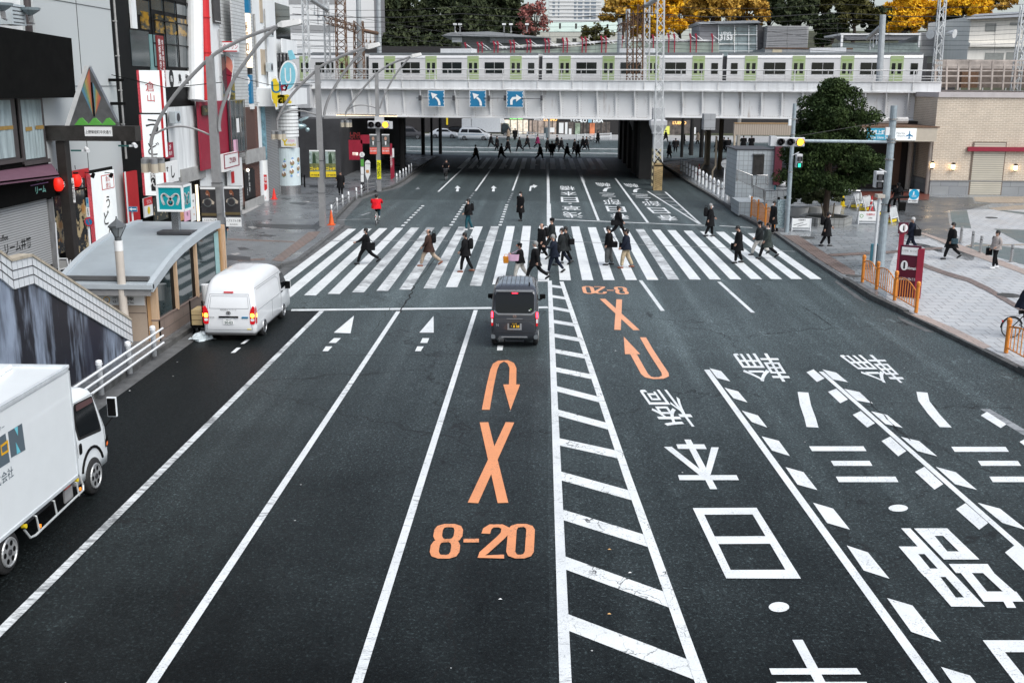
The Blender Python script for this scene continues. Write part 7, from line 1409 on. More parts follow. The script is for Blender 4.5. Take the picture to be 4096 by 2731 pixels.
b=MB(mat('ballast',(.14,.12,.11),.9,var=.4,scale=6,world=True));BX(b,-75,85,.5,29,ZT+.051,ZT+.18);b.build('ballast',BR)
AB=mat('abutment_grey',(.50,.51,.52),.7,var=.15,scale=1,world=True,streak=True)
b=MB(AB);s0,s1=bs(1196,380),bs(1243,380);BX(b,s0,s1+.3,-.9,2.5,5.9,7.9);BX(b,s0-.1,s1+.4,-1.0,2.6,7.9,8.0);BX(b,s0+.2,s1+.9,-.3,2.5,2.5,5.9);BX(b,s0+.9,s1+1.3,-.2,2.5,.1,5.2);b.m(INK);b.text('268',bq((s0+s1)/2+.1,-.92,7.3),BD,Z3,.34)
tag(b.build('bridge_abutment'),'grey stepped abutment block numbered 268 at the left end of the bridge','abutment')
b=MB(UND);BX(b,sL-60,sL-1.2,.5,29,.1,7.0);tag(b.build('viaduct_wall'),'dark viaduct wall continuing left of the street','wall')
b=MB(UND)
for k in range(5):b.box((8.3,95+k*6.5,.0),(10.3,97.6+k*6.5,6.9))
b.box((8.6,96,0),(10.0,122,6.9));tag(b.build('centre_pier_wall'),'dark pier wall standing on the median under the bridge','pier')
STRP=NT('hazard_stripes');wv=STRP.n('ShaderNodeTexWave',bands_direction='DIAGONAL',i_Scale=1.1);STRP.l(STRP.pos(),wv.inputs['Vector']);STRP.col(STRP.mix(STRP.math('GREATER_THAN',wv.outputs['Fac'],.5),(.03,.03,.03),(.55,.48,.30)));STRP.rough(.6);STRP=STRP.m
def pier(lab,u0,u1,vtop,vbot,Y,striped=True,m=AB):
 a,c=py(u0,vbot,Y),py(u1,vbot,Y);x0,x1=a.x,c.x;zt=py(u0,vtop,Y).z;w_=x1-x0;t=T('bridge_pier',lab,'pier',((x0+x1)/2,Y,.0));b=MB(m);zs=3.0 if striped else 0
 b.box((x0,Y,zs),(x1,Y+w_,zt-1.2));b.loft([[V((x0-e,Y-e,z)),V((x1+e,Y-e,z)),V((x1+e,Y+w_+e,z)),V((x0-e,Y+w_+e,z))]for e,z in((0,zt-1.2),(.08,zt-1.15),(.08,zt-1.0),(.3,zt-.45),(.3,zt-.1),(.1,zt),(.1,zt+.9))]);b.build('shaft',t)
 if striped:b=MB(STRP);b.box((x0-.03,Y-.03,0),(x1+.03,Y+w_+.03,zs));b.build('striped_base',t)
pier('pale bridge pier with flared head and striped foot behind the tall lattice mast',2607,2643,478,748,88.5)
pier('pale bridge pier deeper in the shade on the median',2530,2546,470,600,103,False);pier('slim grey pier third in the median row',2586,2601,470,690,95.5,False,UND)
for i,(u,vb,Y)in enumerate([(1611,690,97),(1693,620,112),(1727,622,111),(1762,617,113)]):
 p=g(u,vb);b=MB(UND);b.cyl((p.x,p.y,0),(p.x,p.y,7.0),[.28,.22,.14,.2][i],n=12);tag(b.build('bridge_column'),['thick dark column nearest the left pavement under the bridge','dark column left of the white taxi','thin dark column beside the white taxi','dark column right of the white taxi'][i],'column','dark columns under the bridge')
for i,(u0,u1,vb,m)in enumerate([(2818,2838,665,TAN),(2869,2886,684,mat('brown_column',(.20,.15,.10),.6)),(2720,2732,630,UND),(2756,2772,622,UND),(2796,2812,630,UND),(2944,2958,600,mat('cream_column',(.5,.46,.40),.6))]):
 p=g((u0+u1)/2,vb);r_=(u1-u0)/2*p.y/4150;b=MB(m);b.cyl((p.x,p.y,0),(p.x,p.y,7.0),r_,n=14);tag(b.build('bridge_column'),['beige round column under the grey tiled box','brown round column right of the tiled box','first dark column right of the striped pier','second dark column right of the striped pier','dark column just left of the beige one','cream column under the left end of the beige fascia'][i],'column','columns under the right bridge span')
pn=Pn([(2816,456),(2862,520)],('y',86));b=MB(tiles('grey_tile_box',(.36,.37,.38),(.38,.39,.40),(.18,.18,.18),1.0,.6,'y',.015));pn.slab(b,1.2,0);tag(b.build('duct_box'),'grey tiled box hanging from the bridge edge above the beige column','duct')
pn=Pn([(2937,494),(3165,541)],('y',80));a=NT('corrugated_beige');wv=a.n('ShaderNodeTexWave',bands_direction='X',i_Scale=1.9);a.l(a.pos(),wv.inputs['Vector']);a.col(a.mix(wv.outputs['Fac'],(.42,.35,.28),(.30,.25,.20)));a.rough(.6)
b=MB(a.m);pn.slab(b,.5,0);b.m(mat('orange_lip',(.35,.22,.10),.6));pn.slab(b,.5,.03,0,-.04,1,.04);tag(b.build('corrugated_fascia'),'long beige corrugated fascia under the right bridge span','fascia')
for i,pts in enumerate([[(2824,525),(2820,650),(2806,668),(2802,700)],[(2866,545),(2862,665),(2850,685),(2848,722)],[(2938,540),(2934,690),(2918,705),(2914,770)]]):
 Y=g(*pts[-1]).y;b=MB(TAN);b.tube([py(*p,Y)for p in pts],.09,8);tag(b.build('drain_pipe'),['beige drain pipe bending left of the beige column','beige drain pipe bending beside the brown column','cream drain pipe at the corner of the grey tiled hut'][i],'pipe','drain pipes under the bridge')
def dsign(lab,q,kind):
 Y=bp(q[0][0],400,-1.0).y;items=[('r',SIGNW,0,0,1,1),('r',BLU,.025,.025,.975,.975)]
 for k in range(4):
  for x in(.05,.93):items.append(('r',SIGNW,x,.1+k*.22,x+.025,.2+k*.22))
 if kind=='L':items+=[('p',SIGNW,[(.62,.92),(.76,.92),(.74,.70),(.66,.54),(.54,.42),(.48,.37),(.40,.46),(.54,.58),(.61,.74)]),('p',SIGNW,[(.18,.14),(.58,.26),(.28,.52)])]
 else:items+=[('p',SIGNW,[(.22,.85),(.36,.85),(.36,.62),(.42,.52),(.60,.50),(.60,.36),(.34,.38),(.22,.56)]),('p',SIGNW,[(.57,.22),(.88,.42),(.57,.66)])]
 o_,pn=sign(lab,q,('y',Y),SIGNW,items,th=.06,name='direction_sign',cat='road sign',group='blue direction signs on the bridge');return Y
for lab,q,k_ in[('leftmost blue sign on the bridge, arrow bending left',[(1712,362),(1778,427)],'L'),('middle blue sign on the bridge, arrow bending left',[(1878,363),(1944,429)],'L'),('rightmost blue sign on the bridge, arrow turning right',[(2026,364),(2094,430)],'R')]:dsign(lab,q,k_)
b=MB(DKG);b.bar(bp(1665,393,-.75),bp(2000,394,-.75),.05);b.bar(bp(2002,394,-.75),bp(2170,396,-.75),.05)
for u in(1680,1815,1955,2020,2166):p=bp(u,393,-.6);b.ob(p,(.2,.6,.42));
tag(b.build('sign_rail'),'dark rail with clamps carrying the blue direction signs','rail')
b=MB(mat('warm_bulbs',(1,.75,.45),.5,var=0,emit=1.2));pA,pB=bp(1348,462,-.2),bp(1587,466,-.2)
for k in range(44):p=pA.lerp(pB,k/43);b.ob(p,(.07,.05,.09))
b.m(BLK);b.bar(pA+Z3*.08,pB+Z3*.08,.06);tag(b.build('light_string'),'row of small pale bulbs under the left bridge girder','lights')
TT=21.0;CARW=mat('train_silver',(.80,.80,.79),.35,.2,var=.04,scale=.5);TG=mat('train_green',(.42,.52,.28),.4,var=.04);TRF=mat('train_roof',(.20,.22,.23),.5);TWN=mat('train_window',(.01,.014,.012),.1,var=0,spec=.6)
ends=[bs(u,250,TT)for u in(1468,2162,2899)];L20=(ends[2]-ends[0])/2;ends=[ends[0]-L20*1.0]+ends+[ends[2]+L20];zr0,zr1=8.25,11.15
TR=T('commuter_train','silver and green commuter train running along the bridge','train',bq(0,TT,zr0))
for i in range(4):
 s0,s1=ends[i]+.22,ends[i+1]-.22;b=MB(CARW);TN=TT
 pr=[(0,zr0),(-.05,zr0+.6),(-.04,10.75),(.08,11.0),(.35,zr1)]
 b.loft([[bq(s,TN+o,z)for o,z in pr]+[bq(s,TN+2.8-o,z)for o,z in reversed(pr)]for s in(s0,s1)]);car=b.build('car',TR)
 def sub(nm,m,fn):b=MB(m);fn(b);o=b.build(nm,None);o.parent=car;o.matrix_parent_inverse=Matrix.Identity(4);o.location=-WM[TR.name].translation;return o
 sub('roof',TRF,lambda b:BX(b,s0+.05,s1-.05,TN+.1,TN+2.7,11.06,11.28));sub('roof_unit',WP,lambda b:(b.smooth,BX(b,s0+L20*.42,s0+L20*.60,TN+.3,TN+2.5,11.25,11.72)))
 sub('gangway',DKG,lambda b:BX(b,s1,s1+.44,TN+.4,TN+2.4,zr0+.2,10.9))
 sub('grey_stripe',mat('stripe_grey',(.35,.37,.37),.4),lambda b:BX(b,s0,s1,TN-.062,TN-.03,10.70,10.76))
 for k in range(4):
  c=s0+(s1-s0)*(.128+.248*k)
  sub('door',TG,lambda b:(BX(b,c-.62,c+.62,TN-.075,TN,zr0+.1,10.95),b.m(mat('pale_green',(.36,.50,.18),.4)),BX(b,c-.5,c+.5,TN-.08,TN,10.45,10.62)))
  for sg_ in(-1,1):sub('door_window',TWN,lambda b:BX(b,c+sg_*.28-.17,c+sg_*.28+.17,TN-.09,TN,9.25,10.25))
  if k<3:c2=c+(s1-s0)*.124;sub('window',TWN,lambda b:(BX(b,c2-1.05,c2+1.05,TN-.085,TN,9.2,10.3),b.m(BWR),BX(b,c2-.02,c2+.02,TN-.09,TN,9.2,10.3)))
 for c2 in(s0+.75,s1-.75):sub('window',TWN,lambda b:BX(b,c2-.33,c2+.33,TN-.085,TN,9.2,10.25))
def lattice(b,p,q,w0,w1,m,leg=.06,pitch=.55):
 b.m(m);p,q=V(p),V(q);L=(q-p).length;d=(q-p).normalized();u=(X3 if abs(d.x)<.7 else Z3);u=(u-d*u.dot(d)).normalized();w=d.cross(u);n=max(2,int(L/pitch))
 cor=lambda f,i:p+d*L*f+(u*(1 if i in(1,2)else-1)+w*(1 if i>1 else-1))*(w0+(w1-w0)*f)/2
 for i in range(4):b.bar(cor(0,i),cor(1,i),leg)
 for k in range(n):
  for i in range(4):a,c=(i,(i+1)%4)if k%2 else((i+1)%4,i);b.bar(cor(k/n,a),cor((k+1)/n,c),leg*.7)
t=T('lattice_mast','tall pale lattice mast rising in front of the bridge from a striped tan base','mast',(8.9,85.1,0));b=MB(WP);lattice(b,py(2632,648,85.1),py(2645,-60,85.1),.62,.48,mat('mast_white',(.56,.58,.58),.5,var=.15),.075,.62);b.build('lattice',t)
TB_=mat('base_tan',(.42,.30,.14),.7,var=.35,scale=4);x0,x1=py(2616,700,84.7).x,py(2650,700,84.7).x;b=MB(TB_);b.box((x0,84.7,0),(x1,85.5,py(2630,655,84.7).z));b.m(BLK)
for k in range(9):b.bar((x0+.03,84.69,.15+k*.16),(x1-.03,84.69,.40+k*.16),.05,.01)
b.bar((x0,84.68,2.05),((x0+x1)/2,84.68,2.6),.07);b.bar((x1,84.68,2.05),((x0+x1)/2,84.68,2.6),.07);b.bar((x0,84.68,1.95),(x1,84.68,1.95),.07);b.build('base',t)
PLM=mat('mast_grey',(.42,.45,.46),.5,.3,var=.15)
for lab,u0,v0,u1,v1,t_,kind in[('pale lattice mast at the far left above the bridge',1230,335,1217,-60,3,'P'),('pale lattice mast second from the left above the bridge',1312,285,1303,-20,14,'P'),('broad rusty lattice mast on the left of the train',1367,285,1360,-60,12,'R'),('rusty lattice mast beside the broad one',1437,290,1434,85,14,'R'),('steel pole with brackets left of the dark trees',1435,100,1432,-60,14,'S'),('tall concrete pole in front of the dark trees',1517,228,1513,-60,26,'S'),('slim rusty lattice mast left in the central group',2521,288,2522,45,14,'R'),('rusty lattice mast in the central group',2558,288,2563,18,14,'R'),('pale lattice mast right in the central group',2587,290,2590,-60,16,'P'),('grey pole in the central group',2512,226,2512,38,26,'S'),('short grey pole left of the central group',2478,225,2480,75,27,'S'),('grey steel pole on the right of the bridge',3521,290,3532,60,3,'S'),('pale lattice mast with horn speakers on the right',3748,290,3775,-60,4,'P'),('slim pale lattice mast at the far right',4066,312,4100,20,3,'P')]:
 p,q_=bp(u0,v0,t_),bp(u1,v1,t_);p=V((p.x,p.y,ZT));b=MB(PLM);W_={'P':.55,'R':.62 if 'broad' not in lab else 1.0,'S':.5}[kind]*(1 if t_<20 else 1)
 if kind=='S':b.cyl(p,q_,.27,.24,12)
 else:lattice(b,p,q_,W_,W_*.85,RUST if kind=='R' else mat('mast_white',(.56,.58,.58)),.085,.7)
 tag(b.build('lattice_mast' if kind!='S' else 'catenary_pole'),lab,'mast')
for lab,a,c,ta,tb,m in[('brown lattice beam crossing between the rusty masts',(1310,80),(1448,125),12,24,RUST),('thick grey tube at the top left above the bridge',(1238,-5),(1308,42),3,14,PLM),('grey tube reaching to the concrete pole',(1448,122),(1512,135),22,26,RUST),('dark rusty beam in the central group',(2478,118),(2552,72),24,14,RUST),('grey tube arm at the grey steel pole',(3470,155),(3524,108),12,3,PLM),('dark thick tube at the top of the central group',(2583,25),(2640,-12),14,4,PLM)]:
 b=MB(m);p,q_=bp(*a,ta),bp(*c,tb)
 if 'lattice' in lab or 'rusty beam' in lab:lattice(b,p,q_,.6,.6,m,.07,.9)
 else:b.cyl(p,q_,.2,n=10)
 for k in range(3):e=p.lerp(q_,.25+.25*k);b.cyl(e,e-Z3*.9,.03,n=6);b.cyl(e-Z3*.9,e-Z3*1.2,.09,n=8)
 tag(b.build('catenary_beam'),lab,'beam')
WR=mat('wire_dark',(.03,.03,.03),.6,var=0)
wires=[(-10,57,50,6),(-10,78,74,14),(-10,98,92,14),(100,118,112,20),(-10,140,128,20),(-10,160,150,24),(-10,178,168,24),(-10,30,12,4),(-10,190,186,14)]
for i,(_,va,vb,t_)in enumerate(wires):
 a,c=bp(1170,va,t_),bp(4200,vb,t_);b=MB(WR);n=12;pts=[]
 for k in range(n+1):f=k/n;g_=(f*4%1);pts.append(a.lerp(c,f)-Z3*.35*4*g_*(1-g_))
 b.tube(pts,.022 if i else.045,4);
 if i in(2,4,6):[b.bar(a.lerp(c,f/16),a.lerp(c,f/16)-Z3*1.1,.02)for f in range(1,16)]
 tag(b.build('overhead_wire'),['topmost thick overhead wire across the skyline','second overhead wire from the top','third overhead wire from the top, with droppers','fourth overhead wire from the top','fifth overhead wire, with droppers','sixth overhead wire, just above the platform roofs','lowest dropper wire above the train','high thin overhead wire near the picture top','lowest overhead wire over the train roof'][i],'wire','overhead wires of the railway')
for i,(a,c,ta,tb)in enumerate([((1240,40),(1900,150),3,28),((1240,90),(1850,190),3,28),((1440,170),(1800,220),14,27),((2640,60),(3500,190),3,28),((3000,190),(3520,215),10,3)]):
 b=MB(WR);b.cyl(bp(*a,ta),bp(*c,tb),.022,n=4);tag(b.build('stay_wire'),['upper slanting wire over the dark trees','lower slanting wire over the dark trees','short slanting wire left above the train roof','long slanting wire right of the tall mast','slanting wire behind the grey steel pole'][i],'wire','slanting stay wires')
def leafmat(name,c1,c2,sc=.9):
 a=NT(name);n1=a.noise(sc,4);n2=a.noise(7,2);c=a.mix(a.ramp(n1,.35,.65),c1,c2);c=a.mix(a.ramp(n2,.3,.7,0,.5),c,tuple(x*.5 for x in c1));a.col(c);a.rough(.75);a.b.inputs['Specular IOR Level'].default_value=.2;return a.m
LF={'dark':leafmat('leaf_dark_green',(.028,.042,.020),(.085,.102,.045),.5),'green':leafmat('leaf_green',(.016,.034,.010),(.055,.085,.022),1.1),'gold':leafmat('leaf_gold',(.80,.42,.015),(.95,.58,.03),.35),'ochre':leafmat('leaf_ochre',(.52,.31,.06),(.72,.44,.08),.4),'olive':leafmat('leaf_olive',(.07,.07,.02),(.13,.12,.035),.4),'red':leafmat('leaf_rose',(.30,.10,.09),(.42,.18,.15),.6)}
BARK=mat('bark',(.07,.05,.035),.9,var=.4,scale=6,bump=.4)
def leaves(name,t,c,rad,n,ls,m,clumps=60,seed=1,fill=.35,squash=None,parts=None):
 r=np.random.default_rng(seed);c=np.array(c);rad=np.array(rad)
 d=r.normal(size=(clumps,3));d/=np.linalg.norm(d,axis=1)[:,None];d[:,2]=np.where(d[:,2]<(-.5 if rad.mean()>3.2 or rad.mean()<1 else-.85),-d[:,2]*.6,d[:,2])
 k=(fill+(1-fill)*r.random(clumps)**.45)[:,None];cc=d*k*rad
 if squash:cc*=squash(cc[:,2]/rad[2])[:,None]**np.array([1,1,0])
 cs=(r.random(clumps)*.12+.16)[:,None]*rad.mean()
 i=r.integers(0,clumps,n);e=r.normal(size=(n,3));e/=np.linalg.norm(e,axis=1)[:,None];P=c+cc[i]+e*(r.random(n)**.4)[:,None]*cs[i]*np.array([1.15,1.15,.75])
 a=r.normal(size=(n,3));a/=np.linalg.norm(a,axis=1)[:,None];b_=np.cross(a,r.normal(size=(n,3)));b_/=np.linalg.norm(b_,axis=1)[:,None];s=ls*(.6+.8*r.random(n))[:,None]
 vs=np.stack([P-a*s,P+b_*s*.55,P+a*s,P-b_*s*.55],1).reshape(-1,3)
 me=bpy.data.meshes.new(name);me.vertices.add(4*n);me.vertices.foreach_set('co',(vs-np.array(WM[t.name].translation)).ravel());me.loops.add(4*n);me.loops.foreach_set('vertex_index',np.arange(4*n));me.polygons.add(n);me.polygons.foreach_set('loop_start',np.arange(n)*4);me.polygons.foreach_set('loop_total',np.full(n,4));me.update();me.validate()
 me.materials.append(m);o=bpy.data.objects.new(name,me);C.objects.link(o);o.parent=t;return cc,c
def tree(label,c,rad,kind,n=2600,ls=.34,base=None,seed=1,clumps=50,grp='trees on the park hill',tr=.35,name='tree',squash=None,fill=.35):
 c=V(c);bz=base if base is not None else c.z-rad[2]*1.25;t=T(name,label,'tree',(c.x,c.y,bz),0,grp);cc,_=leaves('crown',t,c,rad,n,ls,LF[kind],clumps,seed,fill,squash)
 b=MB(BARK);top_=V((c.x,c.y,c.z+rad[2]*.45));b0=V((c.x,c.y,bz));b.tube([b0,b0.lerp(top_,.3)+V((tr*.4,0,0)),b0.lerp(top_,.65)-V((tr*.3,0,0)),top_],[tr,tr*.8,tr*.5,tr*.12],8)
 for k in range(0,len(cc),max(1,len(cc)//14)):
  e=c+V(cc[k]);s_=b0.lerp(top_,.35+.4*((k*7)%10)/10);b.tube([s_,s_.lerp(e,.5)+Z3*rad[2]*.08,e],[tr*.32,tr*.18,tr*.05],5)
 b.build('trunk',t);return t
def far_tree(label,u,v,ru,rv,Y,kind,**kw):
 c=py(u,v,Y);s=Y/4200;tree(label,c,(ru*s,ru*s*.8,rv*s),kind,**kw)
HILL=mat('hill_soil',(.05,.055,.03),.9,var=.4,scale=.2,world=True);b=MB(HILL)
prf=[(-90,15),(-40,18),(-5,17),(8,12),(20,14),(50,20),(90,20),(150,16)]
b.loft([[V((x,y,-1+(h if 190<y<400 else 0)*(1 if y>220 else.5)))for x,h in prf]for y in(176,196,226,300,399)],False,False);S('park_hill',b)
dk=[(1500,80,95,100),(1600,60,95,120),(1700,130,100,90),(1770,30,90,110),(1860,90,100,100),(1950,120,95,90),(1990,30,90,100),(2065,90,80,90),(1620,180,110,55),(1780,190,100,50),(1480,175,60,60),(1890,15,80,80)]
dl=['at the left end of the row','second from the left','bulging over the train, third','tall, behind the third','broad, in the middle','right of the middle one','tall, right of centre','last of the row beside the rosy tree','low, behind the street lamp head','low, left of the platform roof','low and olive, beside the rusty mast','rising behind the middle ones']
for i,(u,v,ru,rv)in enumerate(dk):far_tree('dark evergreen '+dl[i],u,v,ru,rv,215+(i%4)*5-(8 if v>150 else 0),'olive' if i==10 else 'dark',n=5200,ls=.42,seed=i,clumps=85,fill=.2)
far_tree('sparse rosy autumn tree right of the dark evergreens',2140,85,55,100,205,'red',n=900,ls=.30,seed=40,clumps=45,fill=.5);far_tree('small green tree in front of the pale green roofed hall',2385,150,62,50,190,'olive',n=1800,ls=.28,seed=41)
gd=[(2490,60,70,95,'ochre','yellow green ginkgo at the left end of the golden group'),(2600,95,95,95,'gold','golden ginkgo behind the tall lattice mast'),(2720,70,95,100,'gold','golden ginkgo left of the glass lift building'),(2850,40,100,70,'ochre','ochre bare topped tree behind the glass lift building'),(2980,60,85,90,'ochre','ochre tree right of the glass lift building'),(2700,10,90,60,'gold','golden ginkgo topping the group'),(2560,20,70,60,'gold','golden ginkgo touching the sky near the tower block'),(3650,60,105,85,'gold','large golden ginkgo left of the far right lattice mast'),(3620,100,70,45,'gold','lower part ginkgo behind the canopy'),(3850,40,95,55,'gold','golden ginkgo above the cream building'),(3960,10,95,50,'ochre','thin ochre tree at the top right'),(3080,50,60,90,'dark','dark evergreen right of the golden group'),(3190,70,90,75,'dark','dark evergreen above the grey louvred block'),(3270,20,90,60,'olive','olive tree at the top, right of the golden group'),(3330,110,60,50,'dark','low dark evergreen behind the clipped shrub'),(3420,60,85,80,'olive','broad olive pine left of the large ginkgo'),(3510,90,60,60,'dark','dark pine touching the large ginkgo'),(3290,155,26,30,'green','small clipped round shrub on the terrace'),(3790,85,45,40,'dark','dark tree gap between the ginkgos')]
for i,(u,v,ru,rv,k_,lb)in enumerate(gd):far_tree(lb,u,v,ru,rv,195+(i%3)*6-(12 if v>90 and ru<75 else 0),k_,n=4200,ls=.38,seed=60+i,clumps=75,grp='trees on the park hill',fill=.2)
def block(name,label,u0,v0,u1,v1,Y,depth,m,cat='building',zb=None):
 a,c=py(u0,v0,Y),py(u1,v1,Y);zb=c.z if zb is None else zb;t=T(name,label,cat,((a.x+c.x)/2,Y,zb));b=MB(m);b.box((a.x,Y,zb),(c.x,Y+depth,a.z));b.build('wall',t);return t
def bits(t,nm,m,Y,rs,o=.05,th=.06):
 for q in rs:pn=Pn([(q[0],q[1]),(q[2],q[3])],('y',Y-o));b=MB(m);pn.slab(b,th,0);b.build(nm,t)
def blob(t,nm,m,Y,rs,o=.05):
 b=MB(m)
 for q in rs:Pn([(q[0],q[1]),(q[2],q[3])],('y',Y-o)).slab(b,.06,0)
 o_=b.build(nm,t);return o_
FW=mat('far_white_wall',(.80,.80,.79),.8,var=.05);FG=mat('far_grey_wall',(.22,.22,.23),.8,var=.08);LOUV=mat('far_louvre',(.33,.33,.33),.6,var=.1)
t=block('white_louvred_block','large white block with grey louvre bands behind the lattice masts',1130,-60,1378,250,165,30,FW,zb=0);bits(t,'louvre_band',LOUV,165,[(1155,-20,1370,18),(1155,103,1345,132)]);blob(t,'panel_joint',FG,165,[(1155,v,1378,v+1.5)for v in(60,80,160,185,210)]+[(1270,18,1272,100)])
t=block('grey_office_block','mid grey block with small lit windows left of the dark trees',1360,-60,1476,240,190,20,FG,zb=0);bits(t,'window',mat('far_lit_window',(.8,.72,.6),.5,emit=.3),190,[(1398,0,1416,17),(1440,2,1450,14),(1380,26,1390,37),(1424,27,1432,36)]);bits(t,'window',FG,190,[(1399,44,1418,60)]);bits(t,'dark_window',GLD,190,[(1401,46,1416,58),(1436,50,1450,62)],.1)
t=block('apartment_tower','distant white round fronted apartment tower against the sky',2196,-60,2408,90,520,30,mat('tower_white',(.72,.72,.70),.8,var=.04),zb=0);bits(t,'window_strip',mat('tower_glass',(.26,.30,.34),.3),520,[(2210,-20,2220,70),(2232,-20,2238,72),(2296,-20,2306,82),(2312,-20,2330,82),(2338,-20,2358,82),(2364,-20,2384,82)]);blob(t,'floor_band',FW,520,[(2198,v,2406,v+5)for v in range(-12,84,15)],.3)
t=block('pale_green_hall','long hall with pale green mansard roof and dormer windows',2160,130,2560,230,235,20,mat('hall_cream',(.58,.58,.52),.8),zb=0);a,c=py(2165,86,236),py(2500,130,236);b=MB(mat('copper_roof',(.48,.58,.52),.6,var=.08));b.hexa([(a.x-1,235.5,c.z),(c.x+3,235.5,c.z),(c.x+3,250,c.z),(a.x-1,250,c.z)],[(a.x,238,a.z),(c.x,238,a.z),(c.x,250,a.z),(a.x,250,a.z)]);b.build('roof',t)
bits(t,'dormer',GLD,237,[(2172,93,2180,114),(2236,94,2244,116),(2300,95,2308,117),(2426,98,2434,115)],2.2);bits(t,'window',GLD,235,[(2226,155,2252,174),(2290,155,2306,168)])
Yr=150;t=T('platform_roof','flat grey station roof with railings and lamps over glass walls','building',py(1980,200,Yr));b=MB(mat('roof_grey',(.28,.29,.30),.6));b.hexa([py(1765,143,Yr),py(2200,152,Yr),py(2200,152,Yr)+Y3*14,py(1765,143,Yr)+Y3*14],[py(1800,131,Yr),py(1960,127,Yr),py(1960,127,Yr)+Y3*14,py(1800,131,Yr)+Y3*14]);b.build('roof',t)
b=MB(mat('station_wall',(.24,.24,.23),.7,var=.2));Pn([(1845,143),(2060,205)],('y',Yr+2)).slab(b,6,0);b.m(FW);Pn([(1808,152),(1848,170)],('y',Yr+1)).slab(b,.1,0);b.m(GREYM);Pn([(1960,150),(2055,172)],('y',Yr+1)).slab(b,.5,0);b.m(FG);Pn([(2060,152),(2205,175)],('y',Yr+2)).slab(b,4,0);b.build('wall',t)
for i,u in enumerate((1820,1840,2016,2044,2108)):b=MB(GREYM);a,c=py(u,130,Yr+3),py(u,98,Yr+3);b.cyl(a,c,.07,n=6);b.m(SIGNW);b.ob(c,(.5,.4,.22));tag(b.build('roof_lamp'),['first','second','third','fourth','fifth'][i]+' small lamp post from the left on the station roof','lamp','lamps on the station roof')
GLR=mat('ramp_glass',(.36,.42,.36),.4,var=.25,scale=.4);t=T('covered_ramp','long greenish glass ramp with pairs of crimson frames behind the train','walkway',py(2300,220,140))
b=MB(GLR);b.ext([py(u,v,140)for u,v in[(1862,226),(1870,208),(2200,198),(2470,172),(2640,168),(2875,172),(2875,226)]],Y3*3);b.build('glass_wall',t);b=MB(FW);b.ext([py(u,v,139.9)for u,v in[(1990,186),(2200,178),(2470,158),(2860,160),(2860,166),(2470,166),(2200,186),(1990,194)]],Y3*3);b.build('handrail_band',t)
CR_=mat('ramp_crimson',(.32,.015,.04),.5);fr=[(1862,183,0),(1912,181),(1928,181),(1976,177),(1991,177),(2042,174),(2056,174),(2108,170),(2122,170),(2181,168),(2195,168),(2252,164),(2268,164),(2328,160),(2343,160),(2406,157),(2423,157),(2486,150),(2570,152),(2612,152),(2674,148),(2697,148),(2761,148),(2784,148),(2848,148)]
for i,q in enumerate(fr):
 b=MB(CR_);a,c=py(q[0],222,139.6),py(q[0]+2,q[1]+4,139.6);b.bar(a,c,.14);b.bar(c,c+V((-.15 if i%2 else-.15,0,.5)),.22);b.m(FW);b.bar(c+V((0,0,.3)),c+V((1.1,0,-.45)),.08);b.build('frame',t)
t=block('glass_lift_building','glass lift building with flat overhanging roof and white numerals',2800,100,2870,226,142,8,FG);
b=MB(mat('eave_grey',(.34,.36,.38),.5));b.ext([py(u,v,141)for u,v in[(2790,88),(3030,83),(3048,92),(2800,97)]],Y3*10);b.build('roof',t);b=MB(mat('dark_side',(.05,.05,.055),.6));b.ext([py(u,v,142)for u,v in[(3030,93),(3060,115),(3060,180),(3030,215)]],Y3*8);b.build('side_wall',t)
LG_=mat('lift_glass',(.26,.32,.33),.15,var=.5,scale=.5);bits(t,'window',LG_,142,[(2875,104,2935,175),(2940,104,3025,226),(2875,180,2935,226)]);b=MB(SIGNW);[b.bar(py(u,102,141.8),py(u,226,141.8),.1)for u in(2874,2938,2995,3027)];[b.bar(py(2874,v,141.8),py(3027,v,141.8),.08)for v in(140,177,205)];b.build('window_frame',t)
b=MB(SIGNW);b.text('UENO',py(2905,134,141.6),X3,Z3,.34,bold=.03);b.text('3153',py(2905,151,141.6),X3,Z3,.66,bold=.05);b.build('numerals',t)
t=block('louvred_block','dark grey ribbed block right of the glass lift building',3070,104,3230,192,140,8,LOUV);blob(t,'rib',FG,140,[(3070,v,3230,v+2)for v in range(110,190,7)])
t=block('low_terrace','low grey terrace with rusty edge behind the train roof',3060,196,3410,228,134,8,mat('terrace_grey',(.30,.31,.31),.7));blob(t,'edge',RUST,134,[(3060,192,3412,197),(3060,222,3300,227)]);bits(t,'panel',mat('pale_yellow_panel',(.55,.48,.34),.6),134,[(3090,198,3128,218)])
t=T('terrace_canopy','white edged flat canopy over a glass walled terrace','building',py(3520,190,136));b=MB(FW);b.ext([py(u,v,136)for u,v in[(3362,134),(3685,134),(3680,141),(3364,141)]],Y3*8);b.m(FG);b.ext([py(u,v,136.2)for u,v in[(3366,141),(3678,141),(3620,160),(3390,160)]],Y3*4);b.build('roof',t);b=MB(mat('terrace_glass',(.34,.40,.38),.3,var=.2));Pn([(3360,172),(3680,228)],('y',137)).slab(b,4,0);b.m(FW);Pn([(3364,140),(3372,190)],('y',136)).slab(b,.3,0);Pn([(3674,140),(3681,190)],('y',136)).slab(b,.3,0);b.build('wall',t)
t=block('grey_ribbed_block','grey ribbed annex beside the cream building',3680,130,3885,226,138,8,LOUV);blob(t,'rib',FG,138,[(3690,v,3885,v+2)for v in range(134,186,6)])
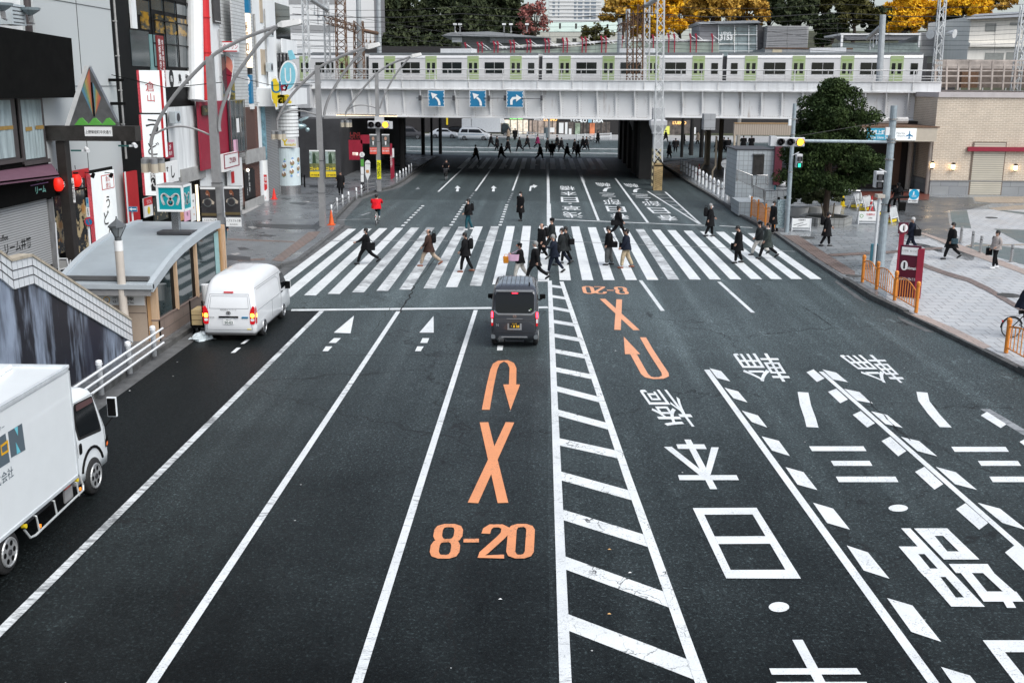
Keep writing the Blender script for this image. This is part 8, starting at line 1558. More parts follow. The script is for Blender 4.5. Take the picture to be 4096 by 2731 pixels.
CRB=mat('cream_wall',(.80,.77,.70),.8,var=.06,streak=True);t=block('cream_building','cream building with hipped grey roof at the far right',3885,66,4300,245,128,14,CRB);b=MB(mat('roof_slate',(.26,.27,.28),.6));b.hexa([py(u,v,Y)for u,v,Y in[(3862,78,127),(4320,58,127),(4320,40,143),(3870,70,143)]],[py(u,v,Y)for u,v,Y in[(3900,62,129),(4320,38,129),(4320,34,141),(3900,58,141)]]);b.build('roof',t)
bits(t,'window',mat('far_window',(.28,.29,.27),.3),128,[(3942,95,3985,127),(4040,92,4092,103),(3940,212,4015,245),(4025,210,4100,245)]);bits(t,'ledge',CRB,128,[(3880,172,4110,188)],.5,.5)
t=T('rusty_gantry','rust streaked steel gantry deck over the brick building','gantry',py(3900,350,88));RW=mat('rust_streaked_white',(.40,.35,.31),.7,var=.4,scale=1.2,world=True);
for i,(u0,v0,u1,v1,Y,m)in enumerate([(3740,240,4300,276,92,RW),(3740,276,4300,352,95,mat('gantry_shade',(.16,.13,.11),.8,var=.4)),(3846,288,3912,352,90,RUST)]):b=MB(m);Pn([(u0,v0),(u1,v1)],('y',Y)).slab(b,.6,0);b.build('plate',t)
b=MB(RW);
for v in(244,262,284,305,333):b.bar(py(3740,v,88),py(4300,v,88),.09)
for k in range(12):b.bar(py(3742+k*46,240 if k%2 else 256,88),py(3740+k*45,360,88),.13)
b.build('framework',t)
for i,(u,v)in enumerate([(3735,135),(3788,132)]):c=bp(u,v,3.8);b=MB(mat('horn_white',(.6,.62,.62),.5));b.tube([c,c+V((-.45 if i==0 else.45,-.5,-.1))],[.06,.36],12);tag(b.build('horn_speaker'),['horn speaker on the left side of the right lattice mast','horn speaker on the right side of the right lattice mast'][i],'loudspeaker')
BRK=tiles('beige_brick',(.60,.49,.37),(.50,.41,.31),(.76,.68,.57),.42,.13,'xy',.022);STN=tiles('grey_stone_base',(.28,.29,.30),(.33,.34,.34),(.16,.16,.16),1.3,.75,'xy',.015)
a0,a1=g(3713,786),g(3770,789);YF=82.0;x1=py(3770,600,YF).x;x0=py(3706,600,YF+2).x;zt=py(3800,370,YF).z;zc=py(3800,390,YF).z;zs=py(3900,726,YF).z
t=T('brick_building','beige brick station building with pale roll shutter and wall lanterns','building',(x1,YF,0));pl=lambda e:[(x0-e,YF+2.2-e),(x1-.7,YF-e),(x1+40,YF-e),(x1+40,YF+6),(x0-e,YF+6)]
b=MB(BRK);b.loft([[V((x,y,z))for x,y in pl(0)]for z in(zs,zc)]);b.build('wall',t);b=MB(STN);b.loft([[V((x,y,z))for x,y in pl(.06)]for z in(.1,zs)]);b.m(mat('stone_lip',(.2,.2,.2),.7));b.loft([[V((x,y,z))for x,y in pl(.10)]for z in(zs,zs+.07)]);b.build('stone_base',t)
b=MB(mat('coping_pale',(.50,.46,.45),.6,var=.1,scale=2));b.loft([[V((x,y,z))for x,y in pl(.12)]for z in(zc,zt)]);b.build('coping',t)
SHC=tiles('cream_shutter',(.60,.56,.46),(.58,.54,.44),(.32,.29,.24),90,.16,'xy',.03)
pn=Pn([(3888,572),(4012,786)],('y',YF-.08));b=MB(SHC);pn.slab(b,.02,0);b.build('shutter',t);b=MB(mat('shutter_reveal',(.18,.14,.11),.8));pn=Pn([(3882,568),(4016,788)],('y',YF-.07));pn.slab(b,.03,0);b.build('shutter_frame',t)
b=MB(CRIM);pn=Pn([(3873,590),(4300,607)],('y',YF-.3));pn.slab(b,.25,0);b.build('crimson_beam',t)
for i,(u,v)in enumerate([(3730,662),(3813,668),(4062,672)]):
 c=py(u,v,YF-.25);t2=T('wall_lantern',['lit wall lantern at the rounded brick corner','lit wall lantern left of the pale shutter','lit wall lantern right of the pale shutter'][i],'lamp',c,group='lit lanterns on the brick wall');b=MB(WARM);b.cyl(c-Z3*.17,c+Z3*.17,.11,n=10);b.build('glass',t2);b=MB(BLK);b.cyl(c+Z3*.17,c+Z3*.3,.18,.1,10);b.cyl(c-Z3*.28,c-Z3*.17,.08,.15,10);b.bar(c+Z3*.2,c+V((0,.25,.2)),.05);b.build('bracket',t2)
b=MB(mat('dark_back',(.03,.022,.02),.9));b.box((16.8,92.3,0),(29.2,93.0,5.4))if False else None
t=T('station_passage','dark station passage with slatted shutter left of the brick building','building',(24,86,0));b=MB(mat('passage_dark',(.03,.024,.022),.9));b.box((23.0,86.5,0),(x0+.3,92,5.4));b.build('wall',t);b=MB(mat('red_brick_floor',(.12,.035,.025),.5,var=.3));b.poly([g(3440,800,.15),g(3440,765,.15),g(3720,765,.15),g(3715,800,.15)]);b.build('floor',t);b=MB(SHUTD);Pn([(3640,566),(3702,752)],('y',86.4)).slab(b,.05,0);b.m(mat('warm_brown',(.15,.08,.05),.7));Pn([(3560,566),(3600,740)],('y',86.4)).slab(b,.05,0);b.build('shutter',t)
for i,(u,vb)in enumerate([(3708,783),(3616,760),(3634,700)]):p=g(u,vb)if vb>750 else V((py(u,700,85.9).x,85.9,.13));b=MB(mat('passage_column',(.56,.50,.43),.5));b.cyl((p.x,p.y,.1),(p.x,p.y,4.2),.2,n=12);tag(b.build('column'),['cream round column at the front edge of the canopy','cream column in the middle of the dark passage','thin cream column deep in the passage'][i],'column','cream columns of the passage')
Yc=81.2;t=T('station_canopy','beige station canopy carrying blue and white station signs','canopy',py(3600,560,Yc));b=MB(mat('canopy_beige',(.52,.46,.37),.6,var=.06));pn=Pn([(3440,510),(3748,566)],('y',Yc));pn.slab(b,5,0);b.m(RUST);Pn([(3440,506),(3760,511)],('y',Yc-.05)).slab(b,5,0);b.build('fascia',t)
sign('blue station name sign on the canopy beside the tree',[(3468,514),(3556,560)],('y',Yc-.06),mat('station_blue',(.02,.30,.46),.4,emit=.08),[('t',SIGNW,'京成上野駅',.55,.34,.42,.03),('t',SIGNW,'Keisei Ueno Sta.',.55,.78,.24,.02)],th=.05,name='station_sign');sign('white airport sign with a blue aeroplane on the canopy',[(3576,514),(3665,562)],('y',Yc-.06),LITW,[('t',mat('grey_letters',(.35,.35,.35),.5),'Narita',.30,.40,.2),('t',mat('grey_letters',(.35,.35,.35)),'Airport',.32,.64,.2),('p',BLU,[(.68,.2),(.71,.2),(.72,.48),(.86,.64),(.86,.7),(.72,.62),(.72,.78),(.77,.86),(.62,.86),(.67,.78),(.67,.62),(.53,.7),(.53,.64),(.67,.48)])],th=.05,name='station_sign');sign('narrow white sign beside the blue station sign, touching the tree',[(3440,522),(3462,558)],('y',Yc-.06),SIGNW,[('t',INK,'出',.6,.5,.5)],th=.05,name='station_sign')
b=MB(mat('beam_pipe',(.48,.47,.45),.5,var=.3));b.cyl(py(3446,486,83),py(3630,482,83),.25,n=10);tag(b.build('horizontal_pipe'),'pale horizontal pipe above the station canopy','pipe')
HT=tiles('white_small_tiles',(.46,.50,.52),(.42,.46,.48),(.28,.30,.31),.3,.3,'xy',.02,off=0);p=g(2990,790);YH=70.5;t=T('tiled_hut','pale grey tiled stair hut with a dark steel door','building',py(3000,760,YH));pn=Pn([(2944,600),(3100,800)],('y',YH));b=MB(HT);pn.slab(b,4,0);b.m(DKG);Pn([(2944,597),(3100,602)],('y',YH-.02)).slab(b,4.1,0);b.build('wall',t);b=MB(mat('brushed_dark_door',(.09,.085,.08),.3,.6,var=.4));Pn([(3012,618),(3056,700)],('y',YH-.05)).slab(b,.05,0);b.m(STL);Pn([(3012,616),(3056,622)],('y',YH-.1)).slab(b,.1,0);b.build('door',t)
b=MB(mat('plum_steel',(.12,.02,.035),.5));Pn([(3098,587),(3128,740)],('y',YH-.3)).slab(b,.4,0);tag(b.build('plum_column'),'dark plum steel column right of the tiled hut','column')
def railing(lab,pts,Y,n,m=STL,bars=True):
 t=T('stair_railing',lab,'railing',py(*pts[3],Y));P=[py(*p,Y)for p in pts];b=MB(m);b.tube([P[3],P[0],P[1],P[2]],.05,8);b.bar(P[3].lerp(P[0],.15),P[2].lerp(P[1],.15),.03);b.build('frame',t);b=MB(mat('rail_bars',(.25,.25,.25),.4,.5))
 for k in range(1,n):f=k/n;b.bar(P[3].lerp(P[2],f)+(P[0]-P[3])*.15,P[0].lerp(P[1],f),.022)
 b.build('bars',t)
railing('steel stair railing sloping down in front of the tiled hut',[(2948,680),(3010,702),(3009,752),(2947,725)],69.5,14);railing('short steel gate rail right of the hut door',[(3028,702),(3070,702),(3070,742),(3024,742)],69.0,5);railing('lower steel railing left of the long one',[(3013,742),(3056,760),(3056,800),(3012,790)],68,12);railing('long steel guard rail in front of the tree',[(3062,763),(3160,760),(3160,800),(3058,812)],67,4);railing('long steel guard rail behind the potted hedges',[(3180,760),(3440,763),(3440,805),(3180,805)],72,3)
b=MB(HT);b.box((py(2940,800,69).x,67.5,.1),(py(3050,800,69).x,70.3,.95));tag(b.build('stair_curb_wall'),'low tiled curb wall below the stair railings','wall')
c=py(3320,585,63.5);s_=63.5/4200
tree('dense dark green street tree with an uneven layered crown beside the signals',c+Z3*.3,(2.2,2.1,3.9),'green',n=60000,ls=.085,base=.5,seed=5,clumps=135,grp=None,tr=.2,name='street_tree',squash=lambda z:np.clip(1.18-.6*z-.2*np.sin(z*8+1),.35,1.5),fill=.25)
t=T('hexagonal_planter','low tiled hexagonal planter around the street tree','planter',(c.x,63.5,.13));r_=1.55;hx=lambda r,z:[V((c.x+r*math.cos(a)*1.0,63.3+r*math.sin(a),z))for a in[k*PI/3 for k in range(6)]];b=MB(tiles('planter_tile',(.30,.31,.30),(.36,.36,.34),(.14,.14,.13),.28,.28,'xy',.02,off=0));b.loft([hx(r_,.13),hx(r_,.62),hx(r_-.2,.62),hx(r_-.2,.5)],False,False);b.build('wall',t);b=MB(mat('planter_soil',(.03,.03,.018),.9,var=.4));b.poly(hx(r_-.2,.53));b.build('soil',t)
for i,(u,v)in enumerate([(3190,868),(3262,866),(3322,862)]):
 p=g(u,v,.13);t=T('potted_hedge',['left dark clipped hedge in a round white pot','middle dark clipped hedge in a white pot','right dark hedge in a white pot behind the trunk'][i],'planter',p,group='hedges in white pots');b=MB(mat('pot_white',(.52,.51,.48),.5,var=.1));b.tube([p,p+Z3*.05,p+Z3*.62,p+Z3*.62],[.5,.56,.66,.58],20);b.build('pot',t);leaves('hedge',t,p+Z3*1.15,(.85,.7,.62),4500,.06,LF['dark'],40,90+i,.3)
for i,(a,c2)in enumerate([((3297,870),(3285,815)),((3330,868),(3338,812))]):b=MB(mat('stake_wood',(.16,.13,.09),.9));b.cyl(py(*a,62.9),py(*c2,62.9),.04,n=6);tag(b.build('tree_stake'),['left wooden stake by the tree trunk','right wooden stake by the tree trunk'][i],'stake')
p1=g(3146,928,.13);p2=g(3520,1074,.13)
def arm(o,pa):o.parent=pa
def pole(lab,p,u,vt,r,bands,m=GALV,name='signal_pole'):
 b=MB(m);z=py(u,vt,p.y).z;b.cyl((p.x,p.y,.1),(p.x,p.y,z),r*1.1,r*.85,14);b.m(STL)
 for v in bands:zz=py(u,v,p.y).z;b.cyl((p.x,p.y,zz),(p.x,p.y,zz+.06),r*1.18,n=14)
 return tag(b.build(name),lab,'pole')
PL1=pole('slimmer grey signal pole at the left edge of the street tree',p1,3160,415,.12,(480,540,690));PL2=pole('thick grey signal pole between the barricades and the information board',p2,3540,423,.17,(480,560,572,640,820,850))
b=MB(GALV);b.cyl((p2.x,p2.y,py(3550,568,p2.y).z),py(3214,564,p2.y),.065,n=10);b.m(WR);b.cyl(py(3190,545,p2.y),(p2.x,p2.y,py(3550,482,p2.y).z),.012,n=5);arm(b.build('signal_arm'),PL2)
sg2,cc_=signal('traffic signal showing amber on the long right arm',((3104,550),(3218,587)),p2.y-.25,True);b=MB(mat('signal_casing',(.6,.61,.62)));a=py(3092,565,p2.y-.1);b.box(a-V((.14,.2,.2)),a+V((.12,.25,.22)));b.build('side_signal',sg2)
def pedsig(lab,q,Y,px_):
 a,c=py(q[0],q[1],Y),py(q[2],q[3],Y);t=T('pedestrian_signal',lab,'pedestrian signal',(a+c)/2);b=MB(mat('signal_casing',(.6,.61,.62)));b.box((a.x,Y,c.z),(c.x,Y+.4,a.z));b.bar((px_,Y+.2,a.z-.1),((a.x+c.x)/2,Y+.2,a.z+.1),.05);b.build('casing',t,bevel=.03);b=MB(DKG);h=(a.z-c.z)
 for k,m in((.12,DKG),(.58,mat('walk_green',(.02,.55,.35),.4,emit=.8)if q[0]<3300 else DKG)):b.m(BLK);b.box((a.x+.04,Y-.12,c.z+h*(.94-k)-h*.34),(c.x-.04,Y-.0,c.z+h*(.94-k)));b.m(m);b.box((a.x+.07,Y-.125,c.z+h*(.9-k)-h*.28),(c.x-.1,Y-.12,c.z+h*(.9-k)))
 b.build('lens',t)
pedsig('pedestrian signal showing green on the slim pole',(3188,617,3208,671),p1.y-.3,p1.x);pedsig('white pedestrian signal on the thick pole, seen from the side',(3506,686,3532,752),p2.y-.3,p2.x)
for i,(q,Y)in enumerate([((3155,478,3166,503),p1.y-.2),((3543,510,3559,542),p2.y-.25)]):b=MB(WPL);Pn([(q[0],q[1]),(q[2],q[3])],('y',Y)).slab(b,.15,0);tag(b.build('junction_box'),['small white junction box on the slim signal pole','white junction box on the thick signal pole'][i],'box')
b=MB(mat('thin_white_pole',(.60,.62,.63),.4,.2));a=py(3496,1042,p2.y-.4);c=py(3516,788,p2.y-.4);b.cyl((a.x,a.y,.13),(a.x,a.y,c.z),.065,n=10);b.m(mat('camera_beige',(.5,.46,.4),.5));b.ob((a.x,a.y-.05,c.z+.05),(.32,.5,.14));tag(b.build('camera_pole'),'thin pale pole with a beige camera left of the thick signal pole','pole')
b=MB(mat('box_teal',(.05,.30,.38),.4));pn=Pn([(3486,978),(3540,1074)],('y',p2.y+.25));pn.slab(b,.25,0);b.m(mat('box_grey',(.22,.25,.27),.5));b.poly(pn.rect(.08,.04,.92,1,.003));tag(b.build('control_cabinet'),'grey control cabinet with blue rim behind the thick signal pole','cabinet')
Ys=p2.y-.5;b=MB(BLK);b.tube([py(*q,Ys)for q in[(3554,850),(3555,820),(3562,800),(3580,790),(3636,788)]],.06,8);arm(b.build('sign_arm'),PL2)
sign('round blue pedestrian and bicycle sign on the black arm',[(3636,758),(3676,798)],('y',Ys),SIGNW,[('c',BLU if False else mat('sign_cyan_blue',(.01,.33,.55),.4),.5,.5,.52),('c',SIGNW,.47,.28,.07),('r',SIGNW,.38,.36,.52,.55),('c',SIGNW,.38,.68,.1),('c',mat('sign_cyan_blue',(.01,.33,.55)),.38,.68,.07),('c',SIGNW,.62,.68,.1),('c',mat('sign_cyan_blue',(.01,.33,.55)),.62,.68,.07)],th=.02,name='road_sign',cat='road sign');sign('small white plate of black characters under the round blue sign',[(3632,797),(3672,811)],('y',Ys),SIGNW,[('t',INK,'歩行者優先',.5,.5,.6,.01)],th=.03,name='road_sign',cat='road sign')
pa,pb_=g(3577,1182,.14),g(3622,1218,.14);t=T('information_board','tall crimson information board with a white i and a raised left post','sign board',pa,0);MR=mat('maroon_enamel',(.085,.006,.022),.35,var=.05);dn=(pb_-pa);dn.z=0;dn.normalize();hz=lambda v,p,u:py(u,v,p.y).z
zt1,zt2=hz(895,pa,3592),hz(978,pa,3592);b=MB(MR);n_=V((-dn.y,dn.x,0))*.1
def slabv(b,p,q,z0,z1,th=.1):n_=(q-p).cross(Z3).normalized()*th;b.hexa([V((*(p-n_)[:2],z0)),V((*(q-n_)[:2],z0)),V((*(q+n_)[:2],z0)),V((*(p+n_)[:2],z0))],[V((*(p-n_)[:2],z1)),V((*(q-n_)[:2],z1)),V((*(q+n_)[:2],z1)),V((*(p+n_)[:2],z1))])
W2=pa+V((.72,-.42,0));slabv(b,pa,W2,.14,zt2,.09);b.m(CRIM);slabv(b,pa-V((.02,0,0)),pa+V((.16,-.06,0)),.14,zt1,.1);slabv(b,W2-V((.1,-.04,0)),W2+V((.12,-.05,0)),.14,zt2-.1,.11);b.build('board',t)
bl=lambda u,z:pa+(W2-pa)*u+Z3*(z-.14)+V((-.37,-.93,0))*.105;rv,uv=(W2-pa).normalized(),Z3;b=MB(SIGNW);b.poly([bl(.16,zt2-.36),bl(.9,zt2-.36),bl(.9,zt2-.06),bl(.16,zt2-.06)]);cc=bl(.33,.64*zt2);b.poly([cc+rv*.13*math.cos(a)+uv*.19*math.sin(a)for a in[k*PI/12 for k in range(24)]]);b.text('Information',bl(.70,.60*zt2),rv,uv,.12,maxw=.42,bold=.02);b.text('台東区上野6丁目',bl(.52,.40*zt2),rv,uv,.11,maxw=.6);b.m(INK);b.text('i',cc-rv.cross(uv)*-.0+V((-.37,-.93,0))*.005,rv,uv,.26,bold=.05);b.text('上野駅  御徒町',bl(.5,zt2-.2),rv,uv,.08);b.build('lettering',t)
b=MB(MR);c=py(3613,912,pa.y-.1);b.ob(c,(.36,.08,.42));b.m(SIGNW);b.disc(c-Y3*.045,.16,Y3,20,.01);b.m(INK);b.text('i',c-Y3*.055,X3,Z3,.2,bold=.04);b.build('flag_sign',t)
def ofence(lab,pts,H_=1.0,nb=9,r=.065,z0=.15,grp='orange arched fences'):
 P=[g(u,v,z0)for u,v in pts];t=T('orange_fence',lab,'fence',P[0],0,grp)
 for p in P:b=MB(ORGM);b.cyl(p,p+Z3*H_,r,n=12);b.sph(p+Z3*(H_+.06),r*1.25,10,6);b.cyl(p+Z3*(H_-.02),p+Z3*(H_+.02),r*1.25,n=12);b.build('post',t)
 for p,q in zip(P,P[1:]):
  b=MB(ORGM);arc=[p.lerp(q,f)+Z3*H_*(.84+.2*math.sin(PI*f*.9)-.24*f*f)for f in[k/10 for k in range(11)]];b.tube(arc,.022,6);b.tube([p+Z3*.16,q+Z3*.16],.022,6)
  for k in range(1,nb):f=k/nb;b.bar(p.lerp(q,f)+Z3*.16,p.lerp(q,f)+Z3*H_*(.84+.2*math.sin(PI*f*.9)-.24*f*f),.024)
  b.build('arched_panel',t)
ofence('three panel orange arched fence beside the information board',[(3449,1128),(3505,1157),(3578,1200),(3664,1250)],1.0);ofence('orange arched fence cut by the right picture edge',[(4024,1410),(4150,1480),(4290,1560)],.95)
ofence('far three arched orange fence at the right end of the white posts',[(3003,868),(3030,882),(3060,902),(3095,925)],1.15,8,.05)
rp=[(2996,848),(2969,834),(2945,824),(2925,811),(2905,798),(2888,788),(2871,777),(2854,767),(2839,757),(2824,747),(2810,736),(2796,728),(2782,719),(2770,711),(2758,704),(2746,697),(2735,690),(2724,683)]
od='first second third fourth fifth sixth seventh eighth ninth tenth eleventh twelfth thirteenth fourteenth fifteenth sixteenth seventeenth eighteenth'.split()
b0=None
for i,(u,v)in enumerate(rp):
 p=g(u,v,.13);lb=od[i]+' white kerb post from the far orange fence toward the bridge'
 if b0 is None:
  b0=T('bollard',lb,'bollard',p,group='white kerb posts on the right');b=MB(WP);b.tube([(0,0,0),(0,0,.95),(0,0,1.08)],[.105,.105,.03],12);b.build('post',b0,local=True);b=MB(GREYM);b.cyl((0,0,.55),(0,0,.66),.12,n=12);b.build('collar',b0,local=True)
 else:dup(b0,p,0,lb)
b=MB(mat('chain_steel',(.2,.2,.2),.5,.5));[b.tube([g(*rp[i],.13)+Z3*.85,(g(*rp[i],.13)+g(*rp[i+1],.13))/2+Z3*.68,g(*rp[i+1],.13)+Z3*.85],.018,5)for i in range(11)];tag(b.build('chain'),'thin chain slung between the right kerb posts','chain')
p=g(2893,790,.13);b=MB(WP);z=py(2900,655,p.y).z;b.cyl(p,(p.x,p.y,z),.05,n=8);b.m(mat('sign_back',(.5,.51,.51),.4,.3));b.disc((p.x,p.y-.06,z),.29,Y3,22,.03);b.m(GREYM);b.ob((p.x,p.y-.1,z),(.5,.02,.05));tag(b.build('round_sign_back'),'round road sign seen from behind on a thin white post','road sign')
cone('red and white banded cone in the shade beyond the white posts',g(2795,700,.13),1.0,True,RED);cone('tall yellow cone behind the barricades',g(3370,826,.13),1.0,m=mat('cone_yellow',(.85,.60,.0),.5));cone('left red and white cone between the barricades',g(3483,846,.13),1.0,True,RED);cone('middle red and white cone between the barricades',g(3516,858,.13),.95,True,RED);cone('right red and white cone behind the thick pole',g(3553,884,.13),1.0,True,RED)
def aframe(lab,u,v,w_=1.1,h_=.95,rz=.9):
 p=g(u,v,.13);t=T('barricade',lab,'barricade',p,rz,'A-frame barricades by the passage');b=MB(WP)
 for x in(-w_/2,w_/2):
  for s in(-1,1):b.bar((x,s*.3,0),(x,0,h_),.05)
 for z in(.3,h_):[b.bar((-w_/2,s*.3*(1-z/h_),z),(w_/2,s*.3*(1-z/h_),z),.045)for s in(-1,1)]
 b.build('frame',t,local=True);b=MB(mat('panel_pale',(.42,.44,.44),.6,var=.2));b.poly([(-w_/2,-.2,.33),(w_/2,-.2,.33),(w_/2,-.02,h_-.05),(-w_/2,-.02,h_-.05)]);b.build('panel',t,local=True);b=MB(YEL);b.ob((0,0,.12),(w_*.9,.35,.16));b.build('weight',t,local=True)
for i,(u,v)in enumerate([(3425,830),(3460,842),(3503,862),(3562,890)]):aframe(['first barricade, next to the yellow cone','second barricade from the yellow cone','third barricade from the yellow cone','last barricade, right of the thick pole'][i],u,v)
def board(lab,q,it):
 Y=g((q[0]+q[2])/2,q[3],.13).y;t=T('notice_board',lab,'notice board',py((q[0]+q[2])/2,q[3],Y));pn=Pn([(q[0],q[1]),(q[2],q[3])],('y',Y));b=MB(SIGNW);pn.slab(b,.04,0,.03,0,.97,.72);pn.items(b,it,.008);b.build('panel',t);b=MB(WP);[b.bar(pn.at(x,0),pn.at(x+d_,1),.05)for x,d_ in((.02,-.0),(.98,.0))];[b.bar(pn.at(.02,0),pn.at(.02,1)+Y3*.5,.04),b.bar(pn.at(.98,0),pn.at(.98,1)+Y3*.5,.04),b.bar(pn.at(0,.86),pn.at(1,.86),.04)];b.build('stand',t)
board('white notice board with red heading and green ring by the signal pole',(3433,846,3517,898),[('c',GREENL,.15,.35,.14),('c',SIGNW,.15,.35,.10),('t',RED,'仕組防止',.58,.22,.16),('t',INK,'台東区',.58,.5,.1)]);board('small white notice board with a line map beside the slim pole',(3167,874,3244,925),[('t',INK,'う回路案内',.5,.12,.12),('p',INK,[(.1,.5),(.6,.3),(.6,.33),(.1,.54)]),('p',INK,[(.3,.6),(.8,.42),(.8,.45),(.3,.64)])])
b=MB(mat('sticker_panel',(.26,.34,.36),.5,var=.8,scale=12));Pn([(3108,800),(3140,912)],('y',p1.y+.2)).slab(b,.3,0);tag(b.build('stickered_cabinet'),'stickered blue grey cabinet left of the slim signal pole','cabinet');b=MB(BLK);p=g(3107,925,.13);b.cyl(p,p+Z3*1.9,.07,n=10);tag(b.build('dark_post'),'black post behind the man waiting at the right kerb','post')
for i,(u,v)in enumerate([(3842,970),(3888,989),(3921,1010),(4044,1048)]):
 p=g(u,v,.14);t=T('steel_bollard',['leftmost stainless bollard on the plaza edge','second stainless bollard on the plaza edge','third stainless bollard on the plaza edge','stainless bollard right of the person in the sweater'][i],'bollard',p,group='stainless bollards on the plaza');b=MB(STL);b.cyl(p,p+Z3*.62,.075,n=14);b.cyl(p+Z3*.66,p+Z3*.82,.07,n=14);b.m(DKG);b.cyl(p+Z3*.62,p+Z3*.66,.06,n=14);b.build('post',t);b=MB(STL);b.disc(p+Z3*.01,.15,Z3,16,.02);b.build('foot',t)
c=g(3130,748,.13);b=MB(mat('white_sack',(.6,.6,.6),.6,var=.2));b.smooth=True;b.sph(c+Z3*.2,.3,9,6,(1.1,.8,.8));b.sph(c+V((.2,0,.35)),.15,7,5);tag(b.build('white_bag'),'white plastic sack beside the hunched person under the tree','bag')
b=MB(PAVE_R);b.loft([[V((x,y,z))for x,y in[(-60,188),(-8,168),(0,164),(30,158),(60,156),(60,186),(-60,190)]]for z in(-.02,.14)],False,True);S('far_pavement',b)
SHB=mat('shop_black',(.02,.018,.018),.6,var=.2);YS_=179
t=T('shop_row','row of lit shops and fast food fronts beyond the bridge','building',(2,YS_,0));a,c=py(1905,440,YS_),py(3060,545,YS_);b=MB(SHB);b.box((a.x-22,YS_,0),(c.x+30,YS_+10,14));b.build('wall',t)
b=MB(mat('shop_fascia',(.30,.30,.30),.6));Pn([(1905,466),(2450,471)],('y',YS_-.1)).slab(b,.3,0);b.build('fascia',t)
for(u0,v0,u1,v1,m)in[(2008,480,2112,535,mat('shop_lit_warm',(.55,.47,.38),.5,var=.95,scale=1.5,emit=.55)),(2118,482,2225,540,mat('shop_lit_dim',(.30,.24,.20),.5,var=.95,scale=1.2,emit=.25)),(2235,488,2330,540,mat('shop_dim',(.10,.085,.075),.4,var=.95,scale=1.4,emit=.1)),(2335,488,2440,542,mat('shop_dim',(.1,.08,.07))),(1925,470,1995,505,mat('far_beige',(.45,.42,.38),.7)),(2655,482,2760,555,mat('shop_dim',(.1,.08,.07)))]:b=MB(m);Pn([(u0,v0),(u1,v1)],('y',YS_-.04)).slab(b,.02,0);b.build('shopfront',t)
b=MB(mat('mullion_dark',(.05,.05,.05),.5));[b.bar(py(u,478,YS_-.1),py(u,541,YS_-.1),.12)for u in(2018,2042,2070,2092,2115,2130,2152,2177,2210,2232,2272,2297,2322,2348,2380,2405,2425)];b.build('mullions',t)
for(s_,u,v,h,m)in[('Delifresh',2065,472,.45,mat('neon_green',(.2,.9,.15),.4,emit=.8)),("L'UENO",2202,478,.5,mat('neon_orange',(1,.5,.15),.4,emit=.8)),('WISDOM',2160,478,.4,FW),('LOTTERIA',2368,483,.62,LITW),('うどん-en',2305,481,.45,LITW),("L'UENO",2718,492,.5,mat('neon_orange',(1,.5,.15)))]:b=MB(m);b.text(s_,py(u,v,YS_-.2),X3,Z3,h,bold=.03);b.build('sign_lettering',t)
for lb,q,m in[('tall pale menu panel of dishes on the far shopfront',(2236,492,2254,534),SIGNW),('narrow white menu strip on the far shopfront',(2260,490,2270,537),SIGNW),('green toned burger poster on the far shopfront',(2301,493,2320,540),mat('poster_green',(.30,.38,.28),.5,var=.5,scale=1)),('red and orange burger poster on the far shopfront',(2359,493,2379,541),mat('poster_orange',(.65,.22,.10),.5,var=.5,scale=1)),('white tilted sandwich board on the far pavement',(2198,511,2218,530),SIGNW),('small white lantern board beside the burger posters',(2275,515,2286,538),SIGNW),('small blue and pink square sign over the far shops',(2353,473,2367,491),mat('pale_blue_plate',(.25,.45,.55))),('yellow shop board seen right of the striped pier',(2652,505,2678,538),mat('far_yellow',(.60,.62,.12),.5,emit=.2)),('pair of red food posters seen through the passage',(2958,540,2994,562),mat('poster_red',(.55,.2,.15),.5,var=.6,scale=1.5)),('yellow vertical sign far left beyond the bridge',(1785,471,1792,500),YEL),('white and yellow door banner in the passage gap',(2773,510,2783,558),SIGNW)]:sign(lb,[(q[0],q[1]),(q[2],q[3])],('y',YS_-.3),m,[],th=.05,name='shop_poster',cat='poster')
def wfence(lab,pts,Y=None):
 P=[g(u,v,.1)for u,v in pts];t=T('white_guard_fence',lab,'fence',P[0]);b=MB(WP);[(b.cyl(p,p+Z3*.95,.09,n=8),b.build('post',t),b.__init__(WP))for p in P]
 for p,q in zip(P,P[1:]):[b.bar(p+Z3*h,q+Z3*h,.09)for h in(.45,.85)]
 b.build('rails',t)
wfence('white guard fence in front of the far lit shops',[(2022,541),(2042,544),(2075,548),(2109,552),(2143,556),(2179,560)]);wfence('shorter white guard fence right of the far lamp post',[(2308,562),(2340,561),(2380,560),(2443,557)])
p=g(2195,558);b=MB(GREYM);b.cyl(p,V((p.x,p.y,12)),.17,n=8);tag(b.build('far_lamp_post'),'grey lamp post between the two far white fences','post');b=MB(mat('blue_grey_cabinet',(.12,.16,.18),.5));c=g(2185,556);b.cyl(c,c+Z3*1.7,.35,n=10);tag(b.build('street_cabinet'),'blue grey round cabinet left of the far lamp post','cabinet')
b=MB(BLK);c=py(2370,467,128);b.ob(c,(1.7,.3,.35));b.m(LITRED);b.disc(c+V((.22,-.16,0)),.13,Y3,12,.02);tag(b.build('far_traffic_signal'),'far traffic signal showing red under the bridge edge','traffic signal')
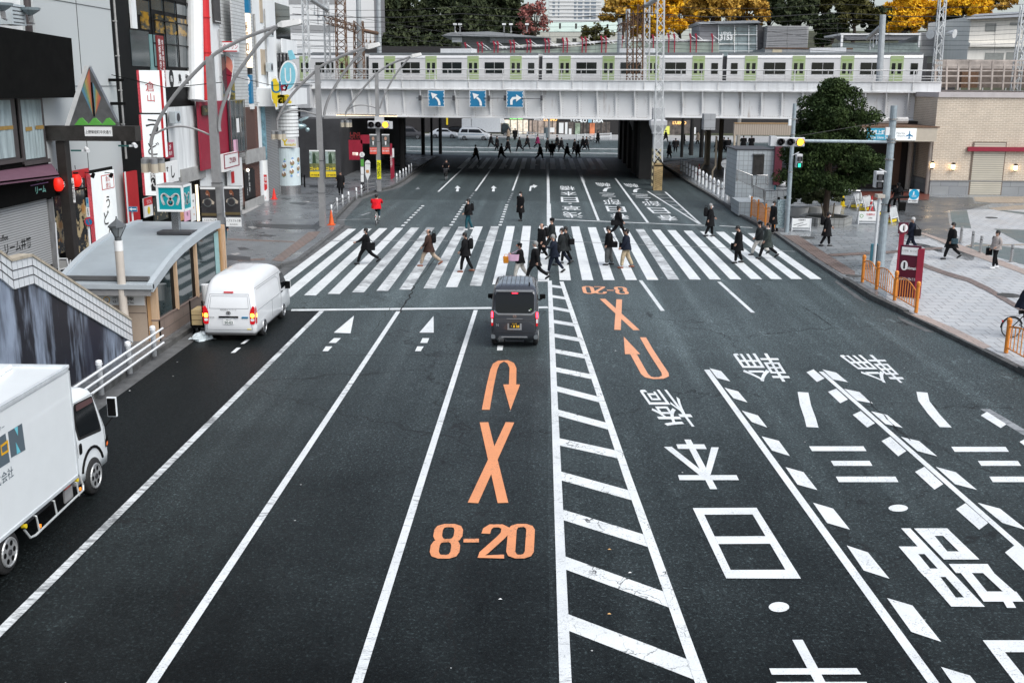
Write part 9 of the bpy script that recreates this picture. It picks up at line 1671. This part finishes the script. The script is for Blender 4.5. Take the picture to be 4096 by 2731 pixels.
def car(lab,p,rz,lv,m,wins,L,wr=.33,stripes=None,name='parked_car',cat='car'):
 t=T(name,lab,cat,p,rz);B_=Body(lv);B_.build(t,m)
 for x in(L*.2,L*.8):
  for sd in(-1,1):wheel(t,x,sd*(lv[1][3]-.09),wr,.2,5,sd=sd)
 for sd in(-1,1):b=MB(GLV);[B_.side(b,w_,sd)for w_ in wins];b.m(stripes)if stripes else None;(B_.side(b,[(.1,.88),(L-.9,.85),(L-.9,.80),(.1,.83)],sd)if stripes else None);b.build('side_window',t,local=True)
 b=MB(GLV);z0,z1=wins[-1][0][1],wins[-1][2][1];B_.front(b,[(-.7,z0),(.7,z0),(.6,z1),(-.6,z1)]);b.build('windscreen',t,local=True);b=MB(SIGNW);[b.ob((L-.03,s*.62,.68),(.08,.3,.14))for s in(-1,1)];b.m(DKG);b.ob((L-.0,0,.5),(.05,.9,.3));b.m(SIGNW);b.ob((L+.03,0,.42),(.02,.33,.16));b.build('front_lights',t,local=True);return t
MVL=[(.2,.0,4.85,.86,.2),(.5,-.02,4.9,.92,.25),(.9,.0,4.75,.92,.25),(1.1,.05,4.1,.9,.25),(1.6,.25,3.3,.78,.25),(1.85,.5,2.9,.66,.3),(1.92,.9,2.5,.4,.3)];SDL=[(.2,0,4.4,.8,.2),(.5,-.02,4.45,.86,.25),(.8,0,4.3,.86,.3),(.95,.3,3.6,.82,.3),(1.35,.9,2.8,.66,.3),(1.48,1.3,2.4,.45,.3)]
car('white minivan with a thin blue side stripe stopped beyond the bridge',g(1888-52,560),-.12,MVL,PW,[[(.4,1.15),(1.5,1.12),(1.5,1.6),(.6,1.6)],[(1.6,1.12),(3.7,1.08),(3.2,1.6),(1.6,1.6)]],4.85,stripes=BLU,name='minivan',cat='minivan')
car('white low car beside the dark column under the bridge',g(1722,552),-.1,SDL,PW,[[(1.0,.98),(3.3,.98),(2.7,1.32),(1.25,1.32)]],4.4);car('black taxi behind the white low car',g(1778,542),-.1,SDL,BLK,[[(1.0,.98),(3.3,.98),(2.7,1.32),(1.25,1.32)]],4.4,name='taxi',cat='taxi');car('dark minibus with pale front deep in the left shade',g(1570,556),0.0,MVL,mat('bus_dark',(.06,.06,.065),.4),[[(.4,1.15),(3.7,1.08),(3.2,1.6),(.6,1.6)]],4.85,name='minibus',cat='minibus')
t=T('delivery_truck','white delivery truck with dark cab behind the white minivan','truck',g(1893,546),-.05);t.scale=(.86,.86,.9);b=MB(WP);b.box((-.2,-1.05,.8),(5.2,1.05,3.25));b.box((-2.0,-1.05,.8),(-.3,1.05,3.05));b.build('cargo_box',t,local=True,bevel=.04);B_=Body([(.4,5.3,7.0,.95,.1),(1.3,5.3,7.0,.95,.15),(2.1,5.35,6.6,.88,.15),(2.3,5.5,6.3,.7,.2)]);B_.build(t,mat('cab_dark_teal',(.02,.03,.035),.3),(),'cab');b=MB(GLW);B_.front(b,[(-.8,1.3),(.8,1.3),(.7,2.0),(-.7,2.0)]);B_.side(b,[(5.6,1.3),(6.6,1.3),(6.4,1.95),(5.7,1.95)],-1);b.build('windscreen',t,local=True);b=MB(SIGNW);b.hexa([(5.0,-.8,2.35),(6.1,-.8,2.35),(6.1,.8,2.35),(5.0,.8,2.35)],[(5.0,-.8,3.2),(5.5,-.8,3.2),(5.5,.8,3.2),(5.0,.8,3.2)]);[b.ob((7.02,s*.7,.75),(.05,.25,.2))for s in(-1,1)];b.build('wind_deflector',t,local=True)
for x in(0.6,1.5,6.1):
 for sd in(-1,1):wheel(t,x,sd*.85,.42,.25,6,sd=sd)
bicycle('city bicycle parked at the short far fence',g(2366,572),.1,BLK)
t=block('far_left_shops','dim shop block beyond the bridge on the left',1400,440,1905,545,188,10,mat('far_dim_wall',(.10,.10,.10),.8,var=.3),zb=0);bits(t,'shopfront',mat('shop_lit_teal',(.20,.45,.40),.5,emit=.25),188,[(1640,468,1720,480)]);bits(t,'shopfront',mat('shop_glow2',(.9,.75,.45),.5,emit=1.0),188,[(1594,470,1633,476)]);bits(t,'shopfront',mat('far_beige',(.45,.42,.38)),188,[(1795,468,1815,500),(1830,470,1900,530)])
